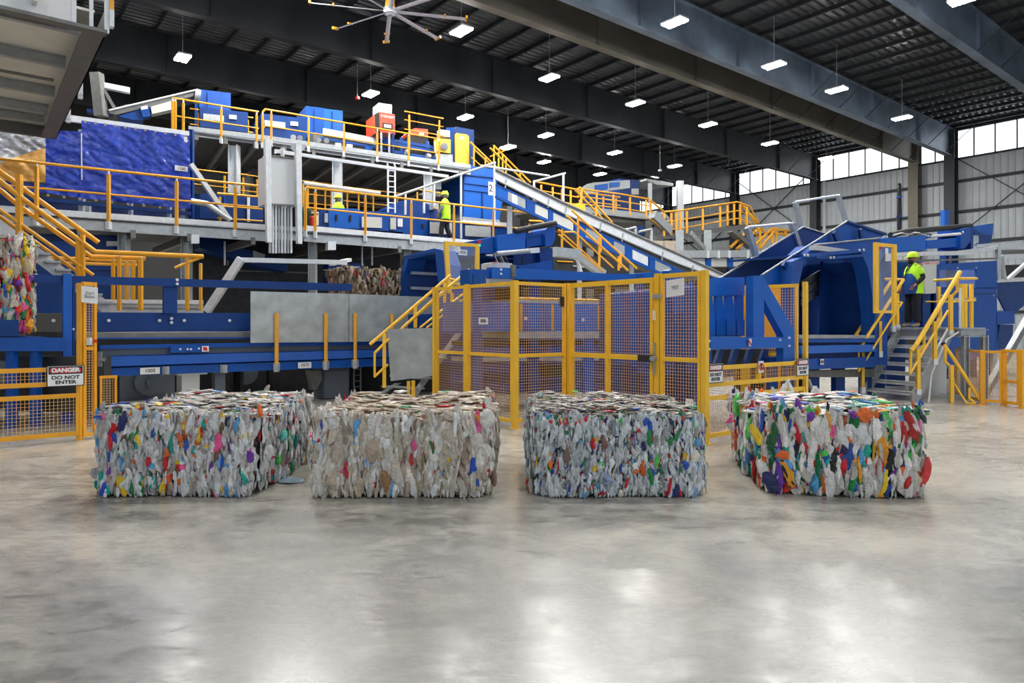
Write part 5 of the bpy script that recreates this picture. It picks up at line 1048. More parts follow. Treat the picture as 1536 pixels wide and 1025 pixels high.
# white frame and brace next to the tarpaulin
tag(MB().beam(W1.back(1.0)(286, 246), W1.back(1.0)(345, 331), 0.14, 0.12).build('diagonal_brace', lgalv), 'pale diagonal steel brace beside the tarpaulin edge', 'brace')
tag(MB().path([W1.back(1.0)(286, 302), W1.back(1.0)(310, 306), W1.back(1.0)(345, 330)], 0.09, 6).build('cable_tray', lgalv), 'pale bent cable tray at the foot of the diagonal brace', 'cable tray')

# boxes on the middle platform
def blk(name, label, cat, L, pts, dep, m, details=(), off=0.0):
    t = thing(name, label, cat, L(pts[0][0], max(p[1] for p in pts)))
    plateon(L, pts, dep, 'housing', m, t, off)
    for (nm, pp, mm) in details: plateon(L, pp, 0.05, nm, mm, t, off - 0.06)
    return t
Wb = W1.back(1.6)
def rect(x0, y0, x1, y1, sl=0.0): return [(x0, y0), (x1, y0 + sl * (x1 - x0)), (x1, y1 + sl * (x1 - x0)), (x0, y1)]
blk('machine_housing', 'blue housing behind the diagonal brace on the walkway', 'machine', Wb, rect(300, 290, 395, 327, 0.08), 1.0, dblue, [('panel_line', rect(336, 294, 338, 327), blue), ('post', rect(371, 296, 375, 333), lgalv)])
blk('machine_housing', 'blue cabinet hiding the seated worker, with two black slots', 'machine', W1.back(1.2), rect(493, 312, 538, 342, 0.03), 0.8, lblue, [('slot', rect(504, 322, 506.5, 331), black), ('slot', rect(525, 323, 527.5, 332), black)])
blk('machine_housing', 'navy motor box with vent by the fire extinguisher', 'machine', W1.back(1.25), rect(478, 315, 494, 340, 0.03), 0.7, dblue, [('vent', rect(487, 320, 492, 334), galv)])
blk('belt_conveyor', 'blue conveyor with pale side panels behind the guard rail', 'conveyor', W1.back(1.3), rect(538, 316, 605, 344, 0.06), 0.8, blue, [('side_panel', rect(543, 325, 573, 341, 0.04), cream), ('side_panel', rect(586, 327, 594, 344, 0.04), cream), ('white_label', rect(597, 328, 604, 340, 0.03), paper)])
blk('machine_housing', 'tall blue box with a black slot behind the walking worker', 'machine', W1.back(1.5), rect(604, 324, 645, 351, 0.06), 0.9, blue, [('slot', rect(634, 336, 637, 342), black)])
blk('belt_conveyor', 'blue framed conveyor with ribbed grey panels under the large hopper', 'conveyor', W1.back(1.4), rect(645, 330, 762, 358, 0.05), 0.9, dblue, [('side_panel', rect(646, 333, 678, 350, 0.05), cream), ('side_panel', rect(698, 338, 736, 354, 0.06), galv), ('top_rail', rect(690, 330, 760, 335, 0.06), lgalv)])
blk('machine_housing', 'rounded blue chute top before the walking worker', 'machine', W1.back(2.2), [(585, 312), (605, 301), (622, 300), (655, 310), (655, 335), (585, 330)], 1.0, dblue, [])
blk('sensor_box', 'tiny grey junction box by the walking worker', 'control box', W1.back(1.9), rect(650, 305, 658, 314), 0.3, galv, [('orange_tab', rect(652, 311, 655, 313), yel)])
# fire extinguisher
t = thing('fire_extinguisher', 'red fire extinguisher standing on the walkway by the white post', 'fire extinguisher', W1.back(0.8)(468, 340))
a = W1.back(0.8); MB().tube(a(468.5, 340), a(468.5, 328), 0.085, 12).ball(a(468.5, 328), 0.085, 12, 6).build('cylinder', red, t); MB().tube(a(468.5, 327), a(468.5, 323), 0.03, 8).beam(a(466, 323.5), a(471, 323), 0.03, 0.04).build('valve', black, t)
blk('notice_board', 'white notice board behind the fire extinguisher', 'sign', W1.back(1.0), rect(463, 318, 478, 338), 0.03, paper, [('black_heading', rect(467, 320, 477, 323), ink)])
tag(MB().ball(W1.back(0.9)(459, 318), 0.17, 10, 6, (1, 0.6, 1.2)).beam(W1.back(0.9)(459, 320), W1.back(0.9)(459, 340), 0.24, 0.15, X_).build('hung_jacket', mat('dark_green_cloth', (0.02, 0.07, 0.04), 0.9)), 'dark green jacket hanging beside the white post', 'jacket')

# ================================================================ white hoist column with grey cabinet
Lh = Ln(420, 18.9, 2050)
t = thing('electrical_cabinet', 'tall pale grey cabinet held between two white steel posts', 'cabinet', Lh.at(420, 3.6))
plateon(Lh, [(398, 234), (447, 240), (447, 309), (398, 306)], 0.6, 'body', panelgrey, t, 0.1); MB().ext([Lh.back(0.1)(398, 234), Lh.back(0.1)(398, 306), Lh.back(0.7)(394, 306), Lh.back(0.7)(394, 234)], V(0.02, 0, 0)).build('side_panel', cream, t)
plateon(Lh, [(401, 236), (442, 241), (442, 307), (401, 305)], 0.02, 'door', mat('pale_grey_door', (0.62, 0.64, 0.65), 0.45), t, 0.07)
mb = MB()
for k in range(12): mb.bolt(Lh.back(0.06)(406 + k * 3, 233.5 + k * 0.35), -Lh.n, 0.03); mb.bolt(Lh.back(0.06)(406 + k * 3, 307 + k * 0.15), -Lh.n, 0.03)
mb.build('cable_gland', dgalv, t)
for i in range(8):
    x = 404.5 + i * 4.6; po = MB().tube(Lh.back(0.2)(x, 380), Lh.back(0.2)(x, 306), 0.034, 8).build('conduit', lgalv if i % 3 else galv, t)
for x0, y0, x1, y1, w in ((398, 208, 407, 364, 'post'), (444, 216, 452.5, 366, 'post')): plateon(Lh, [(x0, y0), (x1, y0 + 1), (x1 + 1, y1), (x0 + 3, y1 - 1)], 0.16, w, lgalv, t, -0.08)
MB().tube(Lh.back(0.05)(443, 221), Lh.back(-0.02)(443, 221), 0.12, 16).tube(Lh.back(0.05)(452, 221), Lh.back(-0.02)(452, 221), 0.10, 16).build('pulley', lgalv, t)
MB().beam(Lh(424, 222), Lh(424, 235), 0.08, 0.08, X_).beam(Lh(412, 230), Lh(424, 223), 0.06, 0.05).build('bracket', lgalv, t)
L_ = Lh.back(0.3); tag(MB().beam(L_(412, 226.5), L_(672, 265), 0.09, 0.09).build('white_tube', lgalv), 'long white square tube running from the grey cabinet toward the hopper', 'tube')

# canopy frame of tubes near the walking worker
Lc = W1.back(0.8)
t = thing('tube_frame', 'pale tube frame with sloping grey tube over the walking worker', 'frame', Lc(700, 350))
MB().tube(Lc(590, 296), Lc(743, 244), 0.045, 8).build('sloping_tube', galv, t)
for x, y0, y1 in ((691.5, 262, 358), (741.5, 245, 333), (651, 275, 308), (636, 280, 320), (608, 291, 322)): MB().tube(Lc(x, y1), Lc(x, y0), 0.04, 8).build('post', lgalv, t)
t = thing('tube_frame', 'pale tube frame reaching over the top of the inclined conveyor', 'frame', Lc(800, 345))
MB().tube(Lc(722, 248.5), Lc(824, 264), 0.04, 8).tube(Lc(800, 273), Lc(848, 260), 0.04, 8).build('cross_tube', lgalv, t)
for x, y0, y1 in ((801, 272, 346), (845, 260, 345)): MB().tube(Lc(x, y1), Lc(x, y0), 0.045, 8).build('post', lgalv, t)
tag(MB().tube(Lc.back(0.3)(790.5, 350), Lc.back(0.3)(790.5, 274), 0.09, 10).build('black_column', black), 'black cable-wrapped column before the inclined conveyor', 'column')

# ================================================================ large hopper head and inclined conveyor
Lp = W1.back(3.0)
t = thing('hopper', 'big light-blue hopper with folded side panels at the conveyor top', 'hopper', Lp(720, 335))
plateon(Lp, [(696, 247), (740, 254), (747, 282), (754, 301), (749, 331), (695, 325)], 0.05, 'front_plate', lblue, t)
a0, a1 = Lp(696, 247), Lp(695, 325); e0, e1 = P(661, 259, a0.y + 2.2), P(661, 316, a0.y + 2.2); MB().ext([a0, a1, e1, e0], V(0.03, 0.02, 0)).build('side_plate', blue, t)
for y0, y1, x1 in ((261, 265, 742), (275, 277, 746), (285, 287, 749)): plateon(Lp, [(697, y0), (x1, y0 + 5), (x1, y0 + 6.5), (697, y1 - 2)], 0.05, 'folded_seam', dblue, t, -0.05)
plateon(Lp, [(723, 289), (725, 289), (725, 328), (723, 328)], 0.04, 'vertical_seam', dblue, t, -0.04)
plateon(Lp, [(694, 325), (750, 331), (750, 337), (694, 332)], 1.5, 'support_beam', galv, t, -0.05)
plateon(Lp, [(697, 249), (740, 256), (740, 325), (697, 320)], 0.05, 'rear_plate', dblue, t, 2.2)
for x in (700, 745): MB().beam(Lp(x, 345) - Z * 1.0, Lp(x, 330), 0.15, 0.15, X_).build('leg', galv, t)
blk('machine_housing', 'small grey panel tucked beside the hopper over the worker', 'machine', Lp, rect(646, 268, 662, 283, 0.06), 0.5, galv, [], 0.6)
LI = Ln(745, 23.8, 2050)
t = thing('inclined_conveyor', 'long inclined conveyor with pale side channel running down from the hopper', 'conveyor', LI(900, 360))
top = [(743, 254), (845, 304), (1020, 382), (1085, 412)]; bot = [(1085, 420), (1020, 396.5), (845, 320), (743, 269)]
plateon(LI, top + bot, 0.08, 'side_channel', lgalv, t)
MB().path([LI.back(-0.03)(x, y) for x, y in top], 0.05, 6).build('top_edge', dgalv, t)
MB().path([LI.back(-0.02)(x, y) for x, y in reversed(bot)], 0.035, 6).build('lower_edge', galv, t)
plateon(LI, [(805, 299), (845, 319), (1020, 395), (1082, 418), (1060, 421), (1015, 412), (840, 334), (805, 317)], 1.3, 'under_frame', dgalv, t, 0.1)
def lo(x, k): return (x, 276 + (x - 745) * 0.468 + k)
pl = lambda x0, x1, k0, k1: [lo(x0, k0), lo(x1, k0), lo(x1, k1), lo(x0, k1)]
plateon(LI, pl(745, 1035, 0, 3), 0.08, 'blue_flange', blue, t, 0.02); plateon(LI, pl(745, 1035, 17, 21), 0.1, 'blue_flange', blue, t, 0.02)
for x0, x1, m in ((745, 762, lblue), (762, 768, galv), (768, 776, paper), (776, 788, galv), (790, 802, blue), (803, 822, cream), (823, 830, blue), (830, 860, cream), (862, 878, blue), (879, 900, galv), (900, 920, blue), (921, 937, galv), (937, 948, blue), (949, 972, lgalv), (974, 982, blue), (983, 1006, galv), (1006, 1022, blue)):
    plateon(LI, pl(x0, x1, 3, 17), 0.06, 'side_panel', m, t, 0.03)
for x in (760, 824, 850, 902, 935, 995, 1040): plateon(LI, [(x - 0.8, 262 + (x - 745) * 0.462), (x + 0.8, 262 + (x - 745) * 0.462), (x - 1, 275 + (x - 745) * 0.462), (x - 2.6, 275 + (x - 745) * 0.462)], 0.03, 'splice', galv, t, -0.04)
for x in (775, 880, 958): MB().beam(LI.at(x, 0) + LI.n * 0.4, LI(*lo(x, 18)) + LI.n * 0.4, 0.18, 0.18, X_).build('leg', galv, t)
label_on(LI, 736, 283, 9, 20, '2', t, 'white_number_plate', -0.3)
# stairs beside it
Ls = Ln(857, 23.6, 2050)
t = thing('walkway_stair', 'yellow railed stair descending in front of the inclined conveyor', 'stairs', Ls(900, 400))
def lp(parent, nm, L, pts, r=0.04, m=yel): return MB().path([L(*q) for q in pts], r, 7).build(nm, m, parent)
lp(t, 'handrail', Ls, [(857, 315), (955, 403)]); lp(t, 'handrail', Ls.back(-0.9), [(850, 324), (942, 406)]); lp(t, 'mid_rail', Ls, [(846, 348), (862, 348), (920, 402)], 0.03); lp(t, 'mid_rail', Ls.back(-0.9), [(838, 352), (905, 408)], 0.03); lp(t, 'mid_rail', Ls.back(-0.9), [(838, 345), (900, 400)], 0.025)
for x, y0, y1, k in ((867, 326, 384, -0.9), (843, 344, 378, -0.9), (899, 356, 403, -0.9), (928, 385, 406, -0.9), (901, 352, 378, 0), (931, 381, 402, 0)): MB().beam(Ls.back(k)(x, y1), Ls.back(k)(x, y0), 0.07, 0.07, X_).build('post', yel, t)
MB().beam(Ls(866, 384), Ls(905, 412), 0.2, 0.3).build('stringer', galv, t); MB().beam(Ls.back(-0.9)(830, 378), Ls.back(-0.9)(868, 382), 0.3, 0.3).build('landing_beam', galv, t)
MB().tube(Ls(866, 390), Ls(872, 410), 0.06).build('conduit', lgalv, t)
railing('yellow loop rail at the stair head by the tube frame', [Ls(794, 331), Ls(812, 332), Ls(822, 338)], [794], hp=0.8, mids=(), r=0.03, sleeve=False)
blk('conveyor_cluster', 'dim cluster of pipes and rails under the inclined conveyor', 'machine', Ls.back(5), rect(830, 385, 960, 412), 1.0, darkm, [('orange_strip', rect(836, 391, 860, 392.5, 0.05), yel), ('pale_strip', rect(860, 398, 900, 400, 0.1), galv)])

# ================================================================ upper platform
W2 = Ln(282, 22.0, 2500)
t = thing('upper_platform', 'high galvanised platform carrying the orange sorting unit', 'platform', W2.at(450, 7.7))
plateon(W2, [(283, 189), (398, 203), (706, 247), (706, 253), (398, 210), (283, 196)], 0.06, 'toe_board', galv, t); plateon(W2, [(283, 196), (398, 210), (706, 253), (706, 262), (398, 217), (283, 203)], 0.08, 'edge_channel', lgalv, t, 0.03)
MB().ext([W2(283, 197), W2(706, 255), W2(706, 255) + W2.n * 7, W2(283, 197) + W2.n * 7], Z * -0.08).build('deck', darkm, t)
mb = MB()
for k in range(10): x = 295 + k * 44; y = 203 + (x - 283) * 0.139; mb.mark(); mb.beam(W2(x, y), W2(x, y) + W2.n * 7, 0.12, 0.22)
mb.build('cross_beams', dgalv, t)
for x, yb in ((351.5, 290), (506, 335), (642, 330), (372, 278)):
    L_ = W2.back(0.3 if x != 372 else 5); yt = 203 + (x - 283) * 0.139 + 6; MB().ibeam(L_(x, yb), L_(x, yt), 0.32, 0.3, 0.03, X_).build('column', lgalv, t)
    MB().beam(V(L_(x, yb).x, L_(x, yb).y, 4.4), L_(x, yb), 0.2, 0.2, X_).build('column_foot', galv, t)
for a, b2 in (((352, 218), (318, 250)), ((425, 225), (375, 262)), ((506, 238), (455, 275)), ((590, 252), (540, 290))): MB().beam(W2.back(4)(*a), W2.back(4)(*b2), 0.25, 0.25).build('knee_brace', dgalv, t)
railing('high yellow guard rail over the tarpaulin end', [W2(259, 147), W2(388, 168)], [256, 263, 275, 332, 385], hp=1.12, mids=(0.5,), r=0.033, post_w=0.06)
railing('high yellow guard rail beside the orange sorting unit', [W2(394, 168), W2(398, 164), W2(656, 208)], [394, 407, 463, 516, 566, 613, 658], hp=1.12, mids=(0.5,), r=0.033, post_w=0.06)
railing('raised yellow rail rising above the guard rail near the yellow door', [W2.back(0.1)(607, 167), W2.back(0.1)(665, 178)], [614, 659], hp=1.6, mids=(0.2, 0.42), r=0.028, post_w=0.06, sleeve=False)
railing('inner yellow rail behind the high guard rail', [W2.back(2)(285, 163), W2.back(2)(380, 177)], [298, 336, 372], hp=0.9, mids=(0.6,), r=0.028, post_w=0.05, sleeve=False)
# machines up there
Wc = W2.back(1.6)
t = thing('inclined_conveyor', 'grey and blue sloping belt conveyor above the tarpaulin', 'conveyor', Wc(230, 185))
plateon(Wc, [(163, 164), (297, 133), (303, 137), (300, 142), (175, 172), (163, 169)], 1.0, 'belt_frame', dgalv, t); MB().path([Wc.back(-0.03)(163, 166), Wc.back(-0.03)(297, 134.5)], 0.035, 6).build('edge_strip', lgalv, t)
plateon(Wc, [(178, 174), (262, 148), (262, 152), (215, 168), (215, 180), (200, 180)], 0.6, 'blue_frame', blue, t, 0.05); plateon(Wc, [(226, 160), (262, 150), (260, 164), (228, 171)], 0.4, 'grey_panel', cream, t, -0.05)
plateon(Wc, [(209, 161), (222, 158), (226, 174), (215, 176)], 0.4, 'blue_box', blue, t, -0.08); plateon(Wc, [(211, 160.5), (221, 158), (222, 163), (212, 165)], 0.02, 'white_label', paper, t, -0.12)
plateon(Wc, [(130, 163), (180, 169), (180, 173), (130, 168)], 0.3, 'blue_rail', dblue, t, 0.1); MB().tube(Wc(292, 144), Wc(300, 146), 0.25, 12).build('drive_motor', galv, t)
MB().beam(Wc(152, 175), Wc(145, 110), 0.3, 0.3, X_).beam(Wc(156, 135), Wc(172, 163), 0.1, 0.1).build('support_leg', dgalv, t)
blk('wall_bracket', 'pale steel beam stub beside the overhead platform', 'beam', Wc, rect(154, 123, 195, 131, 0.2), 0.2, lgalv)
for x0, y0, x1, y1, m, w, cat in ((299, 134, 346, 172, blue, 'square blue bin at the head of the sloping belt', 'machine'), (300, 160, 372, 190, dblue, 'dim blue drive frame behind the high yellow rail', 'machine'), (459, 159, 486, 205, blue, 'first of two joined blue bins on the upper platform', 'machine'), (486, 163, 514, 208, lblue, 'second joined blue bin, further along the upper platform', 'machine'), (392, 170, 460, 208, dblue, 'navy conveyor body between the sloping belt and the joined bins', 'machine')):
    t = blk('machine_housing', w, cat, Wc.back(0.5 if x0 != 300 else 0.2), rect(x0, y0, x1, y1, 0.12), 1.5, m, [('seam', rect(x0 + 12, y0 + 4, x0 + 12.8, y1 - 2), dblue)] if x1 - x0 < 60 else [('grey_panel', rect(x0 + 5, y0 + 10, x0 + 36, y0 + 19, 0.12), galv), ('white_label', rect(x0 + 44, y0 + 12, x0 + 55, y0 + 18, 0.1), paper)])
t = thing('belt_conveyor', 'pale channel-sided belt conveyor feeding the orange sorting unit', 'conveyor', Wc(520, 220))
plateon(Wc, [(485, 192), (564, 207), (564, 217), (485, 203)], 0.08, 'side_channel', lgalv, t, -0.3); plateon(Wc, [(470, 200), (655, 232), (655, 246), (470, 218)], 1.0, 'belt_body', dgalv, t, -0.1)
plateon(Wc, [(478, 205), (600, 226), (600, 229), (478, 208)], 0.06, 'blue_rail', blue, t, -0.25); plateon(Wc, [(548, 219), (558, 221), (558, 227), (548, 225)], 0.06, 'blue_plate', lblue, t, -0.27)
for x, y in ((503, 214), (520, 216)): plateon(Wc, rect(x, y, x + 9, y + 5, 0.1), 0.02, 'white_label', paper, t, -0.3)
for x in (440, 450, 478, 490): MB().tube(Wc.back(-0.3)(x, 206 + (x - 440) * 0.1), Wc.back(-0.5)(x, 206 + (x - 440) * 0.1), 0.1, 10).build('bearing', galv if x % 4 else cream, t)
Wd = W2.back(0.9)
t = thing('optical_sorter', 'orange-red optical sorter unit with black side and small display', 'machine', Wd(578, 240))
plateon(Wd, [(569, 168), (592, 171.5), (593, 202), (570, 198)], 0.9, 'orange_cover', orange, t); plateon(Wd, [(562, 172), (569, 168), (570, 198), (563, 196)], 0.9, 'black_side', black, t, 0.02); plateon(Wd, [(560.5, 173), (563, 171), (563.5, 201), (561, 200)], 0.9, 'orange_edge', orange, t, 0.03)
plateon(Wd, [(574, 184), (589, 186), (589, 195), (574, 193)], 0.02, 'display_frame', black, t, -0.03); plateon(Wd, [(576, 186), (587, 187.5), (587, 192.5), (576, 191)], 0.02, 'display', panelgrey, t, -0.05)
text('STEINERT', Wd.back(-0.03)(582, 175.5), Wd.d, Z, 0.14, paper, t); plateon(Wd, [(568, 154), (588, 157), (588, 172), (568, 170)], 0.7, 'galvanised_duct', galv, t, 0.1)
for x in (566, 572, 584, 590): MB().beam(Wd(x, 245), Wd(x, 199), 0.07, 0.07, X_).build('leg', dblue if x % 4 else galv, t)
t = blk('optical_sorter', 'smaller orange-red unit with black body behind the yellow rails', 'machine', Wd.back(0.7), [(614, 198), (622, 192), (642, 194), (642, 206), (616, 203)], 1.0, orange, [('white_label', rect(629, 199, 636, 205), paper)])
plateon(Wd.back(0.7), [(612, 204), (641, 206), (650, 230), (606, 224)], 1.0, 'black_body', black, t)
t = thing('pipe_rack', 'blue pipes and rails below the orange sorting units', 'pipework', Wd(620, 240))
for a, b2 in (((572, 208), (652, 222)), ((575, 213), (650, 227)), ((590, 228), (655, 239)), ((602, 207), (602, 240)), ((641, 212), (641, 245))): MB().beam(Wd.back(0.3)(*a), Wd.back(0.3)(*b2), 0.11, 0.11, Z if a[0] != b2[0] else X_).build('blue_pipe', blue, t)
for x, y in ((608, 229), (640, 235), (563, 238)): MB().tube(Wd(x, y), Wd(x + 5, y + 1), 0.13, 10).build('small_motor', galv, t)
t = thing('gearbox', 'square yellow gearbox cover with round grey flange', 'machine', Wd(665, 245))
plateon(Wd, [(655, 207), (676, 209), (676, 230), (655, 227)], 0.3, 'yellow_cover', lyel, t); MB().tube(Wd.back(-0.1)(666.5, 220), Wd(666.5, 220), 0.15, 18).tube(Wd.back(-0.14)(666.5, 220), Wd(666.5, 220), 0.08, 12).build('flange', galv, t)
plateon(Wd, [(660, 194), (675, 196), (675, 206), (660, 204)], 0.3, 'white_valve_block', cream, t, 0.1); plateon(Wd, [(655, 230), (680, 232), (680, 245), (655, 241)], 0.4, 'grey_base', galv, t, 0.1)
MB().path([Wd.back(-0.05)(652, 212), Wd.back(-0.05)(653, 225), Wd.back(-0.05)(656, 238), Wd.back(-0.05)(655, 244)], 0.03, 6).build('white_hose', paper, t)
t = thing('machine_door', 'rounded yellow machine door in a blue frame on the upper platform', 'door panel', Wd(693, 250))
plateon(Wd, [(676, 191), (683, 193), (684, 190), (711, 195), (711, 249), (676, 245)], 0.8, 'blue_frame', dblue, t, 0.12); plateon(Wd, [(683, 202), (685, 199.5), (701, 202), (703.5, 205), (704, 249), (683, 246)], 0.08, 'yellow_door', lyel, t, -0.02); plateon(Wd, rect(690, 205, 696, 209), 0.01, 'white_label', paper, t, -0.04)
MB().beam(Wd.back(0.2)(675, 192), Wd.back(0.2)(676, 245), 0.12, 0.3, X_).build('blue_post', blue, t)
# stair flights beyond the yellow door
Lt = W2.back(0.6)
t = thing('walkway_stair', 'yellow stair rails dropping from the yellow machine door', 'stairs', Lt(740, 260))
lp(t, 'handrail', Lt, [(705, 213), (752, 258)]); lp(t, 'handrail', Lt.back(0.8), [(704, 218), (744, 255)]); lp(t, 'mid_rail', Lt, [(707, 236), (725, 252)], 0.028)
for x, y0, y1 in ((711, 220, 250), (728, 236, 255), (745, 252, 268)): MB().beam(Lt(x, y1), Lt(x, y0), 0.06, 0.06, X_).build('post', yel, t)
Lt = W2.back(2.6)
t = thing('walkway_stair', 'taller yellow stair flight peaking above the inclined conveyor', 'stairs', Lt(760, 250))
lp(t, 'handrail', Lt, [(740, 218), (796, 274)], 0.045); lp(t, 'handrail', Lt.back(-0.9), [(735, 222), (790, 276)], 0.045); lp(t, 'top_rail', Lt, [(735, 235), (757, 226), (748, 223)], 0.03)
for x, y0, y1 in ((741, 220, 250), (748, 228, 258), (754, 232, 262), (759, 238, 266), (780, 260, 275)): MB().beam(Lt(x, y1), Lt(x, y0), 0.07, 0.07, X_).build('post', yel, t)
t = thing('ladder', 'narrow vertical steel ladder under the upper platform', 'ladder', W1.back(2)(587, 325))
L_ = W1.back(2.2)
for x in (582, 592.5): MB().path([L_(x, 327), L_(x, 250), L_(x - 1.5, 245)], 0.035, 6).build('rail', lgalv, t)
for k in range(9): MB().tube(L_(582, 320 - k * 8), L_(592.5, 321 - k * 8), 0.02, 5).build('rung', lgalv, t)
# dim steelwork behind the middle platform
Ld = W1.back(9)
t = thing('rear_walkway', 'dim grey walkway and beams receding behind the middle platform', 'platform', Ld(450, 300))
for y in (228, 242, 262, 285): MB().beam(Ld(286, y), Ld(660, y + 30), 0.3, 0.25).build('beam', dgalv, t)
blk('dark_mass', 'dark equipment mass deep under the upper platform', 'machine', Ld.back(1), rect(280, 285, 780, 345, 0.05), 2.0, darkm, [('pale_patch', rect(540, 278, 560, 290), cream), ('pale_strip', rect(520, 318, 600, 321, 0.1), galv)])

# ================================================================ below the middle platform
Lz = W1.back(0.5)
t = thing('feed_hood', 'white bent steel frame spanning the dark opening above the conveyor', 'frame', P(400, 400, 15.5))
MB().beam(P(310, 468, 15.0), P(362, 388, 15.0), 0.16, 0.13, V(0, 1, 0)).build('sloping_bar', lgalv, t); MB().beam(P(355, 390, 15.0), P(520, 394, 16.0), 0.14, 0.1).build('top_bar', lgalv, t); MB().beam(P(497, 396, 16.0), P(524, 390, 17.2), 0.12, 0.08).build('return_bar', lgalv, t)
L_ = W1.back(2.4)
t = blk('inclined_conveyor', 'dim blue conveyor slanting through the dark opening under the walkway', 'conveyor', L_, [(300, 352), (330, 360), (432, 396), (432, 408), (390, 400), (300, 372)], 0.8, dblue, [('grey_panel', [(380, 376), (398, 382), (396, 390), (380, 386)], galv)])
blk('dark_mass', 'near-black machinery filling the opening under the walkway', 'machine', W1.back(3.2), rect(300, 355, 600, 500, 0.0), 1.2, darkm, [('pale_pipe', rect(350, 405, 470, 407, 0.03), dgalv), ('vertical_pipe', rect(341, 366, 343, 398), galv), ('vertical_pipe', rect(467, 410, 469, 440), galv)])
t = blk('small_machine', 'small blue machine with pale window beside the brown bale', 'machine', W1.back(0.9), rect(493, 395, 545, 425, 0.0), 0.4, dblue, [('pale_window', rect(500, 402, 525, 421), galv)])
for x, w in ((337, 'thin steel hanger rod by the white bent frame'), (543, 'thin steel hanger rod above the brown bale'), (558, 'second thin hanger rod above the brown bale')): tag(MB().tube(Lz(x, 398), Lz(x, 362), 0.03, 6).build('hanger_rod', galv), w, 'rod')
blk('machine_housing', 'dark blue drum housing behind the yellow stair rails', 'machine', W1.back(0.8), [(20, 350), (190, 353), (190, 385), (100, 395), (60, 395), (20, 380)], 1.2, dblue, [('white_label', rect(160, 362, 180, 369), paper), ('lighter_plate', [(72, 362), (118, 363), (112, 385), (66, 384)], blue)])
blk('machine_housing', 'navy lower housing behind the tall bright bale', 'machine', W1.back(0.6), rect(40, 398, 190, 470, 0.0), 1.0, dblue, [('bolt_line', rect(70, 404, 180, 405), blue)])
blk('floor_channel', 'stacked pale steel channels on the low landing behind the crossbar', 'platform', Ln(230, 14.2, 2050), rect(150, 449, 305, 470, 0.01), 0.5, lgalv, [('groove', rect(150, 455, 305, 456, 0.01), dgalv), ('groove', rect(150, 461, 305, 462, 0.01), dgalv)])
# yellow stair descending at the picture edge
Lq = Ln(120, 12.8, 2050)
t = thing('walkway_stair', 'broad yellow-railed stair coming down beside the tall bright bale', 'stairs', Lq.at(100, 1.6))
lp(t, 'handrail', Lq, [(0, 252), (58, 300), (147, 364)], 0.045) if 0 else None
lp(t, 'handrail', Lq.back(0.9), [(-40, 228), (58, 300), (148, 364)], 0.05); lp(t, 'handrail', Lq, [(-40, 241), (35, 299), (143, 378), (305, 385)], 0.05); lp(t, 'handrail', Lq.back(0.3), [(-40, 252), (33, 312), (137, 385), (218, 388)], 0.045)
lp(t, 'mid_rail', Lq, [(-40, 284), (0, 315), (140, 413)], 0.035); lp(t, 'mid_rail', Lq.back(0.3), [(-40, 294), (0, 325), (122, 412)], 0.035)
for x, y0, y1, w_ in ((29, 262, 370, 0.085), (124, 352, 414, 0.07), (117, 360, 414, 0.06), (179, 385, 466, 0.06), (170, 390, 450, 0.055), (211, 387, 466, 0.07), (200, 392, 450, 0.055), (190, 394, 450, 0.05), (281, 388, 466, 0.06), (301, 396, 466, 0.05), (55, 268, 330, 0.05)): 
    po = MB().beam(Lq(x, y1), Lq(x, y0), w_, w_, X_).build('post', yel, t); MB().beam(Lq(x, y0 + 7), Lq(x, y0 - 1), w_ * 0.8, w_ * 0.8, X_).build('steel_collar', lgalv, po) if y0 > 383 else None
MB().beam(Lq.back(0.3)(-40, 312), Lq.back(0.3)(60, 385), 0.1, 0.22).beam(Lq.back(0.3)(52, 380), Lq.back(0.3)(175, 474), 0.1, 0.22).build('stringer', lgalv, t)
lp(t, 'back_rail', Lq.back(1.5), [(55, 386), (205, 392)], 0.04); lp(t, 'back_rail', Lq.back(1.5), [(62, 393), (205, 398)], 0.035); lp(t, 'return_rail', Lq, [(305, 385), (262, 402)], 0.03)
for k in range(9): c = Lq(20 + k * 16, 353 + k * 12.4); MB().ext([c, c + Lq.d * 0.24, c + Lq.d * 0.24 + Lq.n * 0.9, c + Lq.n * 0.9], Z * -0.04).build('tread', galv, t)

# ================================================================ overhead platform in the corner
zb = 6.0
def Q(u, w, z): return V(-6.09, 10.26, 0) + EU * u + EW * w + Z * z
t = thing('overhead_platform', 'grey overhead platform in the upper corner seen from below', 'platform', Q(-1, 3, zb))
MB().ext([Q(-9, 0.05, zb + 0.28), Q(-0.15, 0.05, zb + 0.28), Q(-0.15, 7.5, zb + 0.28), Q(-9, 7.5, zb + 0.28)], Z * 0.04).build('floor_panels', mat('underside_sheet', (0.80, 0.80, 0.74), 0.45, 0.1, 0.15, 1.5), t)
mb = MB(); mb.ext([Q(-0.30, 0, zb), Q(0, 0, zb), Q(0, 7.5, zb), Q(-0.30, 7.5, zb)], Z * 0.02).ext([Q(-0.02, 0, zb), Q(0, 0, zb), Q(0, 7.5, zb), Q(-0.02, 7.5, zb)], Z * 0.36); mb.build('edge_beam', dgalv, t)
MB().chan(Q(-9, 7.5, zb + 0.16), Q(0, 7.5, zb + 0.16), 0.1, 0.32, 0.02).build('end_beam', dgalv, t)
for w_ in (0.55, 2.3, 4.2, 5.6, 6.5): MB().ibeam(Q(-9, w_, zb + 0.18), Q(-0.3, w_, zb + 0.18), 0.10, 0.2, 0.02).build('joist', galv, t)
MB().tube(Q(-9, 3.2, zb + 0.1), Q(-0.4, 3.2, zb + 0.1), 0.03, 6).build('tie_rod', dgalv, t)
mb = MB()
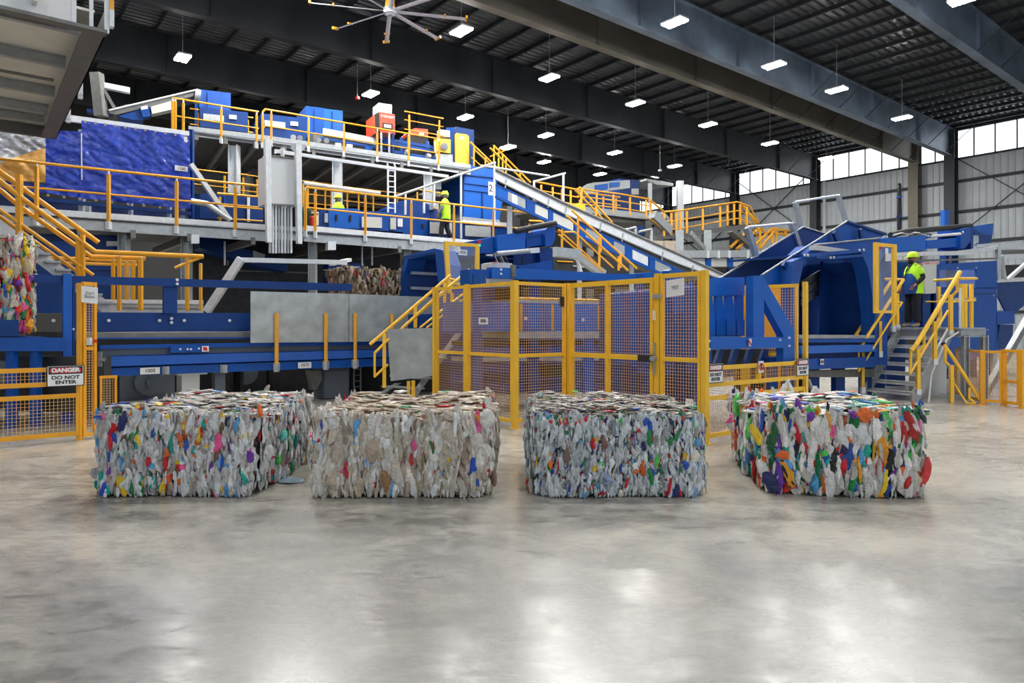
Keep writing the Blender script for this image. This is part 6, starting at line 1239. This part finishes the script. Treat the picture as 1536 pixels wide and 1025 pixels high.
for k in range(60): mb.beam(Q(-0.4 - k * 0.14, 0.12, zb + 0.20), Q(-0.4 - k * 0.14, 0.5, zb + 0.20), 0.02, 0.05)
mb.build('grating', lgalv, t)
MB().ext([Q(-9, -0.02, zb), Q(-0.45, -0.02, zb), Q(-0.45, -0.02, zb + 0.62), Q(-9, -0.02, zb + 0.62)], EW * 0.06).build('fascia', white, t)
MB().ext([Q(-9, -0.06, zb - 0.02), Q(0, -0.06, zb - 0.02), Q(0, 0.12, zb - 0.02), Q(-9, 0.12, zb - 0.02)], Z * 0.05).build('lower_flange', dgalv, t)
mb = MB(); mb.beam(Q(-0.42, 0, zb + 0.5), Q(0, 0, zb + 0.5), 0.06, 0.06).beam(Q(-0.42, 0, zb), Q(-0.42, 0, zb + 0.55), 0.05, 0.06, EU).beam(Q(-0.2, 0, zb), Q(-0.2, 0, zb + 0.5), 0.04, 0.05, EU).beam(Q(0, 0, zb), Q(0, 0, zb + 0.55), 0.05, 0.06, EU); mb.build('corner_bracket', lgalv, t)
MB().beam(Q(-0.9, -0.06, zb + 0.15), Q(-0.9, -0.06, zb + 0.9), 0.28, 0.06, EU).beam(Q(-0.87, -0.1, zb + 0.3), Q(-0.87, -0.1, zb + 0.9), 0.13, 0.08, EU).build('post_bracket', lgalv, t)
MB().beam(Q(-0.87, -0.12, zb + 0.22), Q(-0.87, -0.12, zb + 1.6), 0.1, 0.06, EU).build('yellow_post', yel, t); MB().beam(Q(0.06, 0.0, zb + 0.1), Q(0.06, 0.0, zb + 0.35), 0.12, 0.06, EU).build('post_socket', lgalv, t); MB().beam(Q(0.06, 0, zb + 0.35), Q(0.06, 0, zb + 1.6), 0.1, 0.06, EU).build('yellow_post', yel, t)
MB().tube(Q(-9, -0.1, zb + 1.1), Q(0.1, -0.1, zb + 1.1), 0.03).tube(Q(-9, -0.1, zb + 0.72), Q(0.1, -0.1, zb + 0.72), 0.02).build('yellow_rail', yel, t)
for w_ in (3.8, 5.8): MB().beam(Q(0.08, w_, zb + 0.05), Q(0.08, w_, zb + 0.5), 0.1, 0.08, EU).beam(Q(0.08, w_, zb + 0.02), Q(0.08, w_, zb + 0.1), 0.1, 0.08, EU).build('side_bracket', lgalv, t)

# ================================================================ far structures by the window wall
Lf = Ln(870, 40.0, 2050)
t = thing('far_walkway', 'distant grey walkway with curved yellow railings near the far windows', 'platform', Lf(930, 320))
plateon(Lf, [(868, 309), (978, 321), (978, 330), (868, 318)], 3.0, 'deck', galv, t); plateon(Lf, [(868, 318), (978, 330), (978, 336), (868, 330)], 2.6, 'under_beam', dgalv, t, 0.3)
for x in (885, 972): MB().beam(V(Lf(x, 330).x, Lf(x, 330).y, 0), Lf(x, 332), 0.4, 0.4, X_).build('column', dgalv, t)
railing('distant yellow railing on the far walkway', [Lf(866, 283), Lf(930, 291), Lf(975, 299)], [895, 920, 945, 969, 975], hp=1.25, mids=(0.35, 0.7), r=0.055, post_w=0.11, sleeve=False)
railing('second distant yellow railing before the blue silo', [Lf.back(2.5)(885, 290), Lf.back(2.5)(930, 296)], [905, 924], hp=1.1, mids=(0.5,), r=0.055, post_w=0.11, sleeve=False)
railing('yellow railing of the landing behind the inclined conveyor', [Ln(760, 30, 2050)(800, 272), Ln(760, 30, 2050)(868, 285)], [812, 829, 843, 856], hp=1.2, mids=(0.3, 0.6), r=0.045, post_w=0.09, sleeve=False)
Lg = Ln(860, 33, 2050)
t = thing('walkway_stair', 'yellow stair flight crossing behind the inclined conveyor', 'stairs', Lg(890, 320)); lp(t, 'handrail', Lg, [(869, 281), (918, 334)], 0.06); lp(t, 'handrail', Lg.back(0.9), [(863, 285), (905, 330)], 0.06)
for x, y0, y1 in ((872, 285, 315), (894, 308, 326), (870, 300, 318)): MB().beam(Lg(x, y1), Lg(x, y0), 0.1, 0.1, X_).build('post', yel, t)
blk('yellow_bin', 'small yellow square box above the inclined conveyor', 'box', Lg.back(-1), [(862, 305), (878, 307), (878, 320), (862, 312)], 0.5, lyel)
blk('far_silo', 'tall dark blue silo far off beneath the roof', 'silo', Lf.back(5), rect(930, 268, 960, 330, 0.1), 4, dblue, [('pale_box', rect(948, 283, 958, 292), cream), ('lower_duct', rect(955, 330, 973, 365), dblue)])
blk('far_duct', 'distant pale blue sloping duct under the roof', 'duct', Lf.back(3), [(872, 286), (890, 274), (945, 270), (945, 282), (900, 288), (880, 292)], 0.6, galv, [('blue_panel', [(893, 278), (912, 275), (912, 284), (893, 288)], lblue), ('blue_panel', [(915, 274), (930, 273), (930, 280), (915, 282)], lblue)])
blk('far_duct', 'distant grey sheet duct by the far column', 'duct', Lf.back(5), [(970, 268), (1010, 275), (1010, 279), (985, 277), (970, 271)], 2, galv)
Lj = Ln(1050, 44, 2050)
t = thing('far_walkway', 'second distant walkway with steel stair near the ribbed wall', 'platform', Lj(1050, 345))
plateon(Lj, [(985, 353), (1140, 334), (1140, 341), (985, 361)], 2.5, 'deck', dgalv, t)
MB().beam(Lj(978, 322), Lj(1003, 347), 0.5, 0.5).build('stair_stringer', galv, t); MB().beam(Lj.back(1.5)(990, 322), Lj.back(1.5)(1016, 347), 0.4, 0.4).build('stair_stringer', galv, t)
for k in range(6): MB().beam(Lj(981 + k * 4.2, 323 + k * 4.2), Lj.back(1.5)(992 + k * 4.2, 323 + k * 4.2), 0.5, 0.08).build('tread', galv, t)
for x in (1060, 1018): MB().beam(V(Lj(x, 345).x, Lj(x, 345).y, 0), Lj(x, 346), 0.5, 0.5, X_).build('column', galv, t)
MB().beam(Lj(1035, 350), Lj(1056, 374), 0.3, 0.3).build('knee_brace', galv, t); MB().beam(Lj(1118, 340), Lj(1130, 372), 0.3, 0.3).build('stair_stringer', dgalv, t)
railing('distant yellow railing along the second far walkway', [Lj(975, 300), Lj(996, 318), Lj(1020, 316), Lj(1106, 303), Lj(1125, 310), Lj(1138, 335)], [996, 1007, 1014, 1020, 1030, 1054, 1080, 1091, 1101, 1110, 1120], hp=1.5, mids=(0.4, 0.75), r=0.06, post_w=0.13, sleeve=False)
t = thing('walkway_stair', 'distant yellow stair zigzag against the ribbed wall', 'stairs', Lj(1140, 372))
for a, b2 in (((1112, 306), (1150, 352)), ((1095, 372), (1128, 340)), ((1105, 374), (1140, 341)), ((1128, 372), (1158, 343)), ((1140, 373), (1163, 345)), ((1158, 343), (1188, 347)), ((1160, 350), (1188, 353))): MB().tube(Lj.back(3)(*a), Lj.back(3)(*b2), 0.11, 6).build('rail', yel, t)
for x, y0, y1 in ((1119, 325, 352), (1140, 345, 373), (1158, 343, 366), (1164, 346, 366), (1178, 347, 362)): MB().beam(Lj.back(3)(x, y1), Lj.back(3)(x, y0), 0.16, 0.16, X_).build('post', yel, t)
MB().beam(Lj.back(3)(1095, 345), Lj.back(3)(1125, 370), 0.5, 0.4).build('stringer', dgalv, t)
Lk = Ln(1100, 36, 2050)
t = thing('belt_conveyor', 'long low grey and blue conveyor in the distance before the ribbed wall', 'conveyor', Lk(1100, 400))
plateon(Lk, [(1020, 376), (1195, 375), (1195, 385), (1020, 387)], 1.0, 'side_channel', galv, t); plateon(Lk, [(1020, 388), (1195, 386), (1195, 399), (1020, 400)], 0.8, 'lower_panel', cream, t, 0.2)
for x in (1032, 1060, 1093, 1124, 1155): plateon(Lk, rect(x, 387, x + 7, 400), 0.1, 'blue_bracket', blue, t, 0.1); 
for x in (1062, 1078, 1094, 1122, 1137): plateon(Lk, rect(x, 376, x + 2, 387), 0.1, 'bright_clip', lgalv, t, -0.05)
for x in (1040, 1100, 1160): MB().beam(V(Lk(x, 400).x, Lk(x, 400).y + 0.5, 0), Lk(x, 400) + V(0, 0.5, 0), 0.3, 0.3, X_).build('leg', dblue, t)
railing('far low yellow railing under the distant conveyor', [Lk.back(3)(1025, 390), Lk.back(3)(1120, 392)], [1050, 1056, 1080, 1084, 1096, 1104, 1110], hp=1.5, mids=(0.5,), r=0.05, post_w=0.1, sleeve=False)
blk('blue_bin', 'blue bin with orange-red rim holding two cartons', 'bin', Lk.back(1.2), rect(990, 379, 1030, 400, 0.0), 1.5, blue, [('orange_rim', [(990, 372), (1004, 376), (1022, 376), (1026, 379), (990, 379)], orange)])
for x, w in ((987, 'pale carton standing on the blue bin, beside the inclined conveyor'), (1005, 'second pale carton on the blue bin, nearer the far stair')): w = w.replace('nearer', 'toward'); tag(plateon(Lk.back(1.6), rect(x - 7, 361, x + 8, 378 if x > 1000 else 374, 0.02), 0.7, 'carton', wood), w, 'carton')
t = thing('tube_frame', 'thin distant tube frame above the cartons', 'frame', Lk.back(-1)(975, 370))
for x, y0 in ((953, 341), (977, 344)): MB().tube(Lk.back(-1)(x, 372), Lk.back(-1)(x, y0), 0.08, 6).build('post', galv, t)
MB().tube(Lk.back(-1)(935, 346), Lk.back(-1)(953, 341), 0.06, 6).tube(Lk.back(-1)(958, 348), Lk.back(-1)(977, 344), 0.06, 6).build('cross_tube', galv, t)
tag(MB().beam(Lf.back(6)(1020, 345), Lf.back(6)(1020, 272), 0.5, 0.5, X_).build('grey_column', galv), 'distant grey column before the far clerestory windows', 'column')
tag(MB().beam(Lf.back(3)(975, 305), Lf.back(3)(975, 275), 0.25, 0.25, X_).build('grey_post', galv), 'slim distant grey post at the end of the far walkway', 'post')
blk('dark_mass', 'dark low equipment filling the distance under the far walkways', 'machine', Lk.back(2), rect(830, 385, 1200, 430, 0), 3, darkm)
# ================================================================ people
def skin_obj(name, chains, m, parent, sub=2, root=0, smooth=True):
    """chains: lists of (point, radius or (rx, ry)); points that coincide are joined"""
    vs = []; rs = []; es = []; idx = {}
    for ch in chains:
        prev = None
        for p, r in ch:
            key = tuple(round(c, 4) for c in p)
            if key not in idx: idx[key] = len(vs); vs.append(Vector(p)); rs.append(r if isinstance(r, tuple) else (r, r))
            if prev is not None and prev != idx[key]: es.append((prev, idx[key]))
            prev = idx[key]
    me = bpy.data.meshes.new(name); me.from_pydata(vs, es, []); o = bpy.data.objects.new(name, me); C.objects.link(o)
    md = o.modifiers.new('skin', 'SKIN'); md.use_smooth_shade = True; md.branch_smoothing = 0.6
    if not me.skin_vertices: raise RuntimeError('no skin layer')
    for i, r in enumerate(rs): me.skin_vertices[0].data[i].radius = r; me.skin_vertices[0].data[i].use_root = (i == root)
    s_ = o.modifiers.new('sub', 'SUBSURF'); s_.levels = sub; s_.render_levels = sub
    me.materials.append(m); o.parent = parent; WORLD[o.name] = WORLD[parent.name]; return o
def loft(rings, m, name, parent, n=20, closed=True):
    """rings: (centre, rx, ry) in the person's frame; a smooth cloth shell"""
    mb = MB(); vs = []; fs = []
    for k, (c, rx, ry) in enumerate(rings):
        for j in range(n):
            a = 2 * math.pi * j / n; w_ = 1 + 0.035 * math.sin(a * 3 + k * 1.3) + 0.02 * math.sin(a * 7 + k * 2.1)
            vs.append(Vector(c) + V(math.cos(a) * rx * w_, math.sin(a) * ry * w_, 0))
    for k in range(len(rings) - 1):
        for j in range(n): fs.append((k * n + j, k * n + (j + 1) % n, (k + 1) * n + (j + 1) % n, (k + 1) * n + j))
    mb.add(vs, fs, True); mb.add([vs[j] for j in range(n)], [tuple(reversed(range(n)))]); mb.add(vs[-n:], [tuple(range(n))])
    me = bpy.data.meshes.new(name); me.from_pydata(mb.v, [], mb.f); me.polygons.foreach_set('use_smooth', mb.sm); me.materials.append(m)
    o = bpy.data.objects.new(name, me); C.objects.link(o); o.parent = parent; WORLD[o.name] = WORLD[parent.name]
    sub = o.modifiers.new('sub', 'SUBSURF'); sub.levels = 1; sub.render_levels = 1; return o
def local(mb, name, m, parent):
    me = bpy.data.meshes.new(name); me.from_pydata(mb.v, [], mb.f); me.polygons.foreach_set('use_smooth', mb.sm); me.materials.append(m)
    o = bpy.data.objects.new(name, me); C.objects.link(o); o.parent = parent; WORLD[o.name] = WORLD[parent.name]; return o
def hand(w_, fw, palm_n):
    """finger chains from wrist w_ pointing along fw, curled gently toward palm_n"""
    fw = Vector(fw).normalized(); pn = Vector(palm_n).normalized(); sd = fw.cross(pn).normalized(); w_ = Vector(w_)
    pm = w_ + fw * 0.045; kn = w_ + fw * 0.085; ch = [[(w_, 0.026), (pm, (0.036, 0.02)), (kn, (0.036, 0.016))]]
    for i, ln in enumerate((0.07, 0.08, 0.075, 0.058)):
        o = kn + sd * ((i - 1.5) * 0.021); a = o + fw * 0.012 - Vector((0, 0, 0)); b = o + (fw + pn * 0.25).normalized() * ln * 0.5; c = b + (fw + pn * 0.9).normalized() * ln * 0.5
        ch.append([(kn, (0.036, 0.016)), (a, 0.0095), (b, 0.009), (c, 0.0075)])
    th = w_ + fw * 0.03 + sd * -0.032; ch.append([(pm, (0.036, 0.02)), (th, 0.012), (th + (fw - sd * 0.6).normalized() * 0.032, 0.011), (th + (fw - sd * 0.2 + pn * 0.3).normalized() * 0.062, 0.009)])
    return ch
def person(label, loc, face, h=1.78, legs_=None, arms=None, sitting=False, detail=True, sleeve_r=bodym, sleeve_l=bodym, heavy=1.0, head_pitch=0.0, long_vest=True):
    """local frame: x forward, y to the figure's own left, z up; face = direction it looks along the ground"""
    t = thing('person', label, 'person', loc); t.rotation_euler = (0, 0, math.atan2(face[1], face[0])); t.scale = (h / 1.78,) * 3
    WORLD[t.name] = V(0, 0, 0)
    B = V
    L = legs_ or {1: (B(0.02, 0.10, 0.50), B(-0.02, 0.11, 0.09)), -1: (B(0.04, -0.10, 0.50), B(0.06, -0.11, 0.09))}
    A = arms or {1: (B(-0.03, 0.25, 1.16), B(0.10, 0.24, 0.92)), -1: (B(-0.03, -0.25, 1.16), B(0.10, -0.24, 0.92))}
    pel, wst, chs, shc, nk, hd = B(0, 0, 0.96), B(0.01, 0, 1.12), B(0.0, 0, 1.33), B(0, 0, 1.44), B(0.01, 0, 1.52), B(0.035, 0, 1.62)
    ch = [[(pel, (0.15, 0.12)), (wst, (0.14, 0.11)), (chs, (0.16, 0.12)), (shc, (0.13, 0.09)), (nk, 0.055), (B(0.03, 0, 1.575), (0.07, 0.085)), (hd, (0.078, 0.095)), (B(0.02, 0, 1.70), (0.075, 0.09)), (B(0.015, 0, 1.745), 0.05)]]
    for s in (1, -1):
        kn_, an = L[s]; hip = B(0, 0.095 * s, 0.90); ch.append([(pel, (0.15, 0.12)), (hip, 0.095), ((hip + kn_) / 2, 0.08), (kn_, 0.058), ((kn_ * 0.65 + an * 0.35), 0.058), (an, 0.04), (an + B(0.10, 0, -0.05), (0.04, 0.03)), (an + B(0.17, 0, -0.06), (0.035, 0.02))])
        el, wr = A[s]; sh = B(0, 0.19 * s, 1.42); ch.append([(shc, (0.13, 0.09)), (sh, 0.06), ((sh + el) / 2, 0.052), (el, 0.043), ((el * 0.6 + wr * 0.4), 0.042), (wr, 0.027)])
        ch += hand(wr, (wr - el) + B(0, 0, -0.05), B(0.0, -s * 1.0, 0))
    body = skin_obj('body', ch, skin, t, 1)
    # head features
    mb = MB(); mb.ball(B(0.125, 0, 1.62), 0.018, 8, 6, (1.1, 0.8, 1.3)).ball(B(0.135, 0, 1.608), 0.014, 8, 6); local(mb, 'nose', skin, t)
    mb = MB(); [mb.ball(B(0.035, 0.085 * s, 1.625), 0.03, 8, 6, (0.6, 0.35, 1.0)) for s in (1, -1)]; local(mb, 'ears', skin, t)
    mb = MB(); [mb.ball(B(0.108, 0.032 * s, 1.642), 0.012, 8, 6) for s in (1, -1)]; local(mb, 'eyes', ink, t)
    mb = MB(); mb.ball(B(0.118, 0, 1.578), 0.02, 8, 6, (0.5, 1.1, 0.35)); local(mb, 'mouth', mat('lips', (0.30, 0.09, 0.07), 0.6), t)
    mb = MB(); mb.ball(B(0.07, 0, 1.555), 0.07, 14, 9, (0.95, 0.95, 0.75)); local(mb, 'beard', hair, t)
    # helmet: shell, brim and liner
    mb = MB(); vs = []; fs = []; n = 20
    for k in range(8):
        a = k / 7 * math.pi / 2
        for j in range(n):
            u = 2 * math.pi * j / n; r = math.cos(a) ** 0.75; vs.append(B(0.02 + 0.142 * r * math.cos(u), 0.118 * r * math.sin(u), 1.665 + 0.135 * math.sin(a)))
    for k in range(7):
        for j in range(n): fs.append((k * n + j, k * n + (j + 1) % n, (k + 1) * n + (j + 1) % n, (k + 1) * n + j))
    mb.add(vs, fs, True); mb.ext([B(0.02 + 0.15 * math.cos(u), 0.124 * math.sin(u), 1.66) for u in [2 * math.pi * j / 24 for j in range(24)]], Z * 0.012)
    mb.ext([B(0.12, -0.08, 1.66), B(0.205, -0.045, 1.648), B(0.205, 0.045, 1.648), B(0.12, 0.08, 1.66)], Z * 0.012); mb.beam(B(-0.08, 0, 1.785), B(0.11, 0, 1.785), 0.03, 0.03); local(mb, 'helmet', hatm, t)
    mb = MB(); mb.ball(B(-0.02, 0, 1.615), 0.1, 14, 8, (0.95, 0.96, 0.6)); local(mb, 'helmet_liner', greyc, t)
    hv = heavy
    # long shirt: blue lower front, hi-vis upper and back
    loft([(B(0.0, 0, 0.80), 0.185 * hv, 0.215 * hv), (B(0, 0, 0.92), 0.185 * hv, 0.215 * hv), (B(0.01, 0, 1.05), 0.18 * hv, 0.205 * hv), (B(0.01, 0, 1.18), 0.175 * hv, 0.205 * hv), (B(0, 0, 1.30), 0.165 * hv, 0.215 * hv), (B(0, 0, 1.42), 0.13 * hv, 0.20), (B(0, 0, 1.48), 0.09, 0.12), (B(0.005, 0, 1.52), 0.07, 0.075)], hivis, 'hi_vis_shirt', t)
    front = loft([(B(0.03, 0, 0.795), 0.168 * hv, 0.205 * hv), (B(0.032, 0, 0.92), 0.168 * hv, 0.206 * hv), (B(0.04, 0, 1.05), 0.163 * hv, 0.197 * hv), (B(0.04, 0, 1.18), 0.158 * hv, 0.195 * hv), (B(0.025, 0, 1.27), 0.148 * hv, 0.18 * hv)], navyc, 'blue_front_panel', t)
    MB_ = MB(); MB_.path([B(0.10, 0.06, 1.47), B(0.185 * hv, 0.01, 1.33), B(0.21 * hv, 0, 1.2)], 0.012, 6); MB_.path([B(0.08, -0.06, 1.48), B(0.185 * hv, -0.01, 1.33)], 0.012, 6); MB_.ball(B(0.215 * hv, 0, 1.17), 0.022, 8, 6, (0.5, 1, 1.4)); local(MB_, 'lanyard', black, t)
    local(MB().path([B(0.075, 0.05, 1.50), B(0.12, 0, 1.45), B(0.075, -0.05, 1.50), B(-0.05, 0, 1.52), B(0.075, 0.05, 1.50)], 0.022, 8), 'collar', black, t)
    for s in (1, -1):
        sh = B(0, 0.17 * s, 1.42); el, wr = A[s]; mid = sh * 0.25 + el * 0.75
        skin_obj('hi_vis_sleeve', [[(B(0, 0.1 * s, 1.42), 0.075), (sh, 0.08), ((sh + el) / 2, 0.075), (mid, 0.072)]], hivis, t, 2)
        skin_obj('lower_sleeve', [[((sh + el) / 2, 0.058), (el, 0.058), ((el + wr) / 2, 0.052), (el * 0.12 + wr * 0.88, 0.043)]], sleeve_l if s > 0 else sleeve_r, t, 2)
        kn_, an = L[s]; hip = B(0, 0.095 * s, 0.90)
        skin_obj('trouser_leg', [[(B(0, 0.05 * s, 0.97), 0.12 * hv), (hip, 0.125 * hv), ((hip + kn_) / 2, 0.112 * hv), (kn_, 0.095), (kn_ * 0.5 + an * 0.5, 0.095), (an + B(0, 0, 0.02), 0.088)]], trouser, t, 2)
        skin_obj('boot', [[(an + B(-0.01, 0, 0.03), 0.055), (an + B(-0.01, 0, -0.035), 0.052), (an + B(0.08, 0, -0.04), 0.046), (an + B(0.17, 0, -0.05), (0.045, 0.036))]], bootm, t, 2)
    return t
B = V
person('person in hi-vis shirt and lime helmet standing on the landing, looking along the press', (9.62, 16.35, 1.56), (-1.0, -0.12), 1.80, arms={1: (B(-0.06, 0.25, 1.17), B(0.12, 0.20, 0.99)), -1: (B(0.02, -0.26, 1.16), B(0.14, -0.24, 0.95))}, heavy=1.05)
q = W1.back(0.75)(668, 360); 
person('person in hi-vis vest with grey sleeve walking along the walkway past the hopper', (q.x, q.y, W1(668, 358).z - 0.02), (-0.95, 0.3), 1.80, sleeve_l=greyc, sleeve_r=greyc, arms={1: (B(0.02, 0.25, 1.15), B(0.16, 0.24, 0.94)), -1: (B(-0.06, -0.25, 1.16), B(0.04, -0.24, 0.90))},
       legs_={1: (B(0.10, 0.10, 0.52), B(0.12, 0.10, 0.10)), -1: (B(-0.02, -0.10, 0.50), B(-0.18, -0.10, 0.14))})
q = W1.back(2.6)(508, 345); 
person('person in hi-vis vest and lime helmet mostly hidden behind the blue cabinet', (q.x, q.y, P(508, 291, q.y).z - 1.79), (-0.9, 0.45), 1.76)
# lettering becomes real mesh
bpy.context.view_layer.update(); dg_ = bpy.context.evaluated_depsgraph_get()
for o in [q for q in bpy.data.objects if q.type == 'FONT']:
    me = bpy.data.meshes.new_from_object(o.evaluated_get(dg_)); nm = o.name; o.name = 'old'
    c = bpy.data.objects.new('lettering', me); C.objects.link(c); c.parent = o.parent; c.matrix_basis = o.matrix_basis.copy(); bpy.data.objects.remove(o)
# ================================================================ light, camera
w = bpy.data.worlds.new('World'); bpy.context.scene.world = w; w.use_nodes = True
bg = w.node_tree.nodes['Background']; bg.inputs[0].default_value = (0.82, 0.91, 1.0, 1); bg.inputs[1].default_value = 0.85
cd = bpy.data.cameras.new('camera'); cam = bpy.data.objects.new('camera', cd); C.objects.link(cam)
cam.location = (0, 0, H); cam.rotation_euler = (math.pi / 2, 0, 0)
cd.sensor_width = 36; cd.lens = 36 * F / 1536; cd.shift_y = -23.5 / 1536; cd.clip_end = 300; cd.clip_start = 0.05
sc = bpy.context.scene; sc.camera = cam
sc.view_settings.view_transform = 'Standard'; sc.view_settings.look = 'None'; sc.view_settings.gamma = 1; sc.view_settings.use_curve_mapping = False
sc.view_settings.exposure = 0.3
sc.cycles.use_denoising = True; sc.cycles.use_adaptive_sampling = True; sc.cycles.adaptive_threshold = 0.06; sc.cycles.max_bounces = 5; sc.cycles.diffuse_bounces = 3; sc.cycles.glossy_bounces = 2; sc.cycles.transparent_max_bounces = 8
sc.cycles.sample_clamp_indirect = 6; sc.cycles.caustics_reflective = False; sc.cycles.caustics_refractive = False
